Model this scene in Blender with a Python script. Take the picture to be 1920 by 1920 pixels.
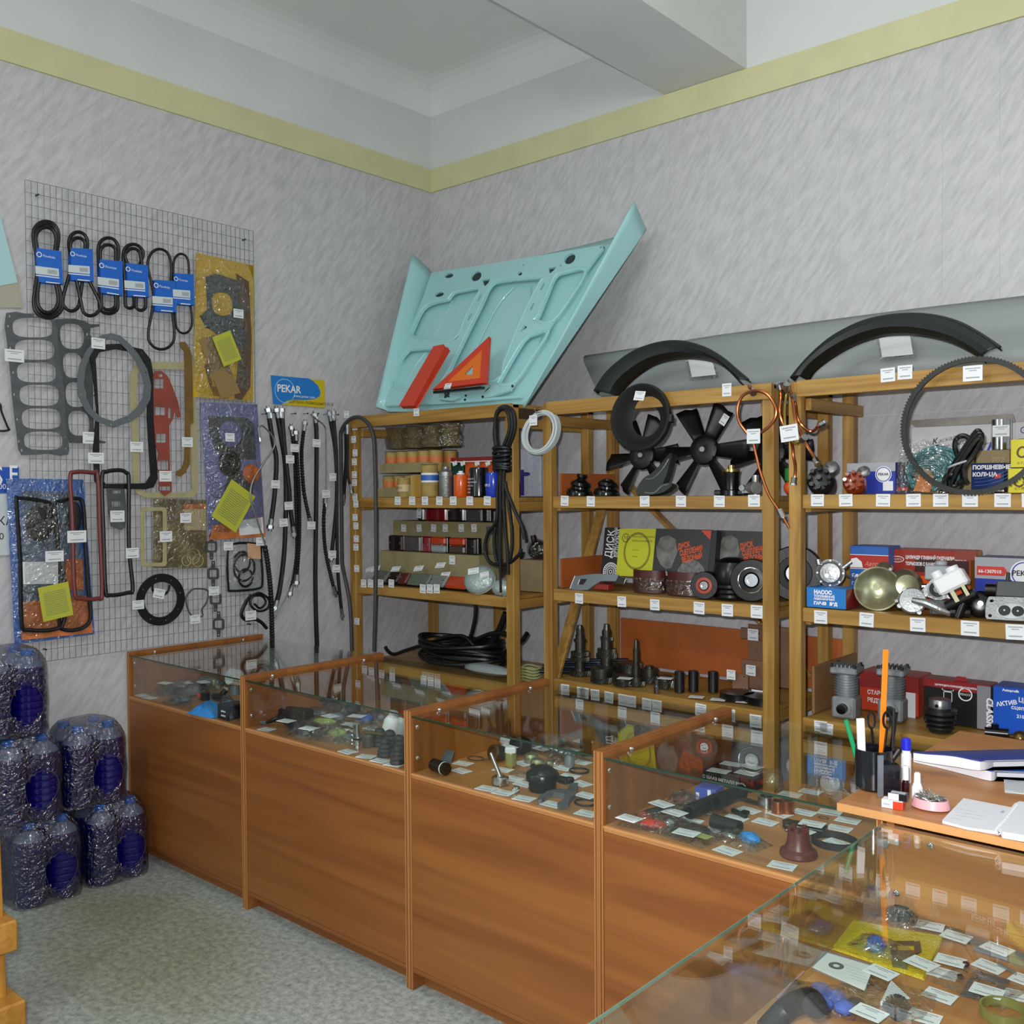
import bpy, math, random
from mathutils import Vector, Matrix, geometry
random.seed(7)
PI = math.pi
for o in list(bpy.data.objects): bpy.data.objects.remove(o)
COL = bpy.context.scene.collection
SC = bpy.context.scene
# ------------------------------------------------------------------ camera
YAW, PITCH, ROLL, FPX = .724339, -.021135, -.00687, 1835.6
CAM = Vector((4.17, -4.02, 1.6))
_f = Vector((-math.sin(YAW)*math.cos(PITCH), math.cos(YAW)*math.cos(PITCH), math.sin(PITCH)))
_r = Vector((math.cos(YAW), math.sin(YAW), 0)); _u = _r.cross(_f)
CR = _r*math.cos(ROLL)+_u*math.sin(ROLL); CU = -_r*math.sin(ROLL)+_u*math.cos(ROLL)
cd = bpy.data.cameras.new('camera'); cam = bpy.data.objects.new('camera', cd); COL.objects.link(cam)
cam.matrix_world = Matrix(((CR.x, CU.x, -_f.x, CAM.x), (CR.y, CU.y, -_f.y, CAM.y), (CR.z, CU.z, -_f.z, CAM.z), (0, 0, 0, 1)))
cd.sensor_width = 36; cd.lens = FPX/1920*36; cd.clip_start = .02
SC.camera = cam
# ------------------------------------------------------------------ world, lamps, exposure
SC.view_settings.view_transform = 'Standard'; SC.view_settings.look = 'None'
SC.view_settings.gamma = 1; SC.view_settings.use_curve_mapping = False
SC.view_settings.exposure = 0.0
W = bpy.data.worlds.new('world'); SC.world = W; W.use_nodes = True
W.node_tree.nodes['Background'].inputs[0].default_value = (.62, .68, .72, 1)
W.node_tree.nodes['Background'].inputs[1].default_value = .5
def lamp(name, kind, loc, energy, color, size=(1, 1), look=None, **k):
    d = bpy.data.lights.new(name, kind); d.energy = energy; d.color = color
    if kind == 'AREA': d.shape = 'RECTANGLE'; d.size, d.size_y = size
    for a, b in k.items(): setattr(d, a, b)
    o = bpy.data.objects.new(name, d); COL.objects.link(o); o.location = loc
    if look is not None: o.rotation_euler = (Vector(look)-Vector(loc)).to_track_quat('-Z', 'Y').to_euler()
    return o
# general fill light, added at an assumed, unseen window in the left wall
lamp('window_fill', 'AREA', (-.12, -5.0, 1.95), 40, (.86, .95, 1), (2.0, 1.9), (3.0, -3.6, 1.8))
# the flash of the camera, just above the lens
lamp('camera_flash', 'AREA', (4.12, -4.06, 1.69), 79, (1, .965, .985), (.05, .03), (4.12-.45, -4.06+1, 1.69+.04))
# globe lamps hanging under the ceiling, above the frame
lamp('ceiling_lamp_light', 'POINT', (2.5, -2.6, 3.3), 26, (.95, 1, .97), shadow_soft_size=.14)
lamp('ceiling_lamp_light.001', 'POINT', (4.7, -2.3, 3.3), 5, (.95, 1, .97), shadow_soft_size=.14)
lamp('ceiling_lamp_light.002', 'POINT', (2.2, -5.2, 3.4), 70, (.95, 1, .97), shadow_soft_size=.14)
# ------------------------------------------------------------------ colours and materials
def hx(h):
    h = h.lstrip('#'); c = [int(h[i:i+2], 16)/255 for i in (0, 2, 4)]
    return tuple((x/12.92 if x <= .04045 else ((x+.055)/1.055)**2.4) for x in c)+(1,)
MATS = {}
def M(name, col='#888888', rough=.5, metal=0, spec=.5, noise=0, nscale=20, bump=0, bscale=60, coat=0, trans=0, alpha=1, emit=0, vec=None, col2=None):
    if name in MATS: return MATS[name]
    m = bpy.data.materials.new(name); m.use_nodes = True; MATS[name] = m
    nt = m.node_tree; p = nt.nodes['Principled BSDF']
    p.inputs['Base Color'].default_value = hx(col); p.inputs['Roughness'].default_value = rough
    p.inputs['Metallic'].default_value = metal; p.inputs['Specular IOR Level'].default_value = spec
    p.inputs['Coat Weight'].default_value = coat; p.inputs['Transmission Weight'].default_value = trans
    p.inputs['Alpha'].default_value = alpha
    tc = nt.nodes.new('ShaderNodeTexCoord'); mp = nt.nodes.new('ShaderNodeMapping'); nt.links.new(tc.outputs['Object'], mp.inputs[0])
    if vec: mp.inputs['Scale'].default_value = vec
    if noise or col2:
        n = nt.nodes.new('ShaderNodeTexNoise'); n.inputs['Scale'].default_value = nscale; n.inputs['Detail'].default_value = 4
        nt.links.new(mp.outputs[0], n.inputs['Vector'])
        mx = nt.nodes.new('ShaderNodeMix'); mx.data_type = 'RGBA'
        c = Vector(hx(col)[:3])
        if col2: a, b = hx(col)[:3], hx(col2)[:3]
        else: a, b = c*(1-noise), c*(1+noise)
        mx.inputs[6].default_value = (*a, 1); mx.inputs[7].default_value = (*b, 1)
        r = nt.nodes.new('ShaderNodeMapRange'); r.inputs[1].default_value = .32; r.inputs[2].default_value = .68
        nt.links.new(n.outputs[0], r.inputs[0]); nt.links.new(r.outputs[0], mx.inputs[0]); nt.links.new(mx.outputs[2], p.inputs['Base Color'])
    if bump:
        n2 = nt.nodes.new('ShaderNodeTexNoise'); n2.inputs['Scale'].default_value = bscale; n2.inputs['Detail'].default_value = 3
        nt.links.new(mp.outputs[0], n2.inputs['Vector'])
        b = nt.nodes.new('ShaderNodeBump'); b.inputs['Strength'].default_value = bump; b.inputs['Distance'].default_value = .01
        nt.links.new(n2.outputs[0], b.inputs['Height']); nt.links.new(b.outputs[0], p.inputs['Normal'])
    return m
def mglass(name, tint, ior=1.5, rough=0.0, gl=1.0, bump=0, bscale=8, base=0):
    """clear sheet: see-through with a Fresnel reflection (base = extra constant sheen)"""
    m = bpy.data.materials.new(name); m.use_nodes = True; MATS[name] = m
    nt = m.node_tree; nt.nodes.clear(); N = nt.nodes.new; L = nt.links.new
    out = N('ShaderNodeOutputMaterial'); t = N('ShaderNodeBsdfTransparent'); g = N('ShaderNodeBsdfGlossy'); mx = N('ShaderNodeMixShader'); fr = N('ShaderNodeFresnel')
    t.inputs[0].default_value = hx(tint); g.inputs[0].default_value = (gl, gl, gl, 1); g.inputs['Roughness'].default_value = rough
    # the same reflectance from both sides of the thin sheet
    ge = N('ShaderNodeNewGeometry'); mr = N('ShaderNodeMapRange'); mr.inputs[3].default_value = ior; mr.inputs[4].default_value = 1/ior
    L(ge.outputs['Backfacing'], mr.inputs[0]); L(mr.outputs[0], fr.inputs[0])
    ad = N('ShaderNodeMath'); ad.operation = 'ADD'; ad.use_clamp = True; ad.inputs[1].default_value = base
    L(fr.outputs[0], ad.inputs[0]); L(ad.outputs[0], mx.inputs[0]); L(t.outputs[0], mx.inputs[1]); L(g.outputs[0], mx.inputs[2]); L(mx.outputs[0], out.inputs[0])
    if bump:
        tc = N('ShaderNodeTexCoord'); n = N('ShaderNodeTexNoise'); n.inputs['Scale'].default_value = bscale; n.inputs['Detail'].default_value = 2; n.inputs['Distortion'].default_value = 1.5
        b = N('ShaderNodeBump'); b.inputs['Strength'].default_value = bump; b.inputs['Distance'].default_value = .02
        L(tc.outputs['Object'], n.inputs['Vector']); L(n.outputs[0], b.inputs['Height'])
        L(b.outputs[0], g.inputs['Normal']); L(b.outputs[0], fr.inputs['Normal'])
    return m
def wood(name, c1, c2, axis, rough=.45, k=1.0, spec=.4):
    if name in MATS: return MATS[name]
    m = bpy.data.materials.new(name); m.use_nodes = True; MATS[name] = m
    nt = m.node_tree; p = nt.nodes['Principled BSDF']; N = nt.nodes.new; L = nt.links.new
    tc = N('ShaderNodeTexCoord'); mp = N('ShaderNodeMapping'); oi = N('ShaderNodeObjectInfo')
    s = [22*k]*3; s[axis] = 1.3*k; mp.inputs['Scale'].default_value = s
    av = N('ShaderNodeVectorMath'); av.operation = 'ADD'; sc = N('ShaderNodeVectorMath'); sc.operation = 'SCALE'; sc.inputs['Scale'].default_value = 7
    cb = N('ShaderNodeCombineXYZ')
    for i in range(3): L(oi.outputs['Random'], cb.inputs[i])
    L(cb.outputs[0], sc.inputs[0]); L(tc.outputs['Object'], av.inputs[0]); L(sc.outputs[0], av.inputs[1]); L(av.outputs[0], mp.inputs[0])
    n = N('ShaderNodeTexNoise'); n.inputs['Scale'].default_value = 1; n.inputs['Detail'].default_value = 5; n.inputs['Distortion'].default_value = 1.2
    L(mp.outputs[0], n.inputs['Vector'])
    r = N('ShaderNodeValToRGB'); r.color_ramp.elements[0].position = .3; r.color_ramp.elements[1].position = .72
    r.color_ramp.elements[0].color = hx(c1); r.color_ramp.elements[1].color = hx(c2)
    L(n.outputs[0], r.inputs[0]); L(r.outputs[0], p.inputs['Base Color'])
    p.inputs['Roughness'].default_value = rough; p.inputs['Specular IOR Level'].default_value = spec
    b = N('ShaderNodeBump'); b.inputs['Strength'].default_value = .06; b.inputs['Distance'].default_value = .01
    L(n.outputs[0], b.inputs['Height']); L(b.outputs[0], p.inputs['Normal'])
    return m
LAM = [wood('counter laminate '+'XYZ'[i], '#7c4822', '#98602e', i, .38, .5) for i in range(3)]
PINE = [wood('varnished pine '+'XYZ'[i], '#8c662c', '#b58f4a', i, .4) for i in range(3)]
DESKW = [wood('pale counter laminate '+'XYZ'[i], '#a06a3e', '#ba8452', i, .4, .5) for i in range(3)]
EDGE = M('laminate edge', '#c08c54', .45)
# marbled wall panels: grey streaks running diagonally
def marble(name, ax):
    m = bpy.data.materials.new(name); m.use_nodes = True; MATS[name] = m
    nt = m.node_tree; p = nt.nodes['Principled BSDF']; N = nt.nodes.new; L = nt.links.new
    g = N('ShaderNodeNewGeometry'); mp = N('ShaderNodeMapping'); mp.vector_type = 'TEXTURE'
    mp.inputs['Rotation'].default_value = (0, PI*.2, 0) if ax == 'B' else (-PI*.2, 0, 0)
    mp2 = N('ShaderNodeMapping'); mp2.inputs['Scale'].default_value = (42, 42, 9)
    L(g.outputs['Position'], mp.inputs[0]); L(mp.outputs[0], mp2.inputs[0])
    n = N('ShaderNodeTexNoise'); n.inputs['Scale'].default_value = 1.0; n.inputs['Detail'].default_value = 6; n.inputs['Roughness'].default_value = .62
    L(mp2.outputs[0], n.inputs['Vector'])
    r = N('ShaderNodeValToRGB'); e = r.color_ramp.elements
    e[0].position = .33; e[0].color = hx('#b2b2b5'); e[1].position = .6; e[1].color = hx('#c6c6c8')
    L(n.outputs[0], r.inputs[0]); L(r.outputs[0], p.inputs['Base Color']); p.inputs['Roughness'].default_value = .42; p.inputs['Specular IOR Level'].default_value = .35
    return m
MARB_A = marble('marbled plastic panel left', 'A'); MARB_B = marble('marbled plastic panel back', 'B')
# price card: white card with rows of grey print
def cardmat(name, base, rows):
    m = bpy.data.materials.new(name); m.use_nodes = True; MATS[name] = m
    nt = m.node_tree; p = nt.nodes['Principled BSDF']; N = nt.nodes.new; L = nt.links.new
    tc = N('ShaderNodeTexCoord'); sx = N('ShaderNodeSeparateXYZ'); L(tc.outputs['Generated'], sx.inputs[0])
    nz = N('ShaderNodeTexNoise'); nz.inputs['Scale'].default_value = 14; mp = N('ShaderNodeMapping'); mp.inputs['Scale'].default_value = (3, 14, 0)
    L(tc.outputs['Generated'], mp.inputs[0]); L(mp.outputs[0], nz.inputs['Vector'])
    gt = N('ShaderNodeMath'); gt.operation = 'GREATER_THAN'; gt.inputs[1].default_value = .47; L(nz.outputs[0], gt.inputs[0])
    acc = None
    for (y, h, x0, x1) in rows:
        def cmp(o, c, e):
            a = N('ShaderNodeMath'); a.operation = 'COMPARE'; a.inputs[1].default_value = c; a.inputs[2].default_value = e; L(o, a.inputs[0]); return a.outputs[0]
        a = N('ShaderNodeMath'); a.operation = 'MULTIPLY'; L(cmp(sx.outputs[1], y, h/2), a.inputs[0]); L(cmp(sx.outputs[0], (x0+x1)/2, (x1-x0)/2), a.inputs[1])
        if acc: b = N('ShaderNodeMath'); b.operation = 'MAXIMUM'; L(acc, b.inputs[0]); L(a.outputs[0], b.inputs[1]); acc = b.outputs[0]
        else: acc = a.outputs[0]
    f = N('ShaderNodeMath'); f.operation = 'MULTIPLY'; L(acc, f.inputs[0]); L(gt.outputs[0], f.inputs[1])
    mx = N('ShaderNodeMix'); mx.data_type = 'RGBA'; mx.inputs[6].default_value = hx(base); mx.inputs[7].default_value = hx('#555a62'); L(f.outputs[0], mx.inputs[0])
    L(mx.outputs[2], p.inputs['Base Color']); p.inputs['Roughness'].default_value = .6
    return m
CARD = cardmat('printed price card', '#dfe3e6', [(.82, .07, .12, .88), (.68, .06, .3, .7), (.22, .09, .15, .85)])
NOTE = cardmat('yellow green note', '#b4b83a', [(y/20, .02, .12, .88) for y in range(3, 17)])
SHEET = cardmat('printed sheet', '#d8dce0', [(y/16, .025, .1, .9) for y in range(3, 15)])
GLASS = mglass('counter glass', '#f7fbf9', 1.5)
GLEDGE = M('glass edge green', '#1d3a2e', .15, spec=.8)
FILM = mglass('clear plastic film', '#eef0f0', 1.4, .1, 1.0, 1.0, 26, .1)
WRAP = mglass('shrink wrap film', '#dcdce6', 1.4, .18, .9, 1.0, 30, .10)
# ------------------------------------------------------------------ mesh building
class MB:
    def __init__(s): s.v = []; s.f = []
    def add(s, vs, fs, T=None):
        b = len(s.v)
        s.v += [tuple(T@Vector(p)) if T is not None else tuple(p) for p in vs]
        s.f += [tuple(b+i for i in f) for f in fs]; return s
    def box(s, c, d, T=None):
        x, y, z = c; a, b, e = d[0]/2, d[1]/2, d[2]/2
        vs = [(x+i*a, y+j*b, z+k*e) for k in (-1, 1) for j in (-1, 1) for i in (-1, 1)]
        return s.add(vs, [(0, 2, 3, 1), (4, 5, 7, 6), (0, 1, 5, 4), (2, 6, 7, 3), (0, 4, 6, 2), (1, 3, 7, 5)], T)
    def span(s, a, b, T=None):
        return s.box([(a[i]+b[i])/2 for i in range(3)], [abs(b[i]-a[i]) for i in range(3)], T)
    def bar(s, p0, p1, w, h, up=(0, 0, 1), T=None):
        p0, p1 = Vector(p0), Vector(p1); d = (p1-p0); L = d.length; d.normalize()
        sd = d.cross(Vector(up)); sd.normalize(); u = sd.cross(d)
        X = Matrix(((d.x, sd.x, u.x, (p0.x+p1.x)/2), (d.y, sd.y, u.y, (p0.y+p1.y)/2), (d.z, sd.z, u.z, (p0.z+p1.z)/2), (0, 0, 0, 1)))
        if T is not None: X = T@X
        return s.box((0, 0, 0), (L, w, h), X)
    def lathe(s, prof, n=24, T=None, cap=True):
        vs = []; fs = []; m = len(prof)
        for (r, z) in prof:
            for i in range(n): vs.append((r*math.cos(2*PI*i/n), r*math.sin(2*PI*i/n), z))
        for j in range(m-1):
            for i in range(n): fs.append((j*n+i, j*n+(i+1) % n, (j+1)*n+(i+1) % n, (j+1)*n+i))
        if cap:
            if prof[0][0] > 1e-6: fs.append(tuple(reversed(range(n))))
            if prof[-1][0] > 1e-6: fs.append(tuple((m-1)*n+i for i in range(n)))
        return s.add(vs, fs, T)
    def cyl(s, p0, p1, r0, r1=None, n=16, T=None):
        r1 = r0 if r1 is None else r1; p0, p1 = Vector(p0), Vector(p1); d = p1-p0
        X = Matrix.Translation(p0)@d.to_track_quat('Z', 'Y').to_matrix().to_4x4()
        if T is not None: X = T@X
        return s.lathe([(r0, 0), (r1, d.length)], n, X)
    def tube(s, pts, r, n=8, closed=False, T=None, rs=None):
        P = [Vector(p) for p in pts]; m = len(P); vs = []; fs = []; prev = None
        for i in range(m):
            if closed: t = P[(i+1) % m]-P[i-1]
            else: t = P[min(i+1, m-1)]-P[max(i-1, 0)]
            if t.length < 1e-9: t = Vector((0, 0, 1))
            t.normalize()
            if prev is None:
                a = Vector((0, 0, 1)) if abs(t.z) < .9 else Vector((1, 0, 0)); nx = t.cross(a).normalized()
            else:
                nx = prev-t*prev.dot(t)
                nx = nx.normalized() if nx.length > 1e-6 else t.orthogonal().normalized()
            prev = nx; ny = t.cross(nx); rr = rs[i] if rs else r
            for k in range(n): vs.append(P[i]+nx*rr*math.cos(2*PI*k/n)+ny*rr*math.sin(2*PI*k/n))
        for i in range(m if closed else m-1):
            for k in range(n):
                a, b = i*n, ((i+1) % m)*n; fs.append((a+k, a+(k+1) % n, b+(k+1) % n, b+k))
        if not closed: fs += [tuple(reversed(range(n))), tuple((m-1)*n+k for k in range(n))]
        return s.add(vs, fs, T)
    def plate(s, loops, T, th, z0=0):
        """prism from 2D loops (first outer, rest holes) in frame T, from z0 to z0+th"""
        flat = [p for l in loops for p in l]
        tri = geometry.tessellate_polygon([[Vector((p[0], p[1], 0)) for p in l] for l in loops])
        n = len(flat); vs = [(p[0], p[1], z0) for p in flat]+[(p[0], p[1], z0+th) for p in flat]; fs = []
        for t in tri:
            a, b, c = [Vector(flat[i]) for i in t]
            if (b-a).x*(c-a).y-(b-a).y*(c-a).x < 0: t = (t[0], t[2], t[1])
            fs.append((t[0]+n, t[1]+n, t[2]+n)); fs.append((t[2], t[1], t[0]))
        b = 0
        for l in loops:
            k = len(l)
            for i in range(k): fs.append((b+i, b+(i+1) % k, b+(i+1) % k+n, b+i+n))
            b += k
        return s.add(vs, fs, T)
    def sheet(s, rows, th=0, T=None):
        """grid of points (rows x cols)"""
        nr, nc = len(rows), len(rows[0]); vs = [p for r in rows for p in r]
        fs = [(i*nc+j, i*nc+j+1, (i+1)*nc+j+1, (i+1)*nc+j) for i in range(nr-1) for j in range(nc-1)]
        return s.add(vs, fs, T)
    def ball(s, c, r, n=12, T=None, sc=(1, 1, 1)):
        m = max(4, n//2); X = Matrix.Translation(c)@Matrix.Diagonal((*sc, 1))
        if T is not None: X = T@X
        return s.lathe([(max(1e-4, r*math.sin(PI*j/m)) if 0 < j < m else 1e-4, -r*math.cos(PI*j/m)) for j in range(m+1)], n, X, False)
def setmesh(me, smooth, ang=.6):
    if smooth:
        me.shade_smooth(); me.set_sharp_from_angle(angle=ang)
def finish(me):
    me.validate(); me.update()
def obj(name, mb, mat, parent=None, label=None, cat=None, group=None, smooth=False, bev=0, kind=None, base=False, frame=None):
    """link a builder as one mesh object; vertices are given in the world (or in the parent's space when frame='local')"""
    me = bpy.data.meshes.new(name)
    vs = mb.v; lo = [min(p[i] for p in vs) for i in range(3)]; hi = [max(p[i] for p in vs) for i in range(3)]
    c = Vector([(lo[i]+hi[i])/2 for i in range(3)])
    if parent is None: c.z = lo[2]
    me.from_pydata([tuple(Vector(p)-c) for p in vs], [], mb.f); finish(me)
    o = bpy.data.objects.new(name, me); COL.objects.link(o)
    if parent is not None:
        o.parent = parent; o.location = c if frame == 'local' else c-wloc(parent)
    else: o.location = c
    if mat: me.materials.append(mat)
    setmesh(me, smooth)
    if bev:
        b = o.modifiers.new('bevel', 'BEVEL'); b.width = bev; b.segments = 1; b.limit_method = 'ANGLE'
    tag(o, label, cat, group, kind); return o
def wloc(o):
    p = Vector(o.location)
    while o.parent: o = o.parent; p = p+Vector(o.location)
    return p
def tag(o, label=None, cat=None, group=None, kind=None):
    if label: o['label'] = label
    if cat: o['category'] = cat
    if group: o['group'] = group
    if kind: o['kind'] = kind
    return o
def thing(name, label, cat, loc, group=None, rz=0):
    o = bpy.data.objects.new(name, None); COL.objects.link(o); o.location = loc; o.rotation_euler = (0, 0, rz); o.empty_display_size = .05
    return tag(o, label, cat, group)
def dup(root, loc, label=None, rz=None):
    def cp(o, par):
        c = o.copy(); COL.objects.link(c)
        if par is not None: c.parent = par
        for ch in list(o.children): cp(ch, c)
        return c
    r = cp(root, None); r.location = loc
    if rz is not None: r.rotation_euler = (0, 0, rz)
    if label: r['label'] = label
    return r
# ------------------------------------------------------------------ frames and pixel rays
def ray(px, py): return (_f + CR*((px-960)/FPX) - CU*((py-960)/FPX))
def on(ax, v, px, py):
    d = ray(px, py); return CAM+d*((v-CAM[ax])/d[ax])
def frame(o, u, v):
    u = Vector(u).normalized(); v = Vector(v); v = (v-u*v.dot(u)).normalized(); n = u.cross(v); o = Vector(o)
    return Matrix(((u.x, v.x, n.x, o.x), (u.y, v.y, n.y, o.y), (u.z, v.z, n.z, o.z), (0, 0, 0, 1)))
def FA(x=0.0): return frame((x, 0, 0), (0, 1, 0), (0, 0, 1))      # plane parallel to the left wall: (u, v) = (y, z)
def FB(y=0.0): return frame((0, y, 0), (1, 0, 0), (0, 0, 1))      # plane parallel to the back wall: (u, v) = (x, z)
def FZ(z=0.0): return frame((0, 0, z), (1, 0, 0), (0, 1, 0))      # horizontal plane: (u, v) = (x, y)
def p2(F, px, py):
    n = Vector((F[0][2], F[1][2], F[2][2])); o = Vector((F[0][3], F[1][3], F[2][3])); d = ray(px, py)
    q = CAM+d*((o-CAM).dot(n)/d.dot(n)); l = F.inverted()@q; return (l.x, l.y)
def L2(F, pts): return [p2(F, *p) for p in pts]
def P3(F, px, py, w=0):
    a = p2(F, px, py); return F@Vector((a[0], a[1], w))
def rr(x0, y0, x1, y1, r, n=4):
    out = []
    for cx, cy, a in ((x1-r, y0+r, -PI/2), (x1-r, y1-r, 0), (x0+r, y1-r, PI/2), (x0+r, y0+r, PI)):
        for i in range(n+1): t = a+PI/2*i/n; out.append((cx+r*math.cos(t), cy+r*math.sin(t)))
    return out
def circ(cx, cy, r, n=20, ry=None):
    ry = r if ry is None else ry
    return [(cx+r*math.cos(2*PI*i/n), cy+ry*math.sin(2*PI*i/n)) for i in range(n)]
def spl(pts, k=5, closed=False):
    """Catmull-Rom through points"""
    P = [Vector(p) for p in pts]; n = len(P); out = []
    for i in range(n if closed else n-1):
        if closed: a, b, c, d = P[i-1], P[i], P[(i+1) % n], P[(i+2) % n]
        else: a, b, c, d = P[max(i-1, 0)], P[i], P[i+1], P[min(i+2, n-1)]
        for j in range(k):
            t = j/k; out.append(.5*((2*b)+(c-a)*t+(2*a-5*b+4*c-d)*t*t+(3*b-a-3*c+d)*t**3))
    if not closed: out.append(P[-1])
    return out
def off(loop, d):
    """offset a closed ccw 2D loop inward by d"""
    n = len(loop); out = []; A = sum(loop[i][0]*loop[(i+1) % n][1]-loop[(i+1) % n][0]*loop[i][1] for i in range(n)); s = 1 if A > 0 else -1
    for i in range(n):
        a, b, c = Vector(loop[i-1]), Vector(loop[i]), Vector(loop[(i+1) % n]); e1 = (b-a).normalized(); e2 = (c-b).normalized()
        m = (Vector((-e1.y, e1.x))+Vector((-e2.y, e2.x))); m = m.normalized() if m.length > 1e-6 else Vector((-e1.y, e1.x))
        k = max(.5, m.dot(Vector((-e1.y, e1.x)))); out.append(tuple(b+m*(s*d/k)))
    return out
def ngon(loop): return [tuple(p)[:2] for p in loop]
def text(s, size, mat, parent, F, x, y, w=.0006, name='lettering', align='LEFT', sx=1.0, rot=0, shear=0, bold=0, fit=0):
    c = bpy.data.curves.new('t', 'FONT'); c.body = s; c.size = size; c.align_x = align; c.shear = shear; c.offset = bold; c.resolution_u = 2
    o = bpy.data.objects.new('t', c); COL.objects.link(o)
    me = bpy.data.meshes.new_from_object(o); bpy.data.objects.remove(o)
    if fit: xm = max([v.co.x for v in me.vertices] or [1]); sx = fit/xm
    X = F@Matrix.Translation((x, y, w))@Matrix.Rotation(rot, 4, 'Z')@Matrix.Diagonal((sx, 1, 1, 1))
    mb = MB(); mb.v = [tuple(X@v.co) for v in me.vertices]; mb.f = [tuple(p.vertices) for p in me.polygons]
    if not mb.v: return None
    return obj(name, mb, mat, parent)
def card(parent, F, x, y, w=.055, h=.038, rot=0, mat=None, name='price_tag', label=None, cat=None, group=None, lift=.001):
    """flat printed card centred on (x, y) of frame F; keeps its own local axes so the print follows it"""
    key = ('card', round(w, 4), round(h, 4), (mat or CARD).name)
    me = MATS.get(key)
    if me is None:
        mb = MB(); mb.box((0, 0, 0), (w, h, .0012)); me = bpy.data.meshes.new(name); me.from_pydata(mb.v, [], mb.f); finish(me); me.materials.append(mat or CARD); MATS[key] = me
    o = bpy.data.objects.new(name, me); COL.objects.link(o)
    X = F@Matrix.Translation((x, y, lift))@Matrix.Rotation(rot, 4, 'Z')
    if parent is not None: o.parent = parent; X = Matrix.Translation(-wloc(parent))@X
    o.matrix_local = X
    return tag(o, label, cat, group)
def cardpx(parent, F, px, py, w=.055, h=.038, rot=0, **k):
    a = p2(F, px, py); return card(parent, F, a[0], a[1], w, h, rot, **k)
BLK = M('black rubber', '#0b0c0f', .45, bump=.1); GREYR = M('grey rubber', '#1c1e20', .6)
STEEL = M('bright steel', '#b8bcc0', .25, 1); DSTEEL = M('dark steel', '#4a4c4e', .35, .9, noise=.2); CHROME = M('chrome', '#e6e8ea', .08, 1)
WHITE = M('white plastic', '#e6e8ea', .4); BPLAST = M('black plastic', '#090a0c', .28); CARDB = M('brown cardboard', '#8d7d5c', .8, noise=.08)
PRW = M('white print', '#e8eaec', .6); PRK = M('black print', '#1c1c20', .6); ALU = M('cast aluminium', '#a4a7a8', .42, .8, noise=.12, bump=.2, bscale=120)
ZINC = M('yellow zinc plate', '#a8a888', .32, .8, noise=.15); COPPER = M('copper pipe', '#b87048', .28, .95)
# ================================================================== SETTING
PLAST = M('white plaster', '#d0d4d2', .8, noise=.03, nscale=3, bump=.05, bscale=8)
CEIL = M('whitewashed ceiling', '#dce0de', .85, noise=.03, nscale=2)
CORN = M('olive painted band', '#cac89c', .7, noise=.04, nscale=6)
def struct(name, mb, mat, parent=None, **k): return obj(name, mb, mat, parent, kind='structure' if parent is None else None, **k)
RX, RY, RZ = 6.4, -7.0, 3.95
# floor: grey speckled carpet with yellow green worn patches
fm = bpy.data.materials.new('grey speckled carpet'); fm.use_nodes = True
nt = fm.node_tree; N = nt.nodes.new; L = nt.links.new; p = nt.nodes['Principled BSDF']
g = N('ShaderNodeNewGeometry'); n1 = N('ShaderNodeTexNoise'); n1.inputs['Scale'].default_value = 42; n1.inputs['Detail'].default_value = 6; n1.inputs['Roughness'].default_value = .75
n2 = N('ShaderNodeTexNoise'); n2.inputs['Scale'].default_value = 3.2; n2.inputs['Detail'].default_value = 4
c0 = on(2, 0, 270, 1765); mp = N('ShaderNodeMapping'); mp.vector_type = 'TEXTURE'; mp.inputs['Location'].default_value = (c0.x, c0.y, 0); mp.inputs['Scale'].default_value = (.85, .42, 1); mp.inputs['Rotation'].default_value = (0, 0, -.15)
gs = N('ShaderNodeTexGradient'); gs.gradient_type = 'SPHERICAL'; ma = N('ShaderNodeMath'); ma.operation = 'MULTIPLY'
L(g.outputs['Position'], n1.inputs['Vector']); L(g.outputs['Position'], n2.inputs['Vector']); L(g.outputs['Position'], mp.inputs[0]); L(mp.outputs[0], gs.inputs[0]); L(gs.outputs[1], ma.inputs[0]); L(n2.outputs[0], ma.inputs[1])
r1 = N('ShaderNodeValToRGB'); r1.color_ramp.elements[0].position = .34; r1.color_ramp.elements[0].color = hx('#7d8582'); r1.color_ramp.elements[1].position = .66; r1.color_ramp.elements[1].color = hx('#bcc1bb')
r2 = N('ShaderNodeMapRange'); r2.inputs[1].default_value = .02; r2.inputs[2].default_value = .3; r2.inputs[4].default_value = .6
mx = N('ShaderNodeMix'); mx.data_type = 'RGBA'; mx.blend_type = 'MULTIPLY'; mx.inputs[7].default_value = hx('#c3c489')
L(n1.outputs[0], r1.inputs[0]); L(ma.outputs[0], r2.inputs[0]); L(r2.outputs[0], mx.inputs[0]); L(r1.outputs[0], mx.inputs[6]); L(mx.outputs[2], p.inputs['Base Color'])
p.inputs['Roughness'].default_value = .9; b = N('ShaderNodeBump'); b.inputs['Strength'].default_value = .4; b.inputs['Distance'].default_value = .01; L(n1.outputs[0], b.inputs['Height']); L(b.outputs[0], p.inputs['Normal'])
struct('floor', MB().span((-.1, RY, -.1), (RX, .1, 0)), fm)
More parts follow.
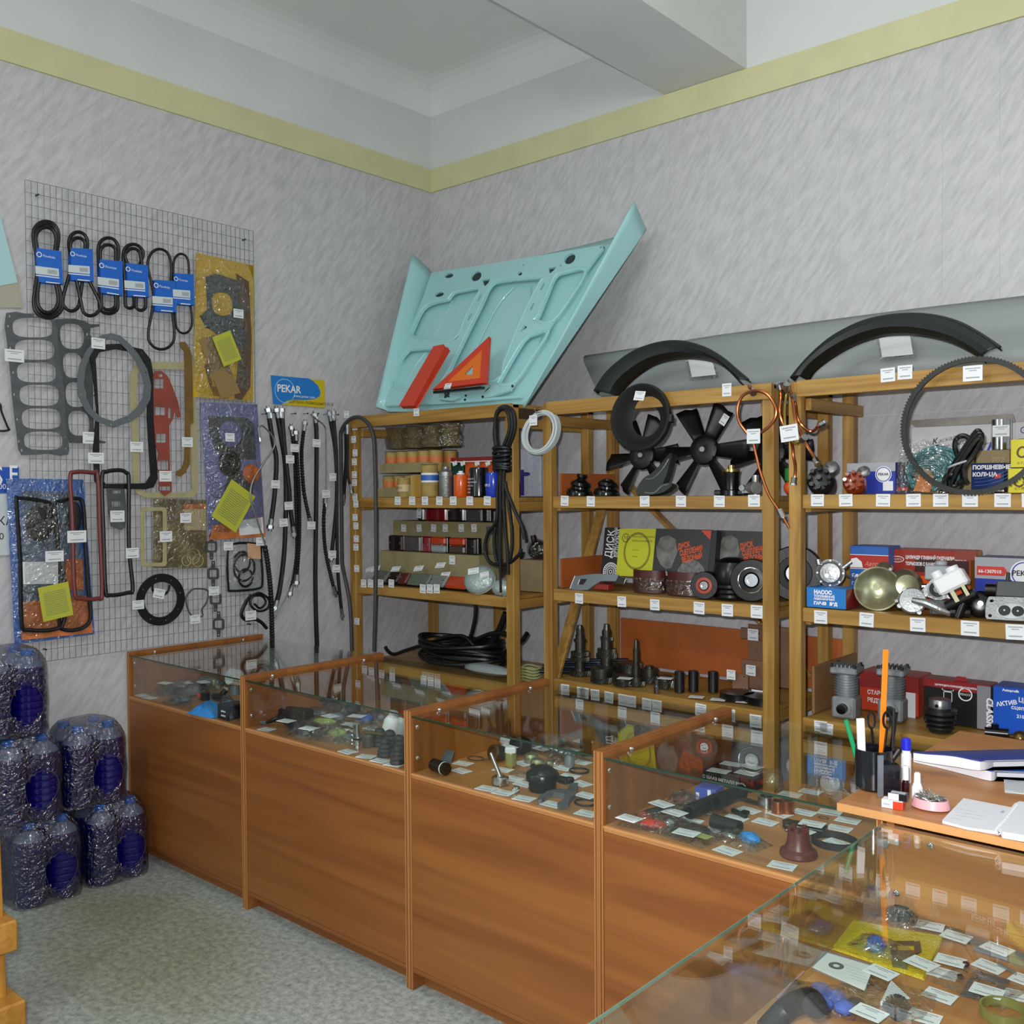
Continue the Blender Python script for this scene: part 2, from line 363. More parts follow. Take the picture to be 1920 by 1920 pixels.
# walls
wl = MB()
for a, c in (((-.1, RY, 0), (0, -6.0, RZ)), ((-.1, -6.0, 0), (0, -4.0, 1.0)), ((-.1, -6.0, 2.9), (0, -4.0, RZ)), ((-.1, -4.0, 0), (0, .1, RZ))): wl.span(a, c)
wall_left = struct('wall_left', wl, PLAST)
wall_back = struct('wall_back', MB().span((0, 0, 0), (RX, .1, RZ)), PLAST)
struct('wall_right', MB().span((RX, RY, 0), (RX+.1, .1, RZ)), PLAST)
struct('wall_front', MB().span((-.1, RY-.1, 0), (RX+.1, RY, RZ)), PLAST)
w1 = struct('unseen_window_1', MB().span((-.07, -6.0, 1.0), (-.03, -5.95, 2.9)).span((-.07, -4.05, 1.0), (-.03, -4.0, 2.9)).span((-.07, -5.95, 1.0), (-.03, -4.05, 1.05)).span((-.07, -5.95, 2.85), (-.03, -4.05, 2.9)).span((-.07, -5.03, 1.05), (-.03, -4.97, 2.85)), WHITE)  # unseen window, put in to carry the fill light
obj('pane', MB().span((-.052, -5.95, 1.05), (-.048, -5.03, 2.85)), GLASS, w1); obj('pane', MB().span((-.052, -4.97, 1.05), (-.048, -4.05, 2.85)), GLASS, w1)
# plastic wall panels, each a lining board of its own
G = .0024; T = .0018
def panel(parent, ax, a, b, z0, z1, mat):
    mb = MB()
    if ax == 'B': mb.span((a+G/2, -T, z0+G/2), (b-G/2, -.001, z1-G/2))
    else: mb.span((.001, a+G/2, z0+G/2), (T, b-G/2, z1-G/2))
    return obj('wall_panel', mb, mat, parent)
xs = [0]+[.178+.208*i for i in range(0, 23)]
for i in range(len(xs)-1):
    a, b2 = xs[i], xs[i+1]; rows = [0, .767, 3.35] if a < 2.4 else [0, .767, 1.902, 3.35]
    for z0, z1 in zip(rows[:-1], rows[1:]): panel(wall_back, 'B', a, b2, z0, z1, MARB_B)
ys = [-.009, -.25]+[-.497-.2475*i for i in range(0, 15)]
for i in range(len(ys)-1):
    for z0, z1 in ((0, .763), (.763, 3.35)): panel(wall_left, 'A', ys[i+1], ys[i], z0, z1, MARB_A)
struct('trim_1', MB().span((0, RY, 3.348), (.014, -.014, 3.48)), CORN)
struct('trim_2', MB().span((0, -.014, 3.348), (RX, 0, 3.48)), CORN)
# ceiling with rounded coves along both walls, and a beam
ce = MB(); ce.span((-.1, RY-.1, RZ), (RX+.1, .1, RZ+.1)); R = .16
for k in range(6):
    t0, t1 = PI/2*k/6, PI/2*(k+1)/6
    q = lambda t: (R-R*math.cos(t), RZ-R+R*math.sin(t))
    (d0, z0), (d1, z1) = q(t0), q(t1)
    ce.add([(0, -d0, z0), (RX, -d0, z0), (RX, -d1, z1), (0, -d1, z1)], [(0, 1, 2, 3)])
    ce.add([(d0, 0, z0), (d0, RY, z0), (d1, RY, z1), (d1, 0, z1)], [(0, 3, 2, 1)])
struct('ceiling', ce, CEIL, smooth=True)
struct('trim_3', MB().span((1.61, RY, 3.482), (2.035, 0, RZ)), PLAST, label='wide plastered ceiling beam')
# ================================================================== GLASS COUNTERS
SCREW = None
def screw(parent, p, n):
    global SCREW
    if SCREW is None:
        mb = MB().lathe([(.0001, .006), (.005, .0055), (.0075, .003), (.008, 0), (.008, -.001)], 12); SCREW = bpy.data.meshes.new('screw'); SCREW.from_pydata(mb.v, [], mb.f); finish(SCREW); SCREW.shade_smooth(); SCREW.materials.append(CHROME)
    o = bpy.data.objects.new('screw', SCREW); COL.objects.link(o); o.parent = parent
    o.location = Vector(p)-wloc(parent); o.rotation_euler = Vector(n).to_track_quat('Z', 'Y').to_euler()
YF, YB = -1.91, -1.21
def counter(label, x0, x1, rtop=.90):
    t = thing('display_counter', label, 'counter', ((x0+x1)/2, (YF+YB)/2, 0), 'glass display counters in the row')
    th = .016
    obj('side_panel', MB().span((x0+.0008, YF, 0), (x0+th, YB, .90)), LAM[2], t, bev=.0015)
    obj('side_panel', MB().span((x1-th, YF, 0), (x1-.0008, YB, rtop)), LAM[2], t, bev=.0015)
    a, b = x0+th+.0005, x1-th-.0005
    obj('front_panel', MB().span((a, YF+.001, .075), (b, YF+.017, .685)), LAM[0], t, bev=.001)
    obj('display_floor', MB().span((a, YF+.001, .686), (b, YB, .702)), DESKW[0], t, bev=.001)
    obj('edge_strip', MB().span((a, YF-.0006, .6965), (b, YF+.0008, .7022)), EDGE, t)
    obj('plinth', MB().span((a, YF+.05, 0), (b, YF+.066, .074)), LAM[0], t)
    obj('edge_strip', MB().span((a, YF+.0005, .06), (b, YF+.018, .0745)), LAM[0], t)
    for xx, s in ((x0, 1), (x1, -1)):
        obj('edge_strip', MB().span((xx+s*.0015, YF-.001, .001), (xx+s*.0035, YF, (.899 if s > 0 else rtop-.001))), EDGE, t)
        obj('edge_strip', MB().span((xx+s*.012, YF-.001, .001), (xx+s*.014, YF, (.899 if s > 0 else rtop-.001))), EDGE, t)
    if 1:
        gb = b-.001 if rtop == .90 else 3.270
        g = obj('glass_top', MB().span((a+.001, YF+.004, .880), (gb, YB-.004, .8855)), GLASS, t, label='clear glass top sheet')
        obj('polished_edge', MB().span((a+.001, YF+.0032, .880), (gb, YF+.0042, .8855)), GLEDGE, g)
        obj('glass_front', MB().span((a+.001, YF+.010, .703), (b-.001, YF+.0145, .8795)), GLASS, t, label='clear glass front sheet')
    for xx, s in ((a, 1), (b, -1)):
        for zz in (.845, .745): screw(t, (xx, YF+.028, zz), (s, 0, 0))
        for yy in (YF+.12, YB-.12):
            screw(t, (xx, yy, .872), (s, 0, 0))
            if s > 0 or rtop == .90: screw(t, (xx+s*.008, yy, .8865), (0, 0, 1))
    return t
UX = [.012, .918, 1.849, 2.606, 3.372]
counter('glass topped counter farthest left, against the left wall behind the blue bottles', UX[0], UX[1])
counter('glass topped counter second from the left wall, full of bagged parts', UX[1], UX[2])
counter('glass topped counter third from the left wall, with a grey clutch fork inside', UX[2], UX[3])
counter('glass topped counter beside the writing desk, with black rubber tubes and a blue box inside', UX[3], UX[4], .8805)
# writing desk: a wooden worktop on its own unit
dk = thing('writing_desk', 'wooden writing desk with pale edge beside the glass counters', 'desk', (4.1, -1.5, 0))
DX0 = 3.272
obj('desk_top', MB().span((DX0, -1.915, .882), (5.0, -1.06, .90)), DESKW[0], dk, bev=.001)
obj('edge_strip', MB().span((DX0, -1.9165, .8825), (5.0, -1.915, .8995)), EDGE, dk, label='pale worn edge strip')
obj('edge_strip', MB().span((DX0-.0015, -1.915, .8825), (DX0, -1.06, .8995)), EDGE, dk)
obj('side_panel', MB().span((3.376, -1.90, 0), (3.392, -1.08, .881)), LAM[2], dk)
obj('side_panel', MB().span((4.98, -1.90, 0), (4.996, -1.08, .881)), LAM[2], dk)
obj('back_panel', MB().span((3.393, -1.10, .3), (4.979, -1.085, .881)), LAM[0], dk)
# foreground counter, at right angles to the row
c5 = thing('display_counter', 'glass topped counter in the foreground, lower right, standing at right angles to the row', 'counter', (3.75, -2.6, 0))
X5, Y5, Y6, X6 = 3.385, -1.93, -3.35, 4.12
obj('side_panel', MB().span((X5, Y5-.016, 0), (X6, Y5, .876)), DESKW[0], c5, bev=.0015)
obj('edge_strip', MB().span((X5-.0008, Y5-.0155, .001), (X5, Y5-.0005, .875)), EDGE, c5)
obj('side_panel', MB().span((X5, Y6, 0), (X6, Y6+.016, .876)), LAM[0], c5, bev=.0015)
obj('front_panel', MB().span((X5+.001, Y6+.0165, .075), (X5+.017, Y5-.0165, .685)), LAM[1], c5)
obj('display_floor', MB().span((X5-.004, Y6+.0165, .686), (X6-.001, Y5-.0165, .702)), DESKW[1], c5)
obj('edge_strip', MB().span((X5-.0058, Y6+.0165, .686), (X5-.004, Y5-.0165, .7025)), EDGE, c5)
obj('plinth', MB().span((X5+.05, Y6+.0165, 0), (X5+.066, Y5-.0165, .0745)), LAM[1], c5)
g = obj('glass_top', MB().span((X5-.004, Y6, .8775), (X6, Y5-.003, .883)), GLASS, c5, label='clear glass top sheet')
obj('polished_edge', MB().span((X5-.0052, Y6, .8775), (X5-.004, Y5-.003, .883)), M('glass edge pale', '#5f7a6c', .12, spec=.8), g)
obj('glass_front', MB().span((X5+.004, Y6+.018, .703), (X5+.0085, Y5-.018, .877)), GLASS, c5, label='clear glass front sheet')
for zz in (.853, .745):
    screw(c5, (X5+.03, Y5-.0162, zz), (0, -1, 0))
    obj('glass_clamp', MB().cyl((X5+.012, Y5-.0165, zz), (X5+.012, Y5-.034, zz), .006, n=10).cyl((X5+.012, Y5-.034, zz), (X5+.012, Y5-.04, zz), .009, n=10), CHROME, c5, smooth=True)
for xx in (X5+.1, X6-.12): screw(c5, (xx, Y5-.0162, .862), (0, -1, 0))
# ================================================================== WOODEN RACKS
def rack(label, x0, x1, yf, zs, tags, braces=(), dy=-.045, rh=.052):
    t = thing('shelf_rack', label, 'shelf rack', ((x0+x1)/2, (yf-.05)/2, 0), 'varnished timber racks along the back wall'); pw, pd = .048, .044
    for x in (x0, x1-pw):
        obj('post', MB().span((x, yf, 0), (x+pw, yf+pd, zs[0]-.001)), PINE[2], t, bev=.002)
        obj('post', MB().span((x, dy-pd, 0), (x+pw, dy, zs[0]-.001)), PINE[2], t, bev=.002)
    for i, z in enumerate(zs):
        fr = yf+.012 if i else yf-.02
        a, b = (x0+pw+.001, x1-pw-.001) if i else (x0+.04, x1)
        zz = z+.002 if i == 0 else z
        obj('front_rail', MB().span((a, fr, zz-(rh+.008 if i == 0 else rh)), (b, fr+.022, zz)), PINE[0], t, bev=.002)
        obj('shelf_board', MB().span((a, fr+.023, zz-.019), (b, dy+(-pd-.001 if i else 0)+.0, zz-.002)), PINE[0], t, bev=.001)
        for x in ((x0-.024), (x1+.002)) if i == 0 else (x0+pw+.001, x1-pw-.023):
            zt = zz-.021 if i else zz-.062
            obj('side_batten', MB().span((x if i else (x+.074 if x < x0 else x-.074), yf+.036, zt-.045), ((x if i else (x+.074 if x < x0 else x-.074))+.022, dy-.001, zt)), PINE[1], t, bev=.002)
    for p0, p1, w, h in braces: obj('brace', MB().bar(p0, p1, .018, .05, up=w), PINE[h], t, bev=.002)
    F = FB(yf+.012-.0015); F0 = FB(yf-.0215)
    for (px, py, w, h) in tags: cardpx(t, F if py > 790 else F0, px, py, w, h, rot=random.uniform(-.04, .04))
    return t
tw, thh = .044, .045
r1 = [(x, 939, tw, .042) for x in (746, 773, 797, 824, 850, 881, 914)]+[(x, 1094, .042, .042) for x in (682, 695, 714, 734)]+[(x, 1104, .042, .044) for x in (793, 806, 819)]+[(x, y, .04, .04) for x, y in ((716, 1257), (736, 1258), (797, 1267), (808, 1269), (820, 1271))]+[(781, 773, .04, .038)]
rack1 = rack('varnished timber shelf rack nearest the room corner, carrying the blue car hood', .032, 1.205, -.66, [2.0, 1.572, 1.112, .70], r1, [])
FP = FB(-.66-.0015)
for y in (800, 824, 849, 866, 890, 905, 932, 945, 970, 986, 1010, 1026, 1066, 1165): cardpx(rack1, FP, 664+(y-800)*.018+random.uniform(-1.5, 1.5), y, .04, .036)
obj('center_post', MB().span((.55, -.089, 0), (.598, -.045, 1.09)), PINE[2], rack1)
r2 = [(1059, 939, .044, .045), (1108, 940, .044, .045), (1209, 940, .048, .045), (1277, 940, .048, .045), (1349, 940, .048, .045), (1414, 939, .05, .046), (1363, 731, .04, .05),
      (1086, 1122, .044, .045), (1166, 1128, .045, .045), (1228, 1134, .046, .045), (1311, 1140, .05, .048), (1364, 1144, .05, .048), (1419, 1147, .05, .05)]+[(x, 1293+(x-1060)*.178, .047, .048) for x in (1060, 1090, 1096, 1116, 1142, 1168, 1184, 1213, 1232)]+[(1314, 1331, .05, .05), (1368, 1341, .05, .05), (1417, 1352, .05, .05)]
rack2 = rack('varnished timber shelf rack in the middle, with the black fan wheels', 1.315, 2.453, -.58, [2.0, 1.575, 1.155, .745], r2,
             [((1.34, -.12, 1.60), (1.34, -.53, .74), (1, 0, 0), 1), ((1.42, -.032, 1.62), (2.36, -.032, .80), (0, 1, 0), 0)])
r3 = [(x, 938, .05, .044) for x in (1533, 1586, 1656, 1713, 1764, 1819, 1880, 1932)]+[(1665, 703, .05, .048), (1697, 698, .05, .048), (1539, 1157, .05, .048), (1625, 1162, .052, .05), (1721, 1171, .052, .048), (1819, 1178, .058, .05), (1904, 1185, .058, .05), (1539, 1362, .05, .04), (1550, 1366, .05, .04)]
rack3 = rack('varnished timber shelf rack at the right edge, with boxed pumps', 2.513, 3.85, -.58, [2.0, 1.58, 1.158, .745], r3, [])
ORP = M('orange plywood', '#a85a26', .5, noise=.15, nscale=6)
obj('side_board', MB().span((1.365, -.52, 1.577), (1.377, -.10, 1.68)), ORP, rack2)
obj('side_board', MB().span((1.365, -.52, 1.157), (1.377, -.10, 1.29)), ORP, rack2)
obj('back_board', MB().span((1.366, -.044, .747), (2.5, -.033, .97)), ORP, rack2)
obj('side_board', MB().span((2.565, -.50, .747), (2.577, -.09, .93)), M('brown fibreboard', '#8c6a44', .6, noise=.1), rack3, bev=.004)
# ================================================================== LEFT WALL DISPLAY
def Z(sx, ox, oy):           # coordinates read in an enlarged crop -> photograph pixels
    return lambda pts: [(ox+x/sx, oy+y/sx) for x, y in pts]
def A3(pts, x=.03): return [P3(FA(x), *q) for q in pts]
def bil(q, u, v): return tuple(((1-u)*(1-v)*q[0][i]+u*(1-v)*q[1][i]+u*v*q[2][i]+(1-u)*v*q[3][i]) for i in range(2))
def qloop(q, n=20, e=.6, s=1.0):
    """superellipse inside the quad q (TL, TR, BR, BL), as pixels"""
    out = []
    for i in range(n):
        t = 2*PI*i/n; c, d = math.cos(t), math.sin(t)
        out.append(bil(q, .5+.5*s*math.copysign(abs(c)**e, c), .5+.5*s*math.copysign(abs(d)**e, d)))
    return out
def quad(q, F, th, mat, name, parent=None, z0=0, **k):
    return obj(name, MB().plate([L2(F, q)], F, th, z0), mat, parent, **k)
def nail(parent, F, px, py, w=.03):
    p = P3(F, px, py); n = Vector((F[0][2], F[1][2], F[2][2]))
    return obj('nail', MB().cyl(p, p+n*w, .002, n=6).cyl(p+n*w, p+n*(w+.002), .0045, n=8), DSTEEL, parent)
WIRE = M('galvanised wire', '#7c8084', .5, .5)
mb = MB(); y0, y1, z0, z1 = -2.318, -1.235, .906, 2.885
n = int(round((y1-y0)/.025))
for i in range(n+1): y = y0+(y1-y0)*i/n; mb.box((.022, y, (z0+z1)/2), (.0017, .0017, z1-z0))
for i in range(41): z = z0+(z1-z0)*i/40; mb.box((.0243, (y0+y1)/2, z), (.0017, y1-y0, .0017))
grid = thing('wire_grid_panel', 'tall welded wire grid panel hung on the left wall', 'grid panel', (.02, (y0+y1)/2, z0))
obj('wire_mesh', mb, WIRE, grid, kind='stuff')
mb = MB()
for y in (y0+.05, y1-.05):
    for z in (z0+.05, z1-.05): mb.cyl((.005, y, z), (.03, y, z), .004, n=8)
obj('wall_hook', mb, DSTEEL, grid)
# ---- drive belts in blue sleeves
SLV = M('blue printed sleeve', '#1662c4', .5)
def belt(loops, slv, label, fold=.034, rad=.0075, i=0):
    c = P3(FA(.03), (slv[0][0]+slv[2][0])/2, (slv[0][1]+slv[2][1])/2)
    t = thing('drive_belt', label, 'belt', (.03, c.y, c.z-.2), 'black drive belts hung in a row on the wire grid')
    for k, lp in enumerate(loops):
        pts = [P3(FA(.034+.011*(k % 2)), *q) for q in spl(lp, 6, True)]
        obj('belt_loop', MB().tube(pts, rad, 8, True), BLK, t, smooth=True)
    F = FA(.028)
    q = L2(F, slv); sl = obj('sleeve', MB().plate([q], F, .030), SLV, t, bev=.002)
    F2 = FA(.0585)
    def band(v0, v1, u0, u1, mat, nm, z=0): return obj(nm, MB().plate([L2(F2, [bil(slv, u0, v0), bil(slv, u1, v0), bil(slv, u1, v1), bil(slv, u0, v1)])], F2, .0004, z), mat, sl)
    band(.49, .73, .0, 1, M('pale label', '#c9d4d6', .6), 'label'); band(.76, .79, 0, 1, PRW, 'stripe'); band(.93, .96, .42, 1, PRW, 'stripe')
    band(.55, .68, .52, .92, M('grey print', '#a3abb0', .6), 'bar_code', .0006)
    a = p2(F2, *bil(slv, .2, .13)); w = abs(q[1][0]-q[0][0])
    F3 = FA(.0592)
    obj('emblem', MB().plate([circ(a[0], a[1], w*.115, 16), circ(a[0], a[1], w*.08, 16)], F3, .0003), PRW, sl)
    a = p2(F3, *bil(slv, .36, .17)); text('Finwhale', w*.155, PRW, sl, F3, a[0], a[1]-.002, sx=.95)
def bl(top, ux0, ux1, wx0, wx1, lx0, lx1, bot, wy0, wy1, yu, yl):
    return [((ux0+ux1)/2, top), (ux1-(ux1-ux0)*.146, top+(yu-top)*.25), (ux1, yu), (wx1, (wy0+wy1)/2), (lx1, yl), (lx1-(lx1-lx0)*.146, bot-(bot-yl)*.25), ((lx0+lx1)/2, bot), (lx0+(lx1-lx0)*.146, bot-(bot-yl)*.25), (lx0, yl), (wx0, (wy0+wy1)/2), (ux0, yu), (ux0+(ux1-ux0)*.146, top+(yu-top)*.25)]
belt([bl(415, 62, 110, 72, 104, 66, 114, 592, 470, 532, 445, 562), bl(426, 67, 105, 75, 100, 70, 109, 586, 470, 532, 450, 558), bl(419, 64, 108, 70, 102, 63, 117, 596, 470, 532, 448, 566)], [(64, 468), (108, 474), (112, 535), (68, 530)], 'black drive belt in blue sleeve, first from the left, thickest of the row')
belt([bl(435, 129, 164, 133, 158, 118, 150, 583, 470, 528, 458, 560), bl(446, 132, 160, 138, 155, 152, 187, 592, 470, 528, 462, 568)], [(128, 468), (167, 470), (169, 530), (128, 526)], 'black drive belt in blue sleeve, second from the left, two loops hanging below')
belt([bl(446, 184, 222, 187, 218, 186, 221, 588, 490, 552, 470, 572), bl(459, 188, 217, 190, 215, 190, 217, 581, 490, 552, 475, 568)], [(182, 489), (223, 493), (223, 556), (184, 550)], 'black drive belt in blue sleeve, third from the left on the grid')
belt([bl(458, 231, 268, 234, 250, 235, 252, 578, 496, 556, 480, 568), bl(466, 235, 264, 255, 270, 255, 273, 582, 496, 556, 484, 570)], [(232, 496), (270, 500), (273, 559), (234, 556)], 'black drive belt in blue sleeve, fourth from the left, two small loops below')
belt([bl(467, 277, 321, 288, 320, 278, 327, 655, 527, 586, 500, 625)], [(285, 527), (323, 530), (324, 587), (286, 584)], 'single black drive belt in blue sleeve, fifth from the left and lowest of the row', rad=.0065)
belt([bl(476, 325, 354, 327, 354, 329, 360, 625, 515, 573, 500, 600)], [(323, 515), (356, 517), (357, 574), (325, 571)], 'single narrow black drive belt in blue sleeve, rightmost of the row', rad=.0055)
# ---- gaskets: thin plates with their openings
GK = M('graphite gasket sheet', '#565a5e', .55, .2, noise=.2, nscale=30); GKD = M('dark gasket sheet', '#44474a', .6, noise=.15, nscale=30)
def gasket(name, label, outer, holes, mat, x, th=.002, cat='gasket', group=None, parent=None):
    F = FA(x); lo = [L2(F, outer)]+[L2(F, h) for h in holes]
    return obj(name, MB().plate(lo, F, th), mat, parent, label=label, cat=cat if parent is None else None, group=group)
def hole(px, py, r=2.0): return [(px+r*.85*math.cos(2*PI*i/8), py+r*1.2*math.sin(2*PI*i/8)) for i in range(8)]
z2 = Z(5.333, 0, 580)
holes = []
ly = [85, 305, 530, 755, 990, 1222, 1430]; lx = [118, 142, 162, 188, 210, 232]; rx = [532, 546, 562, 592, 612, 628]
for k in range(6):
    q = z2([(lx[k], ly[k]), (rx[k]-8, ly[k]-2), (rx[k], ly[k+1]-22), (lx[k]+12, ly[k+1]-26)]); holes.append(qloop(q, 22, .62))
for p in z2([(95, 70), (80, 168), (100, 385), (130, 632), (140, 850), (170, 1100), (185, 1320), (215, 1410), (350, 60), (500, 85), (655, 1270), (660, 1390)]): holes.append(hole(*p, 2.2))
gb = z2([(60, 35), (160, 25), (240, 40), (350, 45), (470, 75), (545, 100), (570, 190), (575, 300), (600, 500), (610, 620), (635, 800), (650, 960), (655, 1100), (672, 1250), (692, 1400), (680, 1450), (600, 1465), (480, 1445), (330, 1455), (215, 1458), (180, 1400), (170, 1300), (145, 1100), (120, 880), (100, 640), (85, 500), (65, 300), (45, 170)])
t = thing('head_gasket', 'grey metal head gasket with six wide openings at the left edge of the grid', 'gasket', (.03, -2.25, 1.76))
gasket('gasket_plate', None, gb, holes, GK, .030, parent=t); cardpx(t, FA(.036), 27, 667, .075, .05)
holes = [qloop(z2(q), 22, .72) for q in ([(590, 135), (835, 150), (840, 400), (610, 395)], [(620, 430), (815, 440), (845, 690), (640, 688)], [(650, 722), (850, 735), (870, 980), (660, 975)], [(672, 1010), (885, 1020), (900, 1262), (690, 1265)])]
for p in z2([(870, 250)]): holes.append(hole(*p, 2.2))
gb = z2([(552, 98), (740, 92), (850, 120), (900, 148), (995, 148), (990, 172), (905, 188), (898, 250), (925, 290), (910, 400), (925, 500), (930, 900), (935, 1180), (960, 1300), (1060, 1325), (1050, 1340), (690, 1335), (655, 1200), (630, 900), (595, 560), (560, 300)])
t = thing('head_gasket', 'dark metal head gasket with four round openings, behind the oval ring', 'gasket', (.03, -2.05, 1.8))
gasket('gasket_plate', None, gb, holes, GKD, .0265, parent=t); cardpx(t, FA(.034), 169, 821, .065, .05)
t = thing('pan_gasket', 'black rubber pan gasket with a tapered frame, behind the grey oval ring', 'gasket', (.035, -1.9, 1.6))
o1 = z2([(905, 400), (1020, 352), (1180, 345), (1420, 400), (1500, 500), (1525, 640), (1530, 1100), (1572, 1690), (1530, 1780), (1450, 1800), (1010, 1790), (940, 1720), (925, 1400), (960, 1000), (920, 620), (895, 480)])
i1 = z2([(990, 430), (1150, 400), (1380, 440), (1440, 540), (1470, 700), (1465, 1100), (1500, 1660), (1450, 1740), (1050, 1745), (990, 1660), (985, 1100), (960, 640), (950, 500)])
hs = [hole(*p, 1.2) for p in z2([(1210, 392), (1415, 435), (920, 535), (935, 680), (1500, 1210), (1525, 1510), (1545, 1675), (1055, 1765), (1490, 1050), (940, 860)])]
gasket('gasket_plate', None, o1, [i1]+hs, BLK, .033, .006, parent=t); cardpx(t, FA(.042), 180, 859, .07, .047)
t = thing('ring_gasket', 'large grey pear-shaped ring gasket in front of the black frame gasket', 'gasket', (.045, -1.93, 1.9))
o2 = z2([(1110, 238), (1200, 262), (1300, 350), (1390, 460), (1470, 600), (1510, 760), (1500, 900), (1420, 1040), (1300, 1125), (1130, 1185), (960, 1120), (850, 1010), (780, 870), (765, 740), (790, 560), (850, 430), (930, 320), (1010, 260)])
i2 = z2([(1110, 300), (1180, 322), (1260, 400), (1340, 500), (1400, 610), (1440, 760), (1425, 880), (1370, 980), (1280, 1060), (1130, 1118), (1010, 1080), (910, 990), (850, 860), (835, 740), (855, 580), (905, 450), (970, 350), (1040, 310)])
gasket('gasket_plate', None, o2, [i2]+[hole(*p, 1.7) for p in z2([(1110, 268), (1455, 635), (1290, 1102), (1110, 1152), (812, 850), (1465, 862)])], M('grey gasket', '#5d6468', .5), .043, .003, parent=t)
cardpx(t, FA(.048), 184, 644, .06, .046)
z4 = Z(6, 230, 620)
BEI = M('beige cork gasket', '#a39c76', .7, noise=.08); RDG = M('red gasket sheet', '#8c4034', .6, noise=.15, nscale=10); BRC = M('brown cork', '#6f5522', .75, noise=.15)
t = thing('cork_gasket', 'large beige rectangular frame gasket behind the red plate', 'gasket', (.03, -1.62, 1.6))
gasket('gasket_plate', None, z4([(200, 345), (700, 355), (800, 400), (830, 1000), (845, 1800), (800, 1880), (250, 1880), (150, 1830), (115, 1700), (100, 1200), (80, 700), (80, 500), (130, 390)]), [z4([(210, 430), (690, 440), (750, 500), (760, 1100), (775, 1790), (730, 1820), (260, 1820), (190, 1760), (180, 1200), (150, 700), (160, 500)])], BEI, .0265, .003, parent=t)
cardpx(t, FA(.035), 256, 838, .06, .045)
t = thing('cork_strip', 'brown C-shaped cork strip right of the red plate', 'gasket', (.04, -1.55, 1.7))
gasket('strip', None, z4([(640, 125), (700, 130), (750, 200), (775, 300), (785, 700), (790, 1040), (750, 1050), (752, 1500), (700, 1600), (640, 1640), (590, 1622), (605, 1580), (660, 1550), (690, 1450), (700, 1040), (693, 350), (685, 230), (642, 185)]), [], BRC, .033, .005, parent=t)
cardpx(t, FA(.04), 351, 829, .055, .045)
t = thing('red_gasket', 'rusty red gasket plate with square openings, hanging on the grid', 'gasket', (.038, -1.65, 1.6))
q4 = lambda a, b, c, d: z4([(a, b), (c, b), (c, d), (a, d)])
gasket('gasket_plate', None, z4([(345, 490), (370, 455), (430, 450), (480, 490), (510, 520), (560, 640), (620, 800), (652, 970), (612, 980), (580, 900), (560, 1000), (520, 1060), (532, 1580), (550, 1690), (545, 1810), (470, 1862), (402, 1800), (405, 1600), (378, 1500), (400, 1380), (350, 1250), (340, 1000), (330, 560)]), [q4(348, 545, 458, 650), q4(355, 855, 475, 950), q4(508, 870, 545, 985), q4(375, 1160, 490, 1260), q4(388, 1460, 510, 1565), q4(412, 1750, 532, 1798), q4(400, 485, 445, 520)], RDG, .034, .003, parent=t)
cardpx(t, FA(.04), 310, 893, .06, .048)
# ---- blister packs
def pack(label, q, back, x, film=True, name='blister_pack', cat='gasket set'):
    c = P3(FA(x), (q[0][0]+q[2][0])/2, (q[2][1]+q[3][1])/2)
    t = thing(name, label, cat, (x, c.y, c.z)); quad(q, FA(x), .003, back, 'backing_card', t)
    return t
def filmover(t, q, x, th=.018):
    F = FA(x); lo = L2(F, q); c = (sum(p[0] for p in lo)/4, sum(p[1] for p in lo)/4)
    rows = []
    n = 10
    for j in range(n+1):
        r = []
        for i in range(n+1):
            b = bil(q, i/n, j/n); p = p2(F, *b); e = min(i, n-i, j, n-j)/n
            r.append(F@Vector((p[0], p[1], th*min(1, e*4)+random.uniform(-.0025, .0025)*(e > 0))))
        rows.append(r)
    return obj('plastic_film', MB().sheet(rows), FILM, t, smooth=True)
z1f = Z(3.84, 0, 320); z3f = Z(3.69, 0, 780)
YEL = M('yellow backing card', '#d0a818', .5, noise=.12, nscale=12); PUR = M('purple blue backing card', '#7074a8', .5, noise=.25, nscale=8); BLC = M('blue backing card', '#3c6fbe', .5, noise=.15, nscale=8); ORC = M('orange printed card', '#c0703c', .55, noise=.3, nscale=16)
q = [(368, 474), (475, 498), (474, 752), (361, 744)]
t = pack('yellow blister pack of dark gaskets, hung at the top right of the wire grid', q, YEL, .028)
F = FA(.033)
gasket('gasket', None, z1f([(1480, 760), (1560, 740), (1700, 790), (1790, 900), (1800, 1150), (1700, 1200), (1600, 1180), (1480, 1130), (1440, 1050), (1490, 1000)]), [qloop(z1f([(1520, 870), (1670, 880), (1680, 1050), (1530, 1040)]), 16, .8)], GKD, .033, parent=t)
gasket('gasket', None, z1f([(1700, 740), (1790, 800), (1810, 1200), (1800, 1560), (1740, 1650), (1690, 1640), (1720, 1300), (1730, 1000)]), [], M('brown gasket', '#5a4632', .6), .0355, parent=t)
gasket('gasket', None, z1f([(1440, 1040), (1620, 1060), (1750, 1130), (1790, 1250), (1700, 1280), (1560, 1180), (1470, 1100)]), [], GKD, .037, parent=t)
gasket('gasket', None, z1f([(1470, 1400), (1530, 1380), (1600, 1500), (1620, 1620), (1540, 1620), (1500, 1520)]), [qloop(z1f([(1500, 1420), (1550, 1420), (1580, 1560), (1530, 1560)]), 12)], BRC, .033, parent=t)
quad(z1f([(1430, 1215), (1545, 1180), (1730, 1600), (1590, 1645)]), FA(.039), .004, M('brown cork strip', '#8d7448', .7), 'cork_strip', t)
filmover(t, q, .031, .016)
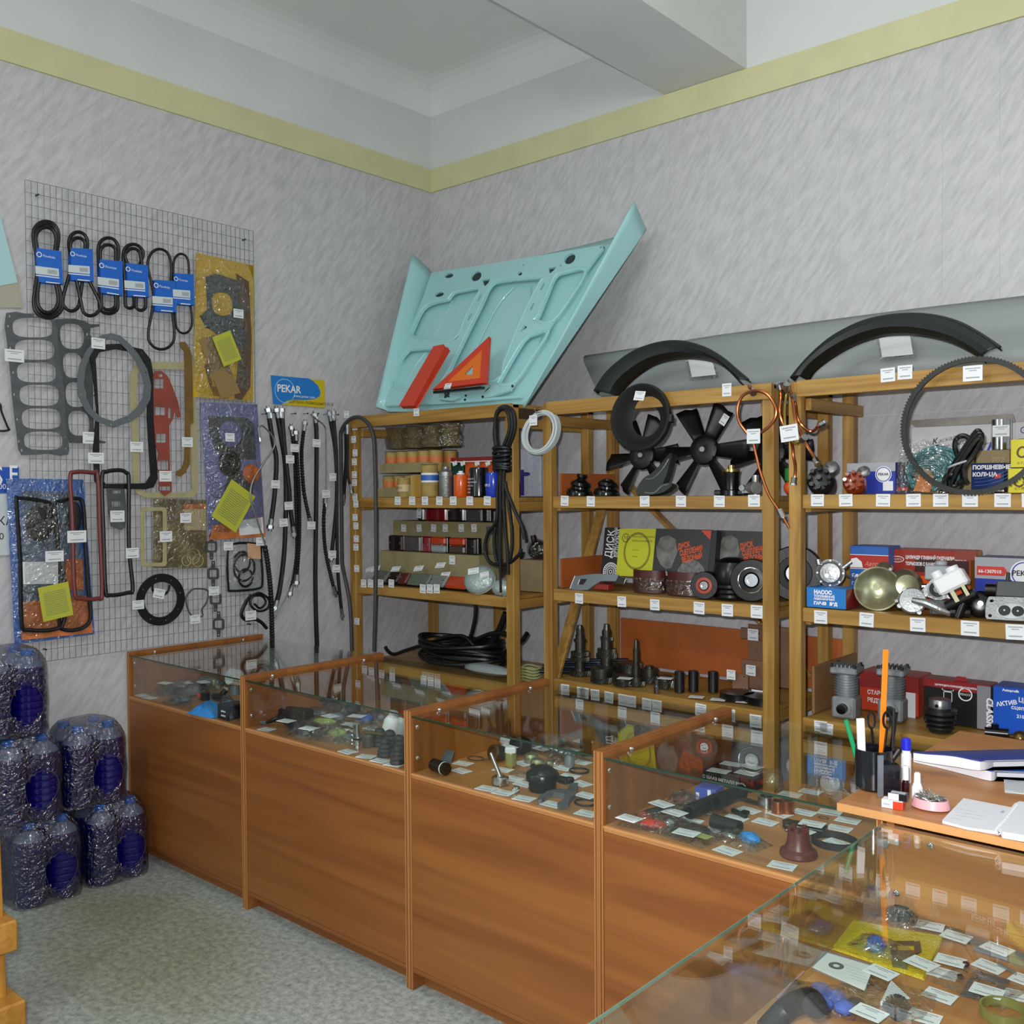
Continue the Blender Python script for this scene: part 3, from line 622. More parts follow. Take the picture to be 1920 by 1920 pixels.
def note(t, q, x): 
    F = FA(x); lo = [Vector((*p, 0)) for p in L2(F, q)]; c = sum(lo, Vector())/4; u = (lo[1]-lo[0]+lo[2]-lo[3]); w = u.length/2; h = ((lo[0]-lo[3]).length+(lo[1]-lo[2]).length)/2
    return card(t, F, c.x, c.y, w, h, math.atan2(u.y, u.x), NOTE, 'paper_note', 'yellow green printed note')
note(t, [(396, 634), (430, 619), (454, 674), (421, 686)], .052); cardpx(t, FA(.05), 447, 588, .055, .042)
q = [(375, 754), (482, 758), (497, 1006), (392, 1012)]
t = pack('purple bagged kit with a black pulley and a tilted yellow note, under the yellow pack', q, PUR, .028)
gasket('gasket', None, z3f([(1440, 0), (1700, 10), (1755, 50), (1770, 300), (1600, 300), (1480, 230), (1450, 120)]), [qloop(z3f([(1510, 30), (1670, 35), (1675, 215), (1520, 210)]), 18, 1)], GKD, .033, parent=t)
c = P3(FA(.036), 429.5, 869)
X = frame(c, (0, 1, 0), (0, 0, 1))
obj('pulley', MB().lathe([(.008, .0), (.06, .0), (.062, .006), (.054, .009), (.056, .016), (.05, .02), (.026, .018), (.022, .024), (.01, .024), (.008, .0)], 28, X, False), BPLAST, t, smooth=True)
obj('pulley_bore', MB().lathe([(.0001, .0245), (.010, .0245), (.010, .02)], 16, X), STEEL, t)
obj('seal', MB().ball(P3(FA(.042), 471, 888), .048, 14, sc=(.35, 1, 1)), M('orange rubber', '#d06a2c', .5), t, smooth=True)
obj('gasket', MB().ball(P3(FA(.04), 448, 925), .1, 14, sc=(.12, .8, 1.1)), GKD, t, smooth=True)
quad([(400, 985), (492, 968), (497, 1006), (392, 1012)], FA(.04), .003, ORC, 'printed_card', t); quad([(447, 976), (492, 970), (494, 1000), (449, 1004)], FA(.044), .002, SHEET, 'label', t)
filmover(t, q, .036, .032)
note(t, [(438, 902), (481, 933), (439, 997), (392, 964)], .074); cardpx(t, FA(.07), 431, 820, .05, .04)
q = [(11, 897), (156, 899), (177, 1189), (27, 1208)]
t = pack('large blue blister pack with two black loop gaskets and a yellow note, lower left', q, BLC, .028)
quad(z3f([(150, 520), (520, 525), (600, 1500), (160, 1480)]), FA(.0325), .003, M('blue grey paper', '#5a6a80', .6, noise=.5, nscale=9), 'inner_sheet', t)
quad(z3f([(130, 1290), (620, 1240), (640, 1500), (150, 1550)]), FA(.036), .003, ORC, 'printed_card', t); quad(z3f([(450, 990), (570, 990), (580, 1200), (455, 1200)]), FA(.0365), .003, ORC, 'printed_card', t)
for lp in ([(115, 600), (130, 568), (300, 590), (365, 640), (400, 900), (440, 1100), (445, 1400), (380, 1475), (200, 1480), (150, 1430), (140, 1000)], [(380, 620), (420, 590), (530, 570), (575, 620), (590, 900), (610, 1200), (625, 1400), (560, 1470), (450, 1480), (410, 1420), (420, 1100), (400, 850)]):
    obj('rubber_gasket', MB().tube(A3(spl(z3f(lp), 4, True), .046), .0085, 7, True), BLK, t, smooth=True)
quad(z3f([(155, 1010), (400, 1005), (400, 1160), (160, 1165)]), FA(.05), .002, SHEET, 'label', t)
obj('seal_bundle', MB().ball(P3(FA(.045), 75, 980), .08, 14, sc=(.2, .7, 1)).ball(P3(FA(.045), 140, 970), .06, 12, sc=(.2, .5, 1.2)), GREYR, t, smooth=True)
filmover(t, q, .034, .03)
note(t, z3f([(245, 1190), (465, 1150), (512, 1370), (315, 1425)]), .07); cardpx(t, FA(.068), 102, 1043, .075, .045)
# ---- rubber loops
t = thing('rubber_gasket', 'dark red rubber valve cover gasket loop over the blue pack', 'gasket', (.08, -2.0, 1.1))
obj('loop', MB().tube(A3(spl(z3f([(485, 430), (515, 388), (640, 392), (676, 420), (690, 800), (705, 1220), (675, 1262), (560, 1262), (515, 1200), (500, 700)]), 5, True), .075), .009, 8, True), M('dark red rubber', '#6c2c2a', .5), t, smooth=True); cardpx(t, FA(.086), 144, 1006, .08, .05)
obj('hook', MB().cyl(P3(FA(.02), 158, 885), P3(FA(.08), 158, 885), .002), DSTEEL, t)
t = thing('rubber_gasket', 'black rubber valve cover gasket loop around the grey slotted plate', 'gasket', (.05, -1.8, 1.15))
obj('loop', MB().tube(A3(spl(z3f([(705, 430), (740, 385), (830, 375), (875, 395), (890, 450), (892, 900), (918, 1190), (885, 1222), (760, 1240), (730, 1200), (715, 800)]), 5, True), .05), .009, 8, True), BLK, t, smooth=True); cardpx(t, FA(.062), 248, 1037, .06, .045)
t = thing('slotted_gasket', 'small grey slotted gasket plate inside the black rubber loop', 'gasket', (.034, -1.8, 1.35))
gasket('gasket_plate', None, z3f([(735, 505), (860, 505), (872, 620), (868, 760), (840, 790), (800, 775), (765, 765), (745, 640)]), [z3f([(770, 590), (830, 590), (835, 625), (775, 628)]), z3f([(775, 515), (835, 515), (835, 535), (778, 535)])], GK, .032, parent=t); cardpx(t, FA(.038), 220, 968, .065, .05)
q = z3f([(1060, 570), (1425, 580), (1430, 1050), (1060, 1050)])
t = pack('bag of brown paper gaskets with an orange topped label', q, M('camouflage brown paper', '#7e7048', .7, noise=.45, nscale=9), .028, cat='gasket set', name='gasket_bag')
quad(z3f([(1270, 615), (1422, 610), (1425, 790), (1275, 790)]), FA(.034), .002, M('cream label', '#c8b890', .6), 'label', t); quad(z3f([(1270, 612), (1422, 607), (1422, 640), (1270, 648)]), FA(.0365), .001, ORC, 'label_header', t)
for c, r in (((1340, 970), 48), ((1330, 965), 26), ((1370, 1000), 40), ((1290, 1000), 34)):
    p = P3(FA(.044), *z3f([c])[0]); obj('copper_ring', MB().tube([(p.x, p.y+r/3.69*.0025*math.cos(a), p.z+r/3.69*.0027*math.sin(a)) for a in [2*PI*i/18 for i in range(18)]], .0022, 5, True), BEI, t)
filmover(t, q, .036, .014); cardpx(t, FA(.052), 348, 971, .055, .045)
t = thing('cork_gasket', 'small tan rectangular frame gasket overlapping the bag of brown gaskets', 'gasket', (.05, -1.65, 1.25))
o3 = rr(263, 951, 312, 1062, 6); gasket('gasket_plate', None, o3, [rr(270, 958, 305, 1055, 4)], BEI, .052, .003, parent=t); cardpx(t, FA(.058), 311, 1006, .06, .048)
t = thing('ring_gasket', 'black round flange gasket low on the wire grid', 'gasket', (.034, -1.7, .95))
c = P3(FA(.03), 301, 1124); X = frame(c, (0, 1, 0), (0, 0, 1))
obj('gasket_plate', MB().plate([circ(0, 0, .118, 40), circ(0, 0, .08, 36)]+[circ(.099*math.cos(a), .099*math.sin(a), .004, 8) for a in [2*PI*(i+.3)/8 for i in range(8)]], X, .006), BLK, t); cardpx(t, FA(.04), 259, 1134, .055, .04)
t = thing('small_bracket', 'small dark bracket with a price card inside the black flange ring', 'bracket', (.034, -1.7, 1.0))
obj('bracket', MB().tube(A3(spl([(286, 1096), (287, 1108), (300, 1118), (314, 1110), (318, 1097)], 4), .04), .006, 6), DSTEEL, t, smooth=True); cardpx(t, FA(.05), 298, 1113, .055, .042, rot=-.25)
t = thing('thin_gasket', 'thin grey outline gasket between the black ring and the square chain gasket', 'gasket', (.034, -1.5, .95))
lp = z3f([(1350, 1195), (1440, 1210), (1428, 1290), (1395, 1340), (1400, 1385), (1320, 1375), (1285, 1270), (1310, 1220)])
obj('loop', MB().tube(A3(spl(lp, 4, True), .034), .004, 6, True), GKD, t, smooth=True); cardpx(t, FA(.042), 366, 1161, .052, .04)
def chain(label, centers, tag=None):
    t = thing('manifold_gasket', label, 'gasket', (.034, -1.45, 1.0), 'strip gaskets with square openings')
    for i, (cx, cy) in enumerate(centers):
        c = z3f([(cx, cy)])[0]; gasket('square_frame', None, qloop([(c[0]-11, c[1]-11), (c[0]+11, c[1]-11), (c[0]+11, c[1]+11), (c[0]-11, c[1]+11)], 16, .4), [qloop([(c[0]-7, c[1]-7), (c[0]+7, c[1]-7), (c[0]+7, c[1]+7), (c[0]-7, c[1]+7)], 12, .35)], GKD, .032, parent=t)
        for s in (-1, 1):
            gasket('tab', None, [(c[0]-4, c[1]+s*11), (c[0]+4, c[1]+s*11), (c[0]+3, c[1]+s*24), (c[0]-3, c[1]+s*24)], [hole(c[0], c[1]+s*20, 1.4)], GKD, .0322, .0016, parent=t)
    if tag: cardpx(t, FA(.038), *tag, .055, .042)
chain('dark strip gasket with square openings, upper one, left of the clear bag', [(1462, 905), (1475, 1090)], None)
chain('dark strip gasket with square openings, lower one, ending above the counter', [(1490, 1265), (1512, 1440)], (401, 1108))
q = z3f([(1555, 870), (1820, 875), (1830, 1205), (1575, 1222)])
t = pack('clear bag of black round gaskets with a small orange label', q, M('white inner sheet', '#b9bcbe', .6), .026, name='gasket_bag')
obj('rubber_gasket', MB().tube(A3(spl(z3f([(1575, 960), (1620, 885), (1790, 890), (1805, 960), (1815, 1150), (1780, 1195), (1600, 1210), (1580, 1180)]), 4, True), .034), .006, 6, True), BLK, t, smooth=True)
for c, r in (((1690, 1050), 90), ((1700, 1120), 60), ((1675, 1010), 70)):
    p = P3(FA(.042), *z3f([c])[0]); obj('ring', MB().tube([(p.x, p.y+r/3.69*.0024*math.cos(a), p.z+r/3.69*.0026*math.sin(a)) for a in [2*PI*i/22 for i in range(22)]], .006, 6, True), BLK, t, smooth=True)
quad(z3f([(1710, 880), (1800, 890), (1805, 990), (1715, 985)]), FA(.05), .001, M('peach label', '#cda27e', .6), 'label', t)
filmover(t, q, .034, .018); cardpx(t, FA(.056), 428, 1024, .05, .04)
t = thing('rubber_hose', 'coiled thin black hose with clips, low at the right of the grid', 'hose', (.04, -1.25, .95))
obj('coil', MB().tube(A3(spl(z3f([(1750, 1240), (1800, 1225), (1860, 1270), (1850, 1330), (1790, 1350), (1735, 1310), (1745, 1250), (1810, 1245), (1838, 1290), (1800, 1330), (1760, 1300)]), 6), .05), .006, 7), BLK, t, smooth=True)
obj('hose_end', MB().tube(A3(spl(z3f([(1740, 1240), (1700, 1290), (1670, 1370), (1700, 1410), (1760, 1405), (1810, 1430), (1845, 1470)]), 5), .044), .009, 7), BLK, t, smooth=True); cardpx(t, FA(.065), 470, 1154, .06, .045)
# ---- papers at the far left
t = thing('paper_sheet', 'pale blue paper sheet taped at the left edge of the picture', 'poster', (.02, -2.5, 2.4))
quad([(-90, 400), (0, 404), (33, 530), (-90, 552)], FA(.016), .0008, M('pale blue paper', '#a9cdd2', .7), 'paper', t)
t = thing('paper_sheet', 'faded beige paper sheet under the pale blue one', 'poster', (.02, -2.5, 2.3))
quad([(-90, 500), (34, 515), (42, 577), (-90, 577)], FA(.0125), .0008, M('faded paper', '#a8a594', .7), 'paper', t)
t = thing('wall_sign', 'blue wall sign with white letters SF, cut by the left edge', 'sign', (.02, -2.4, 1.7))
quad([(-120, 875), (35, 876), (36, 923), (-120, 930)], FA(.012), .002, M('sign blue', '#1f50b0', .5), 'board', t)
F = FA(.0145); a = p2(F, -1, 908); text('S', .105, PRW, t, F, a[0]-.022, a[1], bold=.001, sx=.75); a = p2(F, 16, 906); text('F', .105, PRW, t, F, a[0], a[1], bold=.001, sx=.75)
a = p2(F, -3, 917); text('00', .03, PRW, t, F, a[0], a[1])
t = thing('paper_sheet', 'white printed poster below the blue sign, cut by the left edge', 'poster', (.02, -2.4, 1.2))
quad([(-120, 928), (16, 926), (22, 1040), (-120, 1050)], FA(.0125), .001, M('poster white', '#c4ccd0', .7), 'paper', t)
F = FA(.014); a = p2(F, -6, 985); text('КА', .05, PRK, t, F, a[0], a[1]); a = p2(F, -2, 1012); text('0', .04, PRK, t, F, a[0], a[1])
t = thing('rubber_gasket', 'thin dark triangular gasket loop at the left edge of the picture', 'gasket', (.03, -2.42, 1.9))
obj('loop', MB().tube(A3(spl([(-18, 745), (0, 758), (3, 772), (14, 800), (17, 806), (0, 808), (-16, 800)], 4, True), .02), .0045, 6, True), BLK, t, smooth=True)
# ---- advertising board
t = thing('advertising_board', 'small blue and yellow advertising board above the hanging hoses', 'sign', (.015, -1.1, 2.1))
zp = Z(13.714, 500, 690)
quad(zp([(100, 185), (1480, 320), (1490, 1030), (165, 925)]), FA(.008), .004, M('board yellow', '#c9b41c', .45), 'board', t)
quad(zp([(100, 185), (1080, 270), (1200, 340), (1320, 460), (1385, 620), (1360, 730), (1230, 800), (1000, 825), (620, 815), (500, 850), (390, 940), (165, 925)]), FA(.0125), .0006, M('board blue', '#1d78c8', .45), 'printed_field', t)
F = FA(.0135); a = p2(F, *zp([(265, 600)])[0]); b2 = p2(F, *zp([(660, 640)])[0])
text('PEKAR', .052, PRW, t, F, a[0], a[1], bold=.0012, rot=0, sx=.95)
c = p2(F, *zp([(470, 590)])[0]); obj('globe_lines', MB().plate([circ(c[0], c[1], .062, 24), circ(c[0], c[1], .058, 24)], F, .0003), M('print pale blue', '#8cc0e6', .5), t)
a = p2(F, *zp([(570, 890)])[0]); text('Детали повышают всё', .026, M('print brown', '#6a5a10', .6), t, F, a[0], a[1])
a = p2(F, *zp([(700, 745)])[0]); text('www.pekar.com', .02, PRW, t, F, a[0], a[1])
# ---- hoses hung on nails
z3 = Z(3.31, 440, 680)
HB = M('black hose rubber', '#0d0e10', .42); 
def hose(label, pts, r=.010, fit=(1, 1), ripple=0, mat=None, x=.04, tags=(), nails=(), F=None, metal=False):
    F = F or FA(x); P = [P3(F, *q) for q in spl(z3(pts), 8)]
    t = thing('brake_hose' if not metal else 'brake_pipe', label, 'hose' if not metal else 'pipe', (P[-1].x, P[-1].y, P[-1].z), 'hoses and pipes hanging from nails')
    rs = None
    if ripple:
        Q = []; 
        for a, b in zip(P[:-1], P[1:]):
            k = max(1, int((b-a).length/.006)); Q += [a.lerp(b, i/k) for i in range(k)]
        P = Q+[P[-1]]; rs = [r*(1.0 if (i//1) % 2 else .72) for i in range(len(P))]
    obj('tube', MB().tube(P, r, 8, rs=rs), mat or (STEEL if metal else HB), t, smooth=not ripple)
    for e, k in ((0, 0), (1, -1)):
        if fit[e]:
            a = P[0] if e == 0 else P[-1]; b = P[min(6, len(P)-1)] if e == 0 else P[max(-7, -len(P))]; d = (a-b).normalized()
            obj('fitting', MB().cyl(a-d*.012, a+d*.02, r*1.15, n=8).cyl(a+d*.02, a+d*.038, r*1.5, n=6).cyl(a+d*.038, a+d*.05, r*.8, n=8), STEEL, t, smooth=True)
    for g in tags:
        c = z3([g])[0]; cardpx(t, FA(x+r+.008) if F[0][3] < .2 and abs(F[1][2]) < .5 else F, c[0], c[1], .05, .04, rot=random.uniform(-.08, .05))
    for g in nails: c = z3([g])[0]; nail(t, FA(.004), c[0], c[1], .04)
    return t
hose('thin bent steel brake pipe at the left of the hanging hoses', [(152, 440), (150, 400), (185, 400), (250, 500), (180, 620), (110, 740), (100, 850), (140, 980), (170, 1075)], .0045, metal=True, x=.085, nails=[(165, 320)])
hose('short black hose, first rubber hose from the left under the advertising board', [(212, 330), (235, 480), (258, 600), (250, 780), (240, 880), (225, 985)], .012, tags=[(253, 755)], nails=[(215, 312)])
hose('long black hose with its lower end curving left, second from the left', [(265, 330), (290, 480), (312, 620), (318, 800), (315, 1000), (305, 1200), (280, 1400), (258, 1490)], .012, tags=[(303, 993)])
hose('black hose with two price cards, third from the left', [(295, 330), (312, 560), (335, 760), (345, 900), (362, 1030)], .011, tags=[(343, 600), (335, 888)], x=.055)
hose('ribbed hose with bright end fittings, fourth from the left, outer one of a pair', [(355, 440), (372, 620), (380, 900), (385, 1150), (370, 1300), (350, 1400)], .0095, ripple=1, nails=[(348, 318)])
hose('ribbed hose hanging just right of its twin, with a price card near the top', [(380, 470), (388, 620), (400, 850), (400, 1100), (385, 1330)], .011, ripple=1, x=.055, tags=[(372, 530)])
hose('black sheathed hose bowing to the right, ends at a tilted card', [(430, 410), (415, 560), (425, 760), (440, 860), (465, 975)], .011, ripple=1, tags=[(475, 1010)], nails=[(424, 318)])
hose('longest straight black hose, hanging down to the counter glass', [(500, 360), (508, 470), (505, 900), (500, 1300), (505, 1600), (513, 1800)], .012, tags=[(508, 500)], nails=[(490, 318)], fit=(1, 0))
hose('thin straight steel pipe with a ribbed hose below it', [(512, 355), (560, 400), (568, 500), (568, 850)], .004, metal=True, tags=[(567, 815)], x=.05, nails=[(550, 322)])
hose('ribbed hose hanging from the thin steel pipe', [(560, 860), (552, 1000), (565, 1180), (615, 1400)], .011, ripple=1)
hose('black hose ending above a small card, left of the last nail', [(592, 350), (625, 560), (632, 850), (602, 1180)], .010, tags=[(612, 710), (605, 1190)])
hose('black hose from the last nail, hanging lower than its neighbour', [(615, 345), (632, 600), (634, 1000), (640, 1300), (663, 1540)], .009, x=.055, tags=[(630, 1278)], nails=[(614, 325)])
hose('short thick black hose beside the left rack post', [(690, 430), (692, 600), (676, 830)], .010, F=FB(-.685))
hose('short thin black hose against the left rack post', [(702, 430), (702, 680), (720, 770)], .007, F=FB(-.70))
hose('ribbed black hose in front of the clear gasket bag, reaching down to the counter', [(185, 1135), (205, 1250), (225, 1450), (232, 1700), (236, 1770)], .014, ripple=1, x=.06, tags=[(160, 1110)], fit=(0, 0))
hose('thin pale wire running diagonally below the ribbed hoses', [(380, 1340), (300, 1490), (220, 1640)], .0025, metal=True, fit=(0, 0), x=.05)
P = [P3(FB(-.705), *q) for q in spl(z3([(728, 1790), (715, 1500), (660, 1200), (645, 900), (640, 600), (660, 430), (720, 350), (790, 345), (850, 420), (870, 600), (878, 1200), (865, 1790)]), 10)]
P = [Vector((max(p.x, .02), p.y, p.z)) for p in P]
t = thing('rubber_hose', 'long grey black hose looped over the top left corner of the first rack', 'hose', (P[0].x, P[0].y, P[0].z)); obj('tube', MB().tube(P, .0105, 9), M('grey black hose', '#3a3c3e', .5), t, smooth=True)
cardpx(t, FB(-.718), 650, 777, .04, .036)
# ================================================================== ON TOP OF THE RACKS
def S(z, px, py): return on(2, z, px, py)
HD = M('pale blue car paint', '#a2d6d8', .28, coat=.5); HDK = M('painted hole shade', '#2c3a3e', .7)
H = frame((0, -.60, 2.014), (1, 0, 0), (0, .57, 1.035)); HN = Vector((H[0][2], H[1][2], H[2][2]))
t = thing('car_hood', 'pale blue car hood seen from its inner side, leaning in the room corner', 'car hood', (.65, -.6, 2.004))
zh = Z(3.2, 640, 380)
fl0, fl1 = p2(H, 722, 768), p2(H, 806, 508); fr0, fr1 = p2(H, 978, 760), p2(H, 1207, 424)
n = 14; rows = []
for j in range(n+1):
    s = j/n; L0 = Vector(fl0).lerp(Vector(fl1), s); R0 = Vector(fr0).lerp(Vector(fr1), s); r = []
    wl_, wr_ = .05+.10*s, .015+.135*s
    for a in (1, .75, .5, .25, .08): r.append((L0.x-.045*a**2*(1-.3*s), L0.y+.02*a*s, wl_*a-.02))
    for i in range(9): q = L0.lerp(R0, i/8); r.append((q.x, q.y-.02*math.sin(PI*i/8)*(s > .9), -.022-.01*math.sin(PI*i/8)))
    for a in (.08, .25, .5, .75, 1): r.append((R0.x+.012*a, R0.y+.035*a*s, wr_*a-.02))
    rows.append([(max(q_[0], .03),)+tuple(q_[1:]) for q_ in r])
mb = MB().sheet(rows, T=H); sk = obj('outer_skin', mb, HD, t, smooth=True); m = sk.modifiers.new('solid', 'SOLIDIFY'); m.thickness = .004; m.offset = 0
pk = [[(645, 590), (680, 550), (760, 532), (828, 526), (798, 585), (740, 700), (700, 795), (640, 825), (445, 805), (452, 740), (500, 645), (565, 608)],
      [(900, 515), (960, 482), (1190, 460), (1188, 480), (1106, 640), (1045, 780), (970, 970), (930, 1060), (640, 1085), (665, 1000), (760, 800), (850, 620)],
      [(1245, 560), (1290, 455), (1340, 430), (1462, 412), (1395, 545), (1275, 705), (1184, 706), (1196, 680)],
      [(1112, 825), (1160, 800), (1235, 790), (1150, 920), (1045, 1072), (962, 1085), (975, 1050), (1052, 915)],
      [(362, 955), (400, 905), (440, 890), (630, 888), (600, 960), (510, 1115), (450, 1135), (320, 1095), (335, 1010)]]
def ell(cx, cy, rx, ry, rot=0, n=14): return [(cx+rx*math.cos(a)*math.cos(rot)-ry*math.sin(a)*math.sin(rot), cy+rx*math.cos(a)*math.sin(rot)+ry*math.sin(a)*math.cos(rot)) for a in [2*PI*i/n for i in range(n)]]
cut = [ell(650, 443, 27, 14, -.15), ell(815, 447, 34, 26, -.7), ell(1076, 431, 14, 12), ell(1376, 343, 38, 27, -.7), [(850, 470), (900, 462), (885, 490), (865, 508)], [(1248, 398), (1298, 390), (1280, 412), (1255, 432)],
       ell(835, 575, 27, 6, -1.1), ell(776, 690, 27, 6, -1.1), ell(1213, 508, 27, 6, -1.1), ell(1151, 628, 27, 6, -1.1), [(668, 832), (714, 800), (706, 812), (690, 828)], [(1075, 788), (1102, 740), (1122, 752)],
       ell(593, 556, 28, 14, -.2), ell(1565, 270, 13, 5, -.9), ell(1098, 380, 6, 6), ell(877, 1122, 34, 9, -.7), ell(1320, 384, 6, 6)]
outer = zh([(545, 425), (900, 372), (1300, 305), (1560, 262), (1575, 280), (1500, 380), (1300, 680), (1180, 880), (1030, 1110), (1020, 1130), (900, 1170), (700, 1195), (600, 1200), (300, 1222), (232, 1215), (240, 1150), (300, 1120), (330, 950), (400, 800), (500, 560)])
def inpx(lps): return [L2(H, zh(l)) for l in lps]
lp = [L2(H, outer)]+inpx([spl(l, 3, True) for l in pk])+inpx(cut)
fr_ = obj('inner_frame', MB().plate(lp, H, .012, -.004), HD, t)
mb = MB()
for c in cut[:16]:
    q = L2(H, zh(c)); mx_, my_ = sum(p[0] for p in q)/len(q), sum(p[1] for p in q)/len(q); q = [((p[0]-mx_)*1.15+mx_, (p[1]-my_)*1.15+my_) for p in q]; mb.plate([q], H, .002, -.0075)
obj('cavity_shade', mb, HDK, t, label='dark plates painting shade into the inner frame openings')  # dark plates, the shade of the hollow put into their colour
for l in pk:
    q = L2(H, zh(spl(l, 3, True))); obj('pressed_rim', MB().tube([H@Vector((p[0], p[1], .008)) for p in off(q, -.012)], .006, 5, True), HD, t, smooth=True)
for l in ([(930, 1060), (1060, 740), (1110, 600), (1120, 480)], [(700, 1060), (900, 640), (1020, 490)], [(540, 790), (600, 680), (650, 570)], [(370, 1080), (430, 960), (490, 885)]):
    obj('crease', MB().tube([H@Vector((*p, -.024)) for p in L2(H, zh(spl(l, 4)))], .004, 5), HD, t, smooth=True)
obj('front_lip', MB().tube([H@Vector((*p, .0)) for p in L2(H, zh(spl([(232, 1218), (400, 1212), (620, 1200), (700, 1196), (900, 1180), (1080, 1165)], 4)))], .009, 8), HD, t, smooth=True)
mb = MB(); mb.plate([L2(H, zh([(600, 1140), (680, 1130), (745, 1150), (735, 1190), (690, 1205), (610, 1200)]))], H, .02, .008); lt = obj('latch_plate', mb, HD, t, bev=.004)
obj('latch_hole_shade', MB().plate([L2(H, zh(ell(655, 1175, 22, 9, -.8)))], H, .001, .0285).plate([L2(H, zh(ell(655, 1175, 20, 7, .6)))], H, .001, .0288), HDK, lt)  # dark plates paint the shade of the latch opening
for c in ((350, 560),): 
    p = p2(H, *zh([c])[0]); obj('bump_stop', MB().box((p[0], p[1], .05), (.02, .045, .02), H), HD, t, bev=.003)
for c in ((755, 1165), (857, 1172), (750, 1190), (1035, 1108)): 
    p = p2(H, *zh([c])[0]); obj('bolt', MB().cyl((p[0], p[1], .008), (p[0], p[1], .014), .006, n=8, T=H), DSTEEL, t)
# warning triangle and its red case
RED = M('glossy red plastic', '#c8381c', .3, coat=.3); ORR = M('orange reflector', '#e0701c', .35)
K = frame(on(1, -.70, 867, 739), (1, 0, 0), (0, .30, 1)); K.translation.z = 2.003
K = frame((0, -.665, 2.003), (1, 0, 0), (0, .42, 1))
t = thing('warning_triangle', 'red warning triangle with orange field leaning against the pale blue hood', 'warning triangle', (.85, -.66, 2.003))
T1 = [(923, 636), (917, 722), (818, 734)]
def shrink(tr, k): c = (sum(p[0] for p in tr)/3, sum(p[1] for p in tr)/3); return [(c[0]+(p[0]-c[0])*k, c[1]+(p[1]-c[1])*k) for p in tr]
lp = [L2(K, T1), L2(K, shrink(T1, .62))]; obj('frame', MB().plate(lp, K, .014, .01), RED, t, bev=.002)
lp = [L2(K, shrink(T1, .64)), L2(K, zh([(805, 985), (752, 1040), (802, 1045)]))]; obj('reflector', MB().plate(lp, K, .008, .012), ORR, t)
obj('foot', MB().bar(K@Vector((*p2(K, 816, 736), .0)), K@Vector((*p2(K, 905, 727), .0)), .03, .012), BPLAST, t)
cardpx(t, frame(K@Vector((0, 0, .026)), (1, 0, 0), (0, .42, 1)), 840, 724, .045, .03)
t = thing('triangle_case', 'long red plastic case leaning on the pale blue hood beside the triangle', 'case', (.5, -.66, 2.003))
obj('case', MB().plate([L2(K, zh([(585, 888), (645, 876), (656, 895), (465, 1236), (382, 1238)]))], K, .03, .01), RED, t, bev=.004)
# grey body panel and the two wheel arch mouldings
Gp = frame((0, -.34, 2.003), (1, 0, 0), (0, .62, 1)); zg = Z(2.2857, 1080, 540)
t = thing('body_panel', 'long grey car body panel leaning on the wall above two racks', 'car body panel', (2.6, -.3, 2.003))
top = zg([(45, 300), (300, 262), (600, 215), (1000, 160), (1400, 108), (1920, 48), (2300, 2)]); cre = zg([(60, 372), (300, 350), (660, 308), (1040, 270), (1500, 215), (1920, 175), (2300, 140)]); bot = zg([(105, 462), (300, 450), (640, 425), (1000, 400), (1400, 372), (1920, 330), (2300, 300)])
rows = []
A_, B_, C_ = L2(Gp, top), L2(Gp, cre), L2(Gp, bot)
for k in range(7):
    r = []
    for a, b2, c in zip(A_, B_, C_):
        s = k/6
        if s < .42: u = s/.42; p = Vector(c).lerp(Vector(b2), u); w = .02*math.sin(PI*u)
        else: u = (s-.42)/.58; p = Vector(b2).lerp(Vector(a), u); w = .008+.035*math.sin(PI*u*.9)
        r.append((p.x, max(p.y, 0), w))
    rows.append(r)
o = obj('panel', MB().sheet(rows, T=Gp), M('grey primer', '#8c9494', .5, .1), t, smooth=True); m = o.modifiers.new('s', 'SOLIDIFY'); m.thickness = .003
for qd, lb in (([(480, 303), (585, 318), (600, 372), (497, 382)], None), ([(1298, 210), (1432, 205), (1445, 285), (1312, 297)], None)):
    Fg = frame(Gp@Vector((0, 0, .05)), (1, 0, 0), (0, .62, 1)); q = L2(Fg, zg(qd)); obj('paper_tag', MB().plate([q], Fg, .001), M('white paper', '#d4d8d6', .7), t)
    q2 = L2(Fg, zg([(qd[0][0]-14, qd[0][1]-4), (qd[1][0]+8, qd[1][1]-4), (qd[2][0]+8, qd[2][1]+12), (qd[3][0]-8, qd[3][1]+16)])); obj('clear_pocket', MB().plate([q2], Fg, .0006, -.002), FILM, t)
def arch(label, outer, inner, y):
    Fy = frame((0, y, 2.003), (1, 0, 0), (0, .25, 1)); t = thing('wheel_arch_moulding', label, 'car trim', (P3(Fy, *zg([outer[0]])[0]).x+.3, y+.1, 2.003), 'black rubber wheel arch mouldings')
    O, I = [Vector(p) for p in spl(L2(Fy, zg(outer)), 4)], [Vector(p) for p in spl(L2(Fy, zg(inner)), 4)]
    m = min(len(O), len(I)); rows = []
    for i in range(m):
        a = O[int(i*(len(O)-1)/(m-1))]; b2 = I[int(i*(len(I)-1)/(m-1))]; d = (b2-a)
        pr = [(0, .0), (.0, .03), (.12, .045), (.5, .05), (.85, .04), (1, .0), (1, -.03)]
        rows.append([((a.x+d.x*u), max(a.y+d.y*u, .004), w) for u, w in pr])
    o = obj('moulding', MB().sheet(rows, T=Fy), M('dark green black rubber', '#0f1617', .5), t, smooth=True); s = o.modifiers.new('s', 'SOLIDIFY'); s.thickness = .004
    obj('lip', MB().tube([Fy@Vector((p.x, max(p.y, .01), .03)) for p in O], .006, 6), GREYR, t, smooth=True)
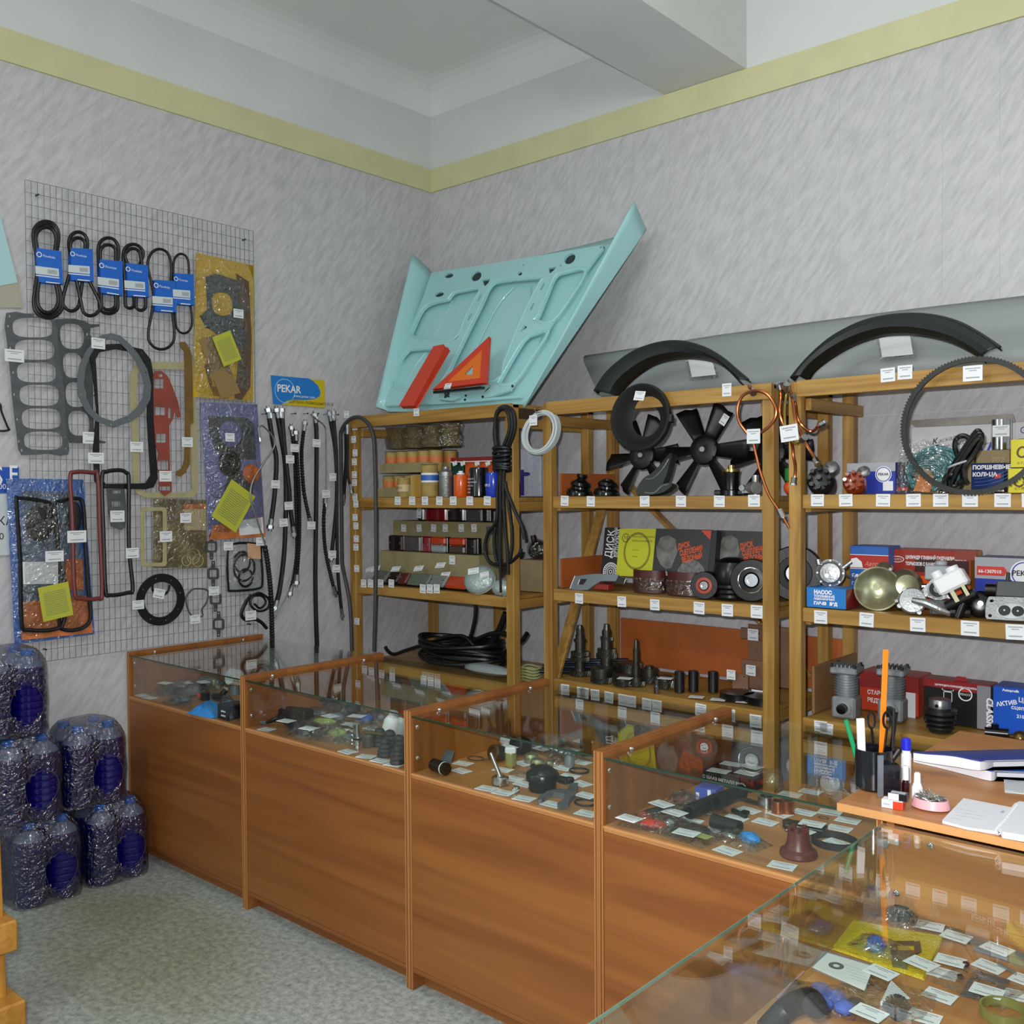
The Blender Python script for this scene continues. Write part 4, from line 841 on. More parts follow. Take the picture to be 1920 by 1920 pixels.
arch('smaller black wheel arch moulding above the middle rack', [(95, 452), (150, 370), (250, 290), (360, 248), (460, 240), (560, 265), (640, 310), (700, 360), (752, 404)], [(178, 466), (195, 425), (250, 372), (330, 322), (430, 298), (520, 300), (600, 320), (660, 362), (705, 410)], -.50)
arch('larger black wheel arch moulding above the right rack', [(935, 398), (1000, 320), (1100, 230), (1220, 165), (1330, 135), (1450, 125), (1560, 135), (1660, 165), (1750, 215), (1828, 268)], [(985, 392), (1015, 348), (1090, 290), (1190, 235), (1300, 200), (1400, 192), (1500, 202), (1600, 228), (1690, 272), (1745, 312)], -.50)
# ================================================================== RACK 1 GOODS
def carton(label, y, pxL, pxR, pyT, zb, depth, mat, name='carton', cat='box', group=None, pyref=None, bev=.0015):
    xL, xR = on(1, y, pxL, pyT).x, on(1, y, pxR, pyT).x; zT = on(1, y, (pxL+pxR)/2, pyT).z
    t = thing(name, label, cat, ((xL+xR)/2, y+depth/2, zb), group)
    obj('box', MB().span((xL, y, zb), (xR, y+depth, zT)), mat, t, bev=bev)
    return t, FB(y-.0006), xL, xR, zb, zT
def patch(t, F, x0, z0, x1, z1, mat, name='printed_field', th=.0005, z=0): return obj(name, MB().plate([[(x0, z0), (x1, z0), (x1, z1), (x0, z1)]], F, th, z), mat, t)
def can(label, px, py, y, zb, r, h, mat, prof=None, cat='filter', name='oil_filter', group=None):
    x = on(1, y, px, py).x; t = thing(name, label, cat, (x, y, zb), group); T = Matrix.Translation((x, y, zb))
    obj('body', MB().lathe(prof or [(r*.9, 0), (r, .006), (r, h-.012), (r*.93, h-.003), (r*.6, h)], 24, T), mat, t, smooth=True)
    return t, T
z5 = Z(4.571, 640, 740); s2 = 1.572; s3 = 1.112
# film wrapped tray of round cardboard filters at the back, and two open trays of jars
FLT = M('filter paper yellow', '#a08a4c', .7, noise=.2, nscale=30); TRAY = M('tray cardboard', '#8f8660', .8, noise=.08); LORG = M('orange label', '#c4703a', .6); 
def jar(t, x, y, z, r, h, name='jar'):
    T = Matrix.Translation((x, y, z)); j = obj(name, MB().lathe([(r*.95, 0), (r, .004), (r, h-.012), (r*.85, h)], 16, T), FLT, t, smooth=True)
    return j
def filt(label, x, y, z, r=.037, h=.095, lab=True):
    T = Matrix.Translation((x, y, z)); t = thing('round_filter', label, 'filter', (x, y, z), 'orange banded round filters in the trays')
    obj('body', MB().lathe([(r*.97, 0), (r, .004), (r, h-.004), (r*.96, h), (r*.3, h), (r*.3, h-.01), (.001, h-.01)], 18, T), FLT, t, smooth=True)
    obj('band', MB().lathe([(r+.0006, .048), (r+.0006, .08)], 18, T, False), LORG, t, smooth=True)
    obj('rim', MB().tube([(x+r*.98*math.cos(a), y+r*.98*math.sin(a), z+h) for a in [2*PI*i/18 for i in range(18)]], .002, 5, True), STEEL, t, smooth=True)
    return t
for k, (zb, xa, xb, nn) in enumerate(((s2+.002, .19, .545, 4), (s2+.128, .21, .60, 5))):
    t = thing('filter_tray', ['lower', 'upper'][k]+' open cardboard tray of round filters at the left of the first rack', 'tray', ((xa+xb)/2, -.5, zb), 'open cardboard trays of filters')
    h = .05
    obj('tray_bottom', MB().span((xa, -.60, zb), (xb, -.36, zb+.003)), TRAY, t)
    for a, b2 in (((xa, -.60, zb+.003), (xb, -.597, zb+h)), ((xa, -.363, zb+.003), (xb, -.36, zb+h)), ((xa, -.597, zb+.003), (xa+.003, -.363, zb+h)), ((xb-.003, -.597, zb+.003), (xb, -.363, zb+h))): obj('tray_wall', MB().span(a, b2), TRAY, t)
    for i in range(nn):
        for r_ in range(2): filt(['first', 'second', 'third', 'fourth', 'last'][i]+' from the left, '+['front', 'rear'][r_]+' line of round filters in the '+['lower', 'upper'][k]+' tray', xa+.045+i*.084, -.552+r_*.1, zb+.004, .036, .108)
t, F, xl, xr, zb, zt = carton('row of filters wrapped in crumpled clear film, on the highest stack', -.50, 717, 843, 797, s2+.262, .2, M('dull brown filter stack', '#8a7640', .7, noise=.4, nscale=12), name='wrapped_filters', cat='filter pack')
for o in list(t.children): bpy.data.objects.remove(o)
for i in range(4): 
    x = xl+.05+i*(xr-xl-.1)/3; obj('filter_can', MB().lathe([(.048, 0), (.05, .004), (.05, .11), (.046, .115)], 18, Matrix.Translation((x, -.44, zb))), M('brown filter paper', '#7c6a3c', .7, noise=.2, nscale=30), t, smooth=True)
rows = []
for j in range(13):
    a = 2*PI*j/12; rows.append([((xl+xr)/2+(xr-xl)*.56*math.cos(a)+random.uniform(-.01, .01), -.44+.085*math.sin(a)+random.uniform(-.006, .006), zb+.118*k/5+.002) for k in range(6)])
rows[-1] = rows[0]; obj('film', MB().sheet(rows), FILM, t, smooth=True)
# front row of single filters
def at(px, y): return on(1, y, px, 900).x
g1 = 'single filters along the front of the first rack'
x = at(754, -.61); t = thing('round_filter', 'short round filter with white printed band, at the left end of the front row', 'filter', (x, -.6, s2), g1); T = Matrix.Translation((x, -.595, s2+.001))
obj('body', MB().lathe([(.034, 0), (.035, .003), (.035, .096), (.033, .1)], 20, T), FLT, t, smooth=True); obj('band', MB().lathe([(.0356, .03), (.0356, .065)], 20, T, False), M('cream band', '#cbb98a', .6), t, smooth=True); text('ГАЗ 53', .016, PRK, t, FB(-.632), x-.026, s2+.045)
x = at(779, -.61); t = thing('pleated_filter', 'pleated yellow paper filter cartridge beside the white banded filter', 'filter', (x, -.6, s2), g1)
o = []; 
for i in range(60): a = 2*PI*i/60; r = .037 if i % 2 else .033; o.append((x+r*math.cos(a), -.595+r*math.sin(a)))
obj('pleats', MB().plate([o], FZ(s2+.001), .11), M('pleated paper', '#a8863a', .7), t); obj('end_cap', MB().cyl((x, -.595, s2+.111), (x, -.595, s2+.115), .037, n=20), TRAY, t)
t, T = can('tall beige filter with a blue and white label band', 806, 900, -.59, s2+.001, .044, .165, FLT, group=g1, name='round_filter')
x = T[0][3]; obj('band', MB().lathe([(.0446, .075), (.0446, .122)], 24, T, False), PRW, t, smooth=True); obj('label', MB().lathe([(.0449, .084), (.0449, .112)], 24, T, False), M('label blue', '#2f62b0', .5), t, smooth=True); obj('lid', MB().lathe([(.046, .165), (.046, .17), (.02, .172)], 24, T), TRAY, t, smooth=True)
t, T = can('bare aluminium fuel filter canister in the front row', 836, 900, -.60, s2+.001, .033, .15, ALU, [(.031, 0), (.033, .004), (.033, .10), (.0345, .104), (.033, .108), (.033, .125), (.02, .136), (.016, .14), (.016, .15), (.014, .152)], group=g1, name='fuel_filter')
t, T = can('orange oil filter with a white cap in the front row', 864, 900, -.60, s2+.001, .036, .112, M('glossy orange paint', '#d85a18', .25, coat=.5), group=g1)
obj('cap', MB().lathe([(.02, .112), (.02, .118), (.012, .12), (.012, .128)], 16, T), WHITE, t, smooth=True)
t, T = can('large black oil filter with white print in the front row', 898, 900, -.585, s2+.001, .047, .145, M('glossy black paint', '#0e1016', .2, coat=.6), group=g1)
for i in range(5): text(['ФИЛЬТР', 'МАСЛЯНЫЙ', 'VG 1012', '3105', '2101'][i], .010, PRW, t, FB(-.633), T[0][3]-.03, s2+.085-i*.016)
t, T = can('blue oil filter half hidden behind the black hose bundle', 925, 900, -.60, s2+.001, .037, .12, M('glossy blue paint', '#1c3cb4', .22, coat=.6), group=g1)
text('ФМ', .02, PRW, t, FB(-.638), T[0][3]-.02, s2+.05)
t, F, xl, xr, zb, zt = carton('orange filter carton behind the black oil filter', -.50, 872, 926, 866, s2+.002, .1, M('orange carton', '#c8561c', .5)); 
t, F, xl, xr, zb, zt = carton('dark green carton behind the aluminium canister', -.49, 845, 868, 866, s2+.002, .09, M('dark green carton', '#123c30', .5))
t, F, xl, xr, zb, zt = carton('flat dark red carton with price cards lying on top of the cartons', -.52, 845, 930, 857, s2+.175, .16, M('dark red carton', '#7c1c1c', .5)); patch(t, F, xl, zb+.0, xr, zb+.004, PRW)
for px in (853, 868, 895, 915): cardpx(t, FB(-.523), px, 869, .03, .02, rot=.3)
t, F, xl, xr, zb, zt = carton('tall white patterned carton with a blue emblem, right of the hose bundle', -.42, 976, 1014, 841, s2+.002, .1, M('white patterned carton', '#a4a8b4', .5, noise=.12, nscale=60)); a = p2(F, 986, 889)
obj('emblem', MB().plate([circ(a[0], a[1], .028, 18, .010)], F, .0004), M('emblem navy', '#28286c', .5), t); patch(t, F, xl, zb+.005, xl+.022, zb+.13, M('emblem navy', '#28286c', .5))
# shelf 3: two stepped cardboard boxes carrying lamps
LD = M('dark lamp lens', '#1a1416', .15, coat=.5); LR = M('red lamp lens', '#7a1018', .12, coat=.6); LO = M('orange lamp lens', '#b03a14', .15, coat=.6); LC = M('clear lamp lens', '#8a9498', .12, coat=.6)
t, F, bxl, bxr, _, bz1 = carton('long low cardboard box under the middle line of lamps', -.50, 712, 898, 1037, s3+.002, .16, TRAY)
cardpx(t, F, 848, 1050, .04, .045); patch(t, F, bxr-.1, s3+.01, bxr-.02, s3+.06, M('faded print', '#a09a70', .7))
t, F, cxl, cxr, _, cz1 = carton('taller cardboard box behind, with a line of price cards', -.33, 737, 928, 978, s3+.002, .16, TRAY)
for px in (757, 786, 813, 835, 865, 889): cardpx(t, F, px, 990, .038, .04, rot=random.uniform(-.08, .08))
patch(t, F, cxr-.06, cz1-.06, cxr-.015, cz1-.02, M('purple print', '#5a4e66', .6))
def lamp_unit(label, y, pxL, pxR, zb, h, mat, d=.05, tilt=0, two=None, group=None):
    xl, xr = on(1, y, pxL, 1000).x, on(1, y, pxR, 1000).x; t = thing('vehicle_lamp', label, 'lamp', ((xl+xr)/2, y, zb), group)
    w = xr-xl; X = Matrix.Translation(((xl+xr)/2, y+d/2, zb))@Matrix.Rotation(-tilt, 4, 'X')
    obj('housing', MB().box((0, d*.2, h/2), (w*.96, d*.5, h*.96), X), BPLAST, t, bev=.004)
    if two:
        obj('lens', MB().box((0, -d*.22, h*.75), (w, d*.4, h*.48), X), mat, t, bev=.008); obj('lens', MB().box((0, -d*.22, h*.26), (w, d*.4, h*.46), X), two, t, bev=.008)
    else: obj('lens', MB().box((0, -d*.22, h/2), (w, d*.4, h), X), mat, t, bev=.008)
    for s in (-1, 1): obj('screw', MB().cyl((s*w*.35, -d*.42, h*.5), (s*w*.35, -d*.45, h*.5), .004, n=8, T=X), CHROME, t)
    return t
lamp_unit('dark tail lamp at the left end of the middle lamp line', -.485, 726, 752, bz1, .085, LD); lamp_unit('smoky grey tail lamp second in the middle lamp line', -.485, 755, 786, bz1, .085, M('smoky lens', '#4a4644', .2, coat=.4))
lamp_unit('dark red tail lamp with a bright chrome strip', -.485, 789, 804, bz1, .085, LR)
t = lamp_unit('round corner lamp, orange above and clear below, left one', -.49, 805, 832, bz1, .085, LO, .06, two=LC); t = lamp_unit('round corner lamp, orange above and dull below, right one', -.49, 839, 868, bz1, .085, LO, .06, two=M('dull brown lens', '#4c3c34', .3, coat=.4))
lamp_unit('black lamp with a chrome screw at the right end of the middle line', -.49, 871, 889, bz1, .085, LD, .06)
lamp_unit('dark red tail lamp on the tall box, behind the tilted card', -.31, 795, 835, cz1, .12, LR); lamp_unit('black lamp on the tall box, next to the red one', -.31, 837, 868, cz1, .12, LD); lamp_unit('grey plastic lamp on the tall box', -.31, 871, 902, cz1, .11, M('grey lamp lens', '#46464a', .4)); lamp_unit('rounded black lamp on the tall box, farthest right', -.31, 903, 914, cz1, .1, LD)
tt = lamp_unit('narrow dark lamp behind a tall price card on the tall box', -.31, 781, 793, cz1, .11, LD); cardpx(tt, FB(-.345), 786, 962, .035, .055, rot=-.1)
for lb, a, b2, m, d in (('flat grey lamp at the left end of the lowest line', 690, 716, M('grey lens', '#5c605c', .3, coat=.3), .07), ('flat dark lamp second in the lowest line', 718, 738, LD, .07), ('flat brown lamp third in the lowest line', 740, 755, M('brown lens', '#5a241c', .25, coat=.4), .075), ('flat green grey lamp in the lowest line', 757, 795, M('green grey lens', '#5e6a5c', .25, coat=.4), .08), ('pale grey lamp behind a tilted card in the lowest line', 797, 826, M('pale grey lens', '#7a7e7a', .25, coat=.4), .08), ('wide orange red turn lamp at the right of the lowest line', 828, 868, LO, .085)):
    t = lamp_unit(lb, -.62, a, b2, s3+.004, .072, m, .05, tilt=.7)
for px, py, m in ((694, 1068, 0), (742, 1067, 0), (785, 1066, 0), (826, 1060, 0), (835, 1078, 0), (704, 1067, 0)):
    xx = on(1, -.56, px, py); t = card(None, frame(xx, (1, .1, 0), (0, .7, .7)), 0, 0, .055, .035, rot=random.uniform(.1, .4), name='price_card', label='white price card on the lowest line of lamps, '+{694: 'farthest left', 742: 'on the brown lamp', 785: 'on the green grey lamp', 826: 'highest one', 835: 'on the orange lamp', 704: 'second from the left'}[px], cat='price card', group='cards on the lowest lamps'); 
# headlamp glasses
def headglass(label, px, py, r, sx=1.0):
    p = on(1, -.63, px, py); p.z = s3+r*.93; t = thing('headlamp_glass', label, 'headlamp glass', (p.x, p.y, s3)); X = frame(p, (1, .25, 0), (0, .45, 1))@Matrix.Diagonal((sx, 1, 1, 1))
    obj('glass', MB().lathe([(r, 0), (r, .006), (r*.94, .014), (r*.7, .026), (r*.35, .034), (.0001, .036)], 28, X, False), M('ribbed lamp glass', '#a8b8b4', .1, .25, coat=1, bump=.5, bscale=90), t, smooth=True)
    obj('rim', MB().tube([X@Vector((r*math.cos(a), r*math.sin(a), .002)) for a in [2*PI*i/28 for i in range(28)]], .003, 6, True), STEEL, t, smooth=True); return t, X
t, X = headglass('large oval headlamp glass with two price cards, at the right of the lamps', 900, 1080, .072, 1.15); card(t, X, -.02, .03, .05, .03, rot=.2, lift=.038); card(t, X, .035, .015, .04, .026, rot=.3, lift=.036)
headglass('smaller headlamp glass beside the black hose bundle', 943, 1085, .042, 1.3)
# dark bagged part and brown box behind post
t, F, xl, xr, zb, zt = carton('brown carton with a black bagged part on top, seen between two racks', -.42, 972, 1016, 1050, s3+.002, .12, CARDB)
t = thing('bagged_part', 'black bagged pump on the brown carton between the first two racks', 'pump', ((xl+xr)/2, -.38, zt)); obj('body', MB().ball(((xl+xr)/2, -.36, zt+.045), .05, 16, sc=(1.05, .8, .9)).cyl(((xl+xr)/2-.02, -.36, zt+.08), ((xl+xr)/2-.03, -.36, zt+.115), .014), BPLAST, t, smooth=True)
obj('film', MB().ball(((xl+xr)/2, -.36, zt+.048), .055, 14, sc=(1.1, .85, .95)), FILM, t, smooth=True)
# black hose bundle on the right post of rack 1
z6 = Z(3.43, 900, 740)
t = thing('hose_bundle', 'black rubber hose tied in a bundle on the right post of the first rack', 'hose', (1.1, -.7, 1.1))
B0 = FB(-.70)
for k, pts in enumerate(([(105, 330), (95, 220), (110, 110), (160, 75), (215, 110), (225, 220), (185, 340)], [(125, 330), (115, 220), (125, 130), (165, 92), (200, 130), (205, 230), (170, 330)], [(112, 340), (102, 240), (120, 120), (160, 84), (208, 120), (216, 225), (178, 345)],
    [(150, 480), (125, 600), (120, 800), (60, 900), (45, 1000), (80, 1080), (180, 1090), (260, 1030), (275, 990)], [(185, 600), (240, 740), (290, 850), (305, 930)], [(170, 560), (200, 760), (215, 900), (205, 1040), (160, 1140)], [(140, 330), (130, 500), (128, 800), (125, 1000), (135, 1160)], [(165, 340), (150, 560), (150, 800), (148, 1000), (150, 1120), (152, 1270)], [(180, 340), (165, 600), (175, 850), (190, 1000), (195, 1155)], [(130, 500), (115, 760), (95, 930), (110, 1060), (150, 1100)])):
    w = [0, .018, .01, .012, .02, .008, 0, .02, .014, .004][k]
    obj('hose', MB().tube([P3(B0, *q, w=w) for q in spl(z6(pts), 6)], .0085 if k != 7 else .006, 8), HB, t, smooth=True)
for k in range(7):
    c = P3(B0, *z6([(152, 350+k*22)])[0], w=.012); obj('tie_wrap', MB().tube([c+Vector((.045*math.cos(a), -.028*math.sin(a)*1.0, .006*math.sin(a+k))) for a in [2*PI*i/16 for i in range(16)]], .0085, 7, True), HB, t, smooth=True)
obj('hook', MB().cyl(P3(FB(-.66), *z6([(160, 95)])[0]), P3(B0, *z6([(160, 95)])[0], w=.05), .004), DSTEEL, t)
c = P3(B0, *z6([(150, 1285)])[0], w=.02); obj('valve_end', MB().cyl(c+Vector((-.028, 0, .0)), c+Vector((.02, 0, -.002)), .005).cyl(c, c+Vector((0, 0, .02)), .003), CHROME, t, smooth=True)
# white coil
t = thing('hose_coil', 'white plastic hose coil hanging between the first two racks', 'hose', (1.3, -.64, 1.75))
c = P3(FB(-.62), 1018, 811)
for k in range(7):
    rx, rz_ = .083-.004*(k % 4), .097-.005*(k % 4); yy = c.y-.006*k
    obj('coil', MB().tube([(c.x+.004*(k % 3)+rx*math.cos(a), yy+.03*math.sin(a+.6), c.z+rz_*math.sin(a)) for a in [2*PI*i/30 for i in range(30)]], .0052, 6, True), M('milky hose', '#b9c4c4', .35), t, smooth=True)
obj('hook', MB().tube([(c.x-.02, -.57, c.z+.09), (c.x, -.62, c.z+.095), (c.x+.01, -.68, c.z+.085), (c.x+.012, -.69, c.z+.1)], .003, 6), CHROME, t, smooth=True)
card(t, FB(-.70), c.x+.012, c.z+.05, .045, .045)
# shelf 4: pile of black hoses in front of the wall
z7 = Z(5.0526, 680, 1100); s4 = .70
t = thing('hose_pile', 'heap of black rubber hoses on the low shelf of the first rack', 'hose', (.75, -.4, s4))
def hz(pts, y, r, mat=None, nm='hose'): return obj(nm, MB().tube([P3(FB(y), *q) for q in spl(z7(pts), 7)], r, 8), mat or HB, t, smooth=True)
for i in range(9):
    cx = .62+.02*random.uniform(-1, 1); a0 = random.uniform(0, 6); rx, ry = .26+.02*random.uniform(-1, 1), .15+.02*random.uniform(-1, 1)
    obj('hose', MB().tube([(cx+rx*math.cos(a), -.40+ry*math.sin(a), s4+.03+.012*i+.012*math.sin(a*2+a0)) for a in [2*PI*j/40 for j in range(40)]], .011, 7, True), HB, t, smooth=True)
hz([(1060, 90), (1072, 200), (1060, 330), (1010, 500), (900, 600), (700, 700)], -.38, .011); hz([(1390, 450), (1250, 440), (1120, 480), (980, 550), (850, 620)], -.45, .011); hz([(1360, 250), (1300, 400), (1200, 560), (1100, 650), (1000, 720)], -.42, .018); hz([(1560, 440), (1500, 520), (1380, 600), (1300, 680)], -.40, .012)
hz([(215, 570), (240, 610), (300, 640), (420, 600), (640, 530), (800, 480), (950, 470), (1040, 540), (1060, 600), (1000, 650)], -.48, .010)
t = thing('bagged_rods', 'clear bag of pale rods lying in front of the black hose heap', 'bag', (1.0, -.55, s4)); obj('bag', MB().ball((.92, -.53, s4+.03), .1, 14, sc=(1.6, .5, .28)), M('milky film', '#9aa4a6', .25, coat=.5), t, smooth=True)
t = thing('rope_coil', 'small coil of pale green cord behind the right post of the first rack', 'cord', (1.16, -.5, s4))
for k in range(5): obj('cord', MB().tube([(1.17+.05*math.cos(a), -.5+.05*math.sin(a), s4+.01+.014*k+.004*math.sin(3*a)) for a in [2*PI*j/20 for j in range(20)]], .005, 6, True), M('pale green cord', '#9a9c6a', .6), t, smooth=True)
t = thing('rod_bundle', 'bundle of dark blue grey rods lying between the first two racks', 'rods', (1.3, -.4, s4))
for k in range(7): obj('rod', MB().cyl((1.21+.005*k, -.50+.03*k, s4+.05+.018*(k % 3)), (1.52, -.34+.028*k, s4+.062+.018*(k % 3)), .009), M('blue grey steel', '#3a4454', .3, .8), t, smooth=True)
# ================================================================== RACK 2 GOODS
s2, s3, s4 = 1.577, 1.157, .747
# black funnel shaped ring hung on the top rail
c = P3(FB(-.66), 1200, 782); t = thing('fan_shroud', 'black plastic funnel ring hanging on the top rail of the middle rack', 'car part', (c.x, c.y, c.z))
X = frame(c, (1, .22, 0), (0, .16, 1)); r = .128
obj('ring', MB().lathe([(.064, -.075), (.061, -.072), (.078, -.06), (.098, -.03), (.112, 0), (.122, .012), (.128, .006), (.130, -.012), (.118, -.05), (.09, -.078), (.068, -.083), (.064, -.075)], 36, X@Matrix.Diagonal((1, 1.1, 1, 1)), False), GREYR, t, smooth=True)
obj('clip', MB().box((.13, -.01, -.01), (.016, .03, .03), X), BPLAST, t); card(t, frame(X@Vector((0, .085, .016)), (1, .1, 0), (0, .3, 1)), 0, 0, .048, .04, rot=-.12)
# fan wheels
FANM = M('matt black nylon', '#08090a', .5)
def fan(label, px, py, y, R, rot, tilt=.12, up=.01):
    p = on(1, y, px, py); p.z += up; t = thing('cooling_fan', label, 'fan', (p.x, p.y, s2)); X = frame(p, (1, .1, 0), (0, tilt, 1))@Matrix.Rotation(rot, 4, 'Z')
    obj('hub', MB().lathe([(.012, -.004), (.012, .012), (.02, .014), (.045, .012), (.06, .004), (.064, -.012), (.05, -.016), (.012, -.004)], 28, X, False), FANM, t, smooth=True)
    obj('hub_bore', MB().cyl((0, 0, .0), (0, 0, .016), .011, n=14, T=X), M('pale bore', '#9a9ca0', .5), t)
    for k in range(6):
        B = X@Matrix.Rotation(2*PI*k/6+(.08 if k % 2 else -.05), 4, 'Z'); rows = []
        for i in range(6):
            s = i/5; rad = .052+(R-.052)*s; w = .036+.030*s; tw_ = .55-.2*s
            rows.append([(rad-(.012*s if q < 0 else 0), q*w, -.01+q*w*math.sin(tw_)*.9+.004*math.cos(q*2)) for q in (-1, -.5, 0, .5, 1)])
        o = obj('blade', MB().sheet([[(a, b2*.62, c_) for a, b2, c_ in r_] for r_ in rows], T=B), FANM, t, smooth=True); m = o.modifiers.new('s', 'SOLIDIFY'); m.thickness = .003
        if k < 3:
            pass
    for k in range(4): a = PI/4+k*PI/2; obj('bolt_hole', MB().cyl((.03*math.cos(a), .03*math.sin(a), .012), (.03*math.cos(a), .03*math.sin(a), .0145), .004, n=8, T=X), DSTEEL, t)
    return t
fan('black six-bladed fan wheel on the left, partly behind the funnel ring', 1203, 858, -.36, .182, .08)
tt = fan('black six-bladed fan wheel in the middle of the shelf, fully visible', 1319, 853, -.40, .20, .03, up=.022); card(tt, frame(on(1, -.46, 1358, 787), (1, 0, 0), (.4, 0, 1)), 0, 0, .03, .045, rot=-.6)
fan('black fan wheel half hidden behind the right post', 1445, 862, -.26, .18, .1, up=.03)
def boot(label, px, w, h):
    p = on(1, -.52, px, 930); T = Matrix.Translation((p.x, -.50, s2)); t = thing('rubber_boot', label, 'rubber boot', (p.x, -.5, s2))
    obj('boot', MB().lathe([(w, 0), (w*1.02, .01), (w*.95, .025), (w*.72, .034), (w*.7, .042), (w*.8, .05), (w*.72, .062), (w*.45, .07), (w*.3, h-.02), (w*.42, h-.012), (w*.36, h), (w*.15, h)], 28, T@Matrix.Rotation(.18, 4, 'Y')), M('glossy black rubber', '#0c0d0e', .18), t, smooth=True)
boot('glossy black rubber boot at the left end of the shelf with the fans', 1081, .06, .1); boot('lower glossy black rubber boot, second from the left on the fan shelf', 1131, .055, .075)
t = thing('bracket_casting', 'grey black forked rubber mount standing before the fans', 'mount', (1.86, -.5, s2)); zb_ = Z(3.69, 1020, 700)
Fm = frame((0, -.50, s2), (1, 0, 0), (0, .12, 1))
obj('body', MB().plate([L2(Fm, spl(zb_([(680, 845), (685, 790), (730, 730), (780, 700), (850, 630), (905, 565), (920, 580), (900, 650), (880, 720), (860, 770), (905, 765), (920, 785), (860, 830), (780, 848)]), 3, True))], Fm, .04), M('dusty rubber', '#2e3432', .5, noise=.3, nscale=20), t, bev=.006)
obj('edge_seam', MB().tube([P3(Fm, *q, w=.042) for q in spl(zb_([(735, 835), (800, 835), (850, 790), (900, 775)]), 4)], .004, 5), ALU, t); obj('edge_seam', MB().tube([P3(Fm, *q, w=.042) for q in spl(zb_([(740, 740), (790, 735), (850, 680), (900, 600)]), 4)], .003, 5), ALU, t)
p = on(1, -.45, 1376, 925); T = Matrix.Translation((p.x, -.47, s2)); t = thing('ignition_coil', 'black cylinder part with a brass collar at the right of the fan shelf', 'car part', (p.x, -.47, s2))
obj('body', MB().lathe([(.045, 0), (.045, .02), (.03, .024), (.03, .085), (.032, .09), (.032, .096)], 22, T), BPLAST, t, smooth=True); obj('flange', MB().box((0, 0, .012), (.14, .04, .02), T), BPLAST, t, bev=.004); obj('collar', MB().lathe([(.034, .096), (.034, .106), (.014, .107), (.014, .122), (.009, .123)], 18, T), M('brass', '#b09a50', .25, .9), t, smooth=True)
p = on(1, -.5, 1419, 925); T = Matrix.Translation((p.x, -.51, s2)); t = thing('small_pump', 'small aluminium fitting beside the right post of the middle rack', 'car part', (p.x, -.51, s2))
obj('body', MB().cyl((-.02, 0, .03), (.02, -.03, .03), .024, n=18, T=T).cyl((0, 0, 0), (0, 0, .08), .014, n=14, T=T), ALU, t, smooth=True); obj('eye', MB().cyl((-.045, -.01, .03), (-.045, -.03, .03), .012, n=14, T=T).box((-.03, -.01, .02), (.04, .015, .02), T), ALU, t, smooth=True)
t = thing('plug_bundle', 'green and orange capped part seen between the two posts', 'car part', (2.48, -.5, s2)); T = Matrix.Translation((2.482, -.5, s2))
obj('cap', MB().lathe([(.02, .055), (.022, .06), (.022, .1), (.018, .105)], 16, T), M('green cap', '#2a7a34', .4), t, smooth=True); obj('body', MB().ball((0, 0, .03), .026, 14, T, (1, 1, 1.1)), M('orange cap', '#c8501c', .4), t, smooth=True)
# shelf 3 of rack 2: clutch disc boxes
def lean(y, px0, px1, pyT, zb, tilt=.14):
    return frame((0, y, zb), (1, 0, 0), (0, tilt, 1))
BKX = M('black carton print', '#161618', .35); DGX = M('dark grey carton print', '#2c2b2c', .35, noise=.3, nscale=6); ORT = M('orange print', '#d8541c', .5); WFG = M('wolf grey print', '#6a6a66', .5, noise=.5, nscale=22)
def leanbox(label, y, quadpx, th, mat, name='clutch_disc_box', cat='box', group=None, tilt=.16):
    F = lean(y, 0, 0, 0, s3, tilt); q = L2(F, quadpx); zmin = min(p[1] for p in q); q = [(p[0], max(p[1], 0)) for p in q]
    c = F@Vector((sum(p[0] for p in q)/4, 0, 0)); t = thing(name, label, cat, (c.x, c.y, s3), group); obj('box', MB().plate([q], F, th, -th), mat, t, bev=.0015); return t, F
zw = Z(5.0526, 1120, 960)
t, F = leanbox('narrow black box with white letters, leftmost of the clutch disc boxes', -.40, zw([(75, 150), (215, 150), (180, 640), (30, 640)]), .04, BKX)
a = p2(F, *zw([(130, 440)])[0]); text('ДИСК', .052, PRW, t, F, a[0], a[1], w=.0006, rot=PI/2-.05, sx=.85); a = p2(F, *zw([(160, 430)])[0]); text('СЦЕПЛЕНИЯ', .022, PRW, t, F, a[0], a[1], rot=PI/2-.05); a = p2(F, *zw([(190, 430)])[0]); text('ВЕДОМЫЙ', .024, PRW, t, F, a[0], a[1], rot=PI/2-.05)
c = p2(F, *zw([(125, 565)])[0]); r = .042
mb = MB().plate([circ(*c, r, 28), circ(*c, r*.93, 28)], F, .0005).plate([circ(*c, r*.45, 20), circ(*c, r*.38, 20)], F, .0005).plate([circ(*c, r*.22, 14), circ(*c, r*.14, 14)], F, .0005)
for k in range(24): a = 2*PI*k/24; mb.bar(F@Vector((c[0]+r*.55*math.cos(a), c[1]+r*.55*math.sin(a), .0004)), F@Vector((c[0]+r*.92*math.cos(a), c[1]+r*.92*math.sin(a), .0004)), .0035, .0006, up=(0, -1, .1))
obj('disc_drawing', mb, PRW, t)
t, F = leanbox('yellow printed bag with a dark ring drawing, among the clutch disc boxes', -.42, zw([(215, 160), (555, 165), (515, 618), (180, 600)]), .012, M('yellow bag', '#b8ba20', .4), 'printed_bag', 'gasket set')
c = p2(F, *zw([(375, 370)])[0]); DY = M('olive print', '#7a7c18', .5)
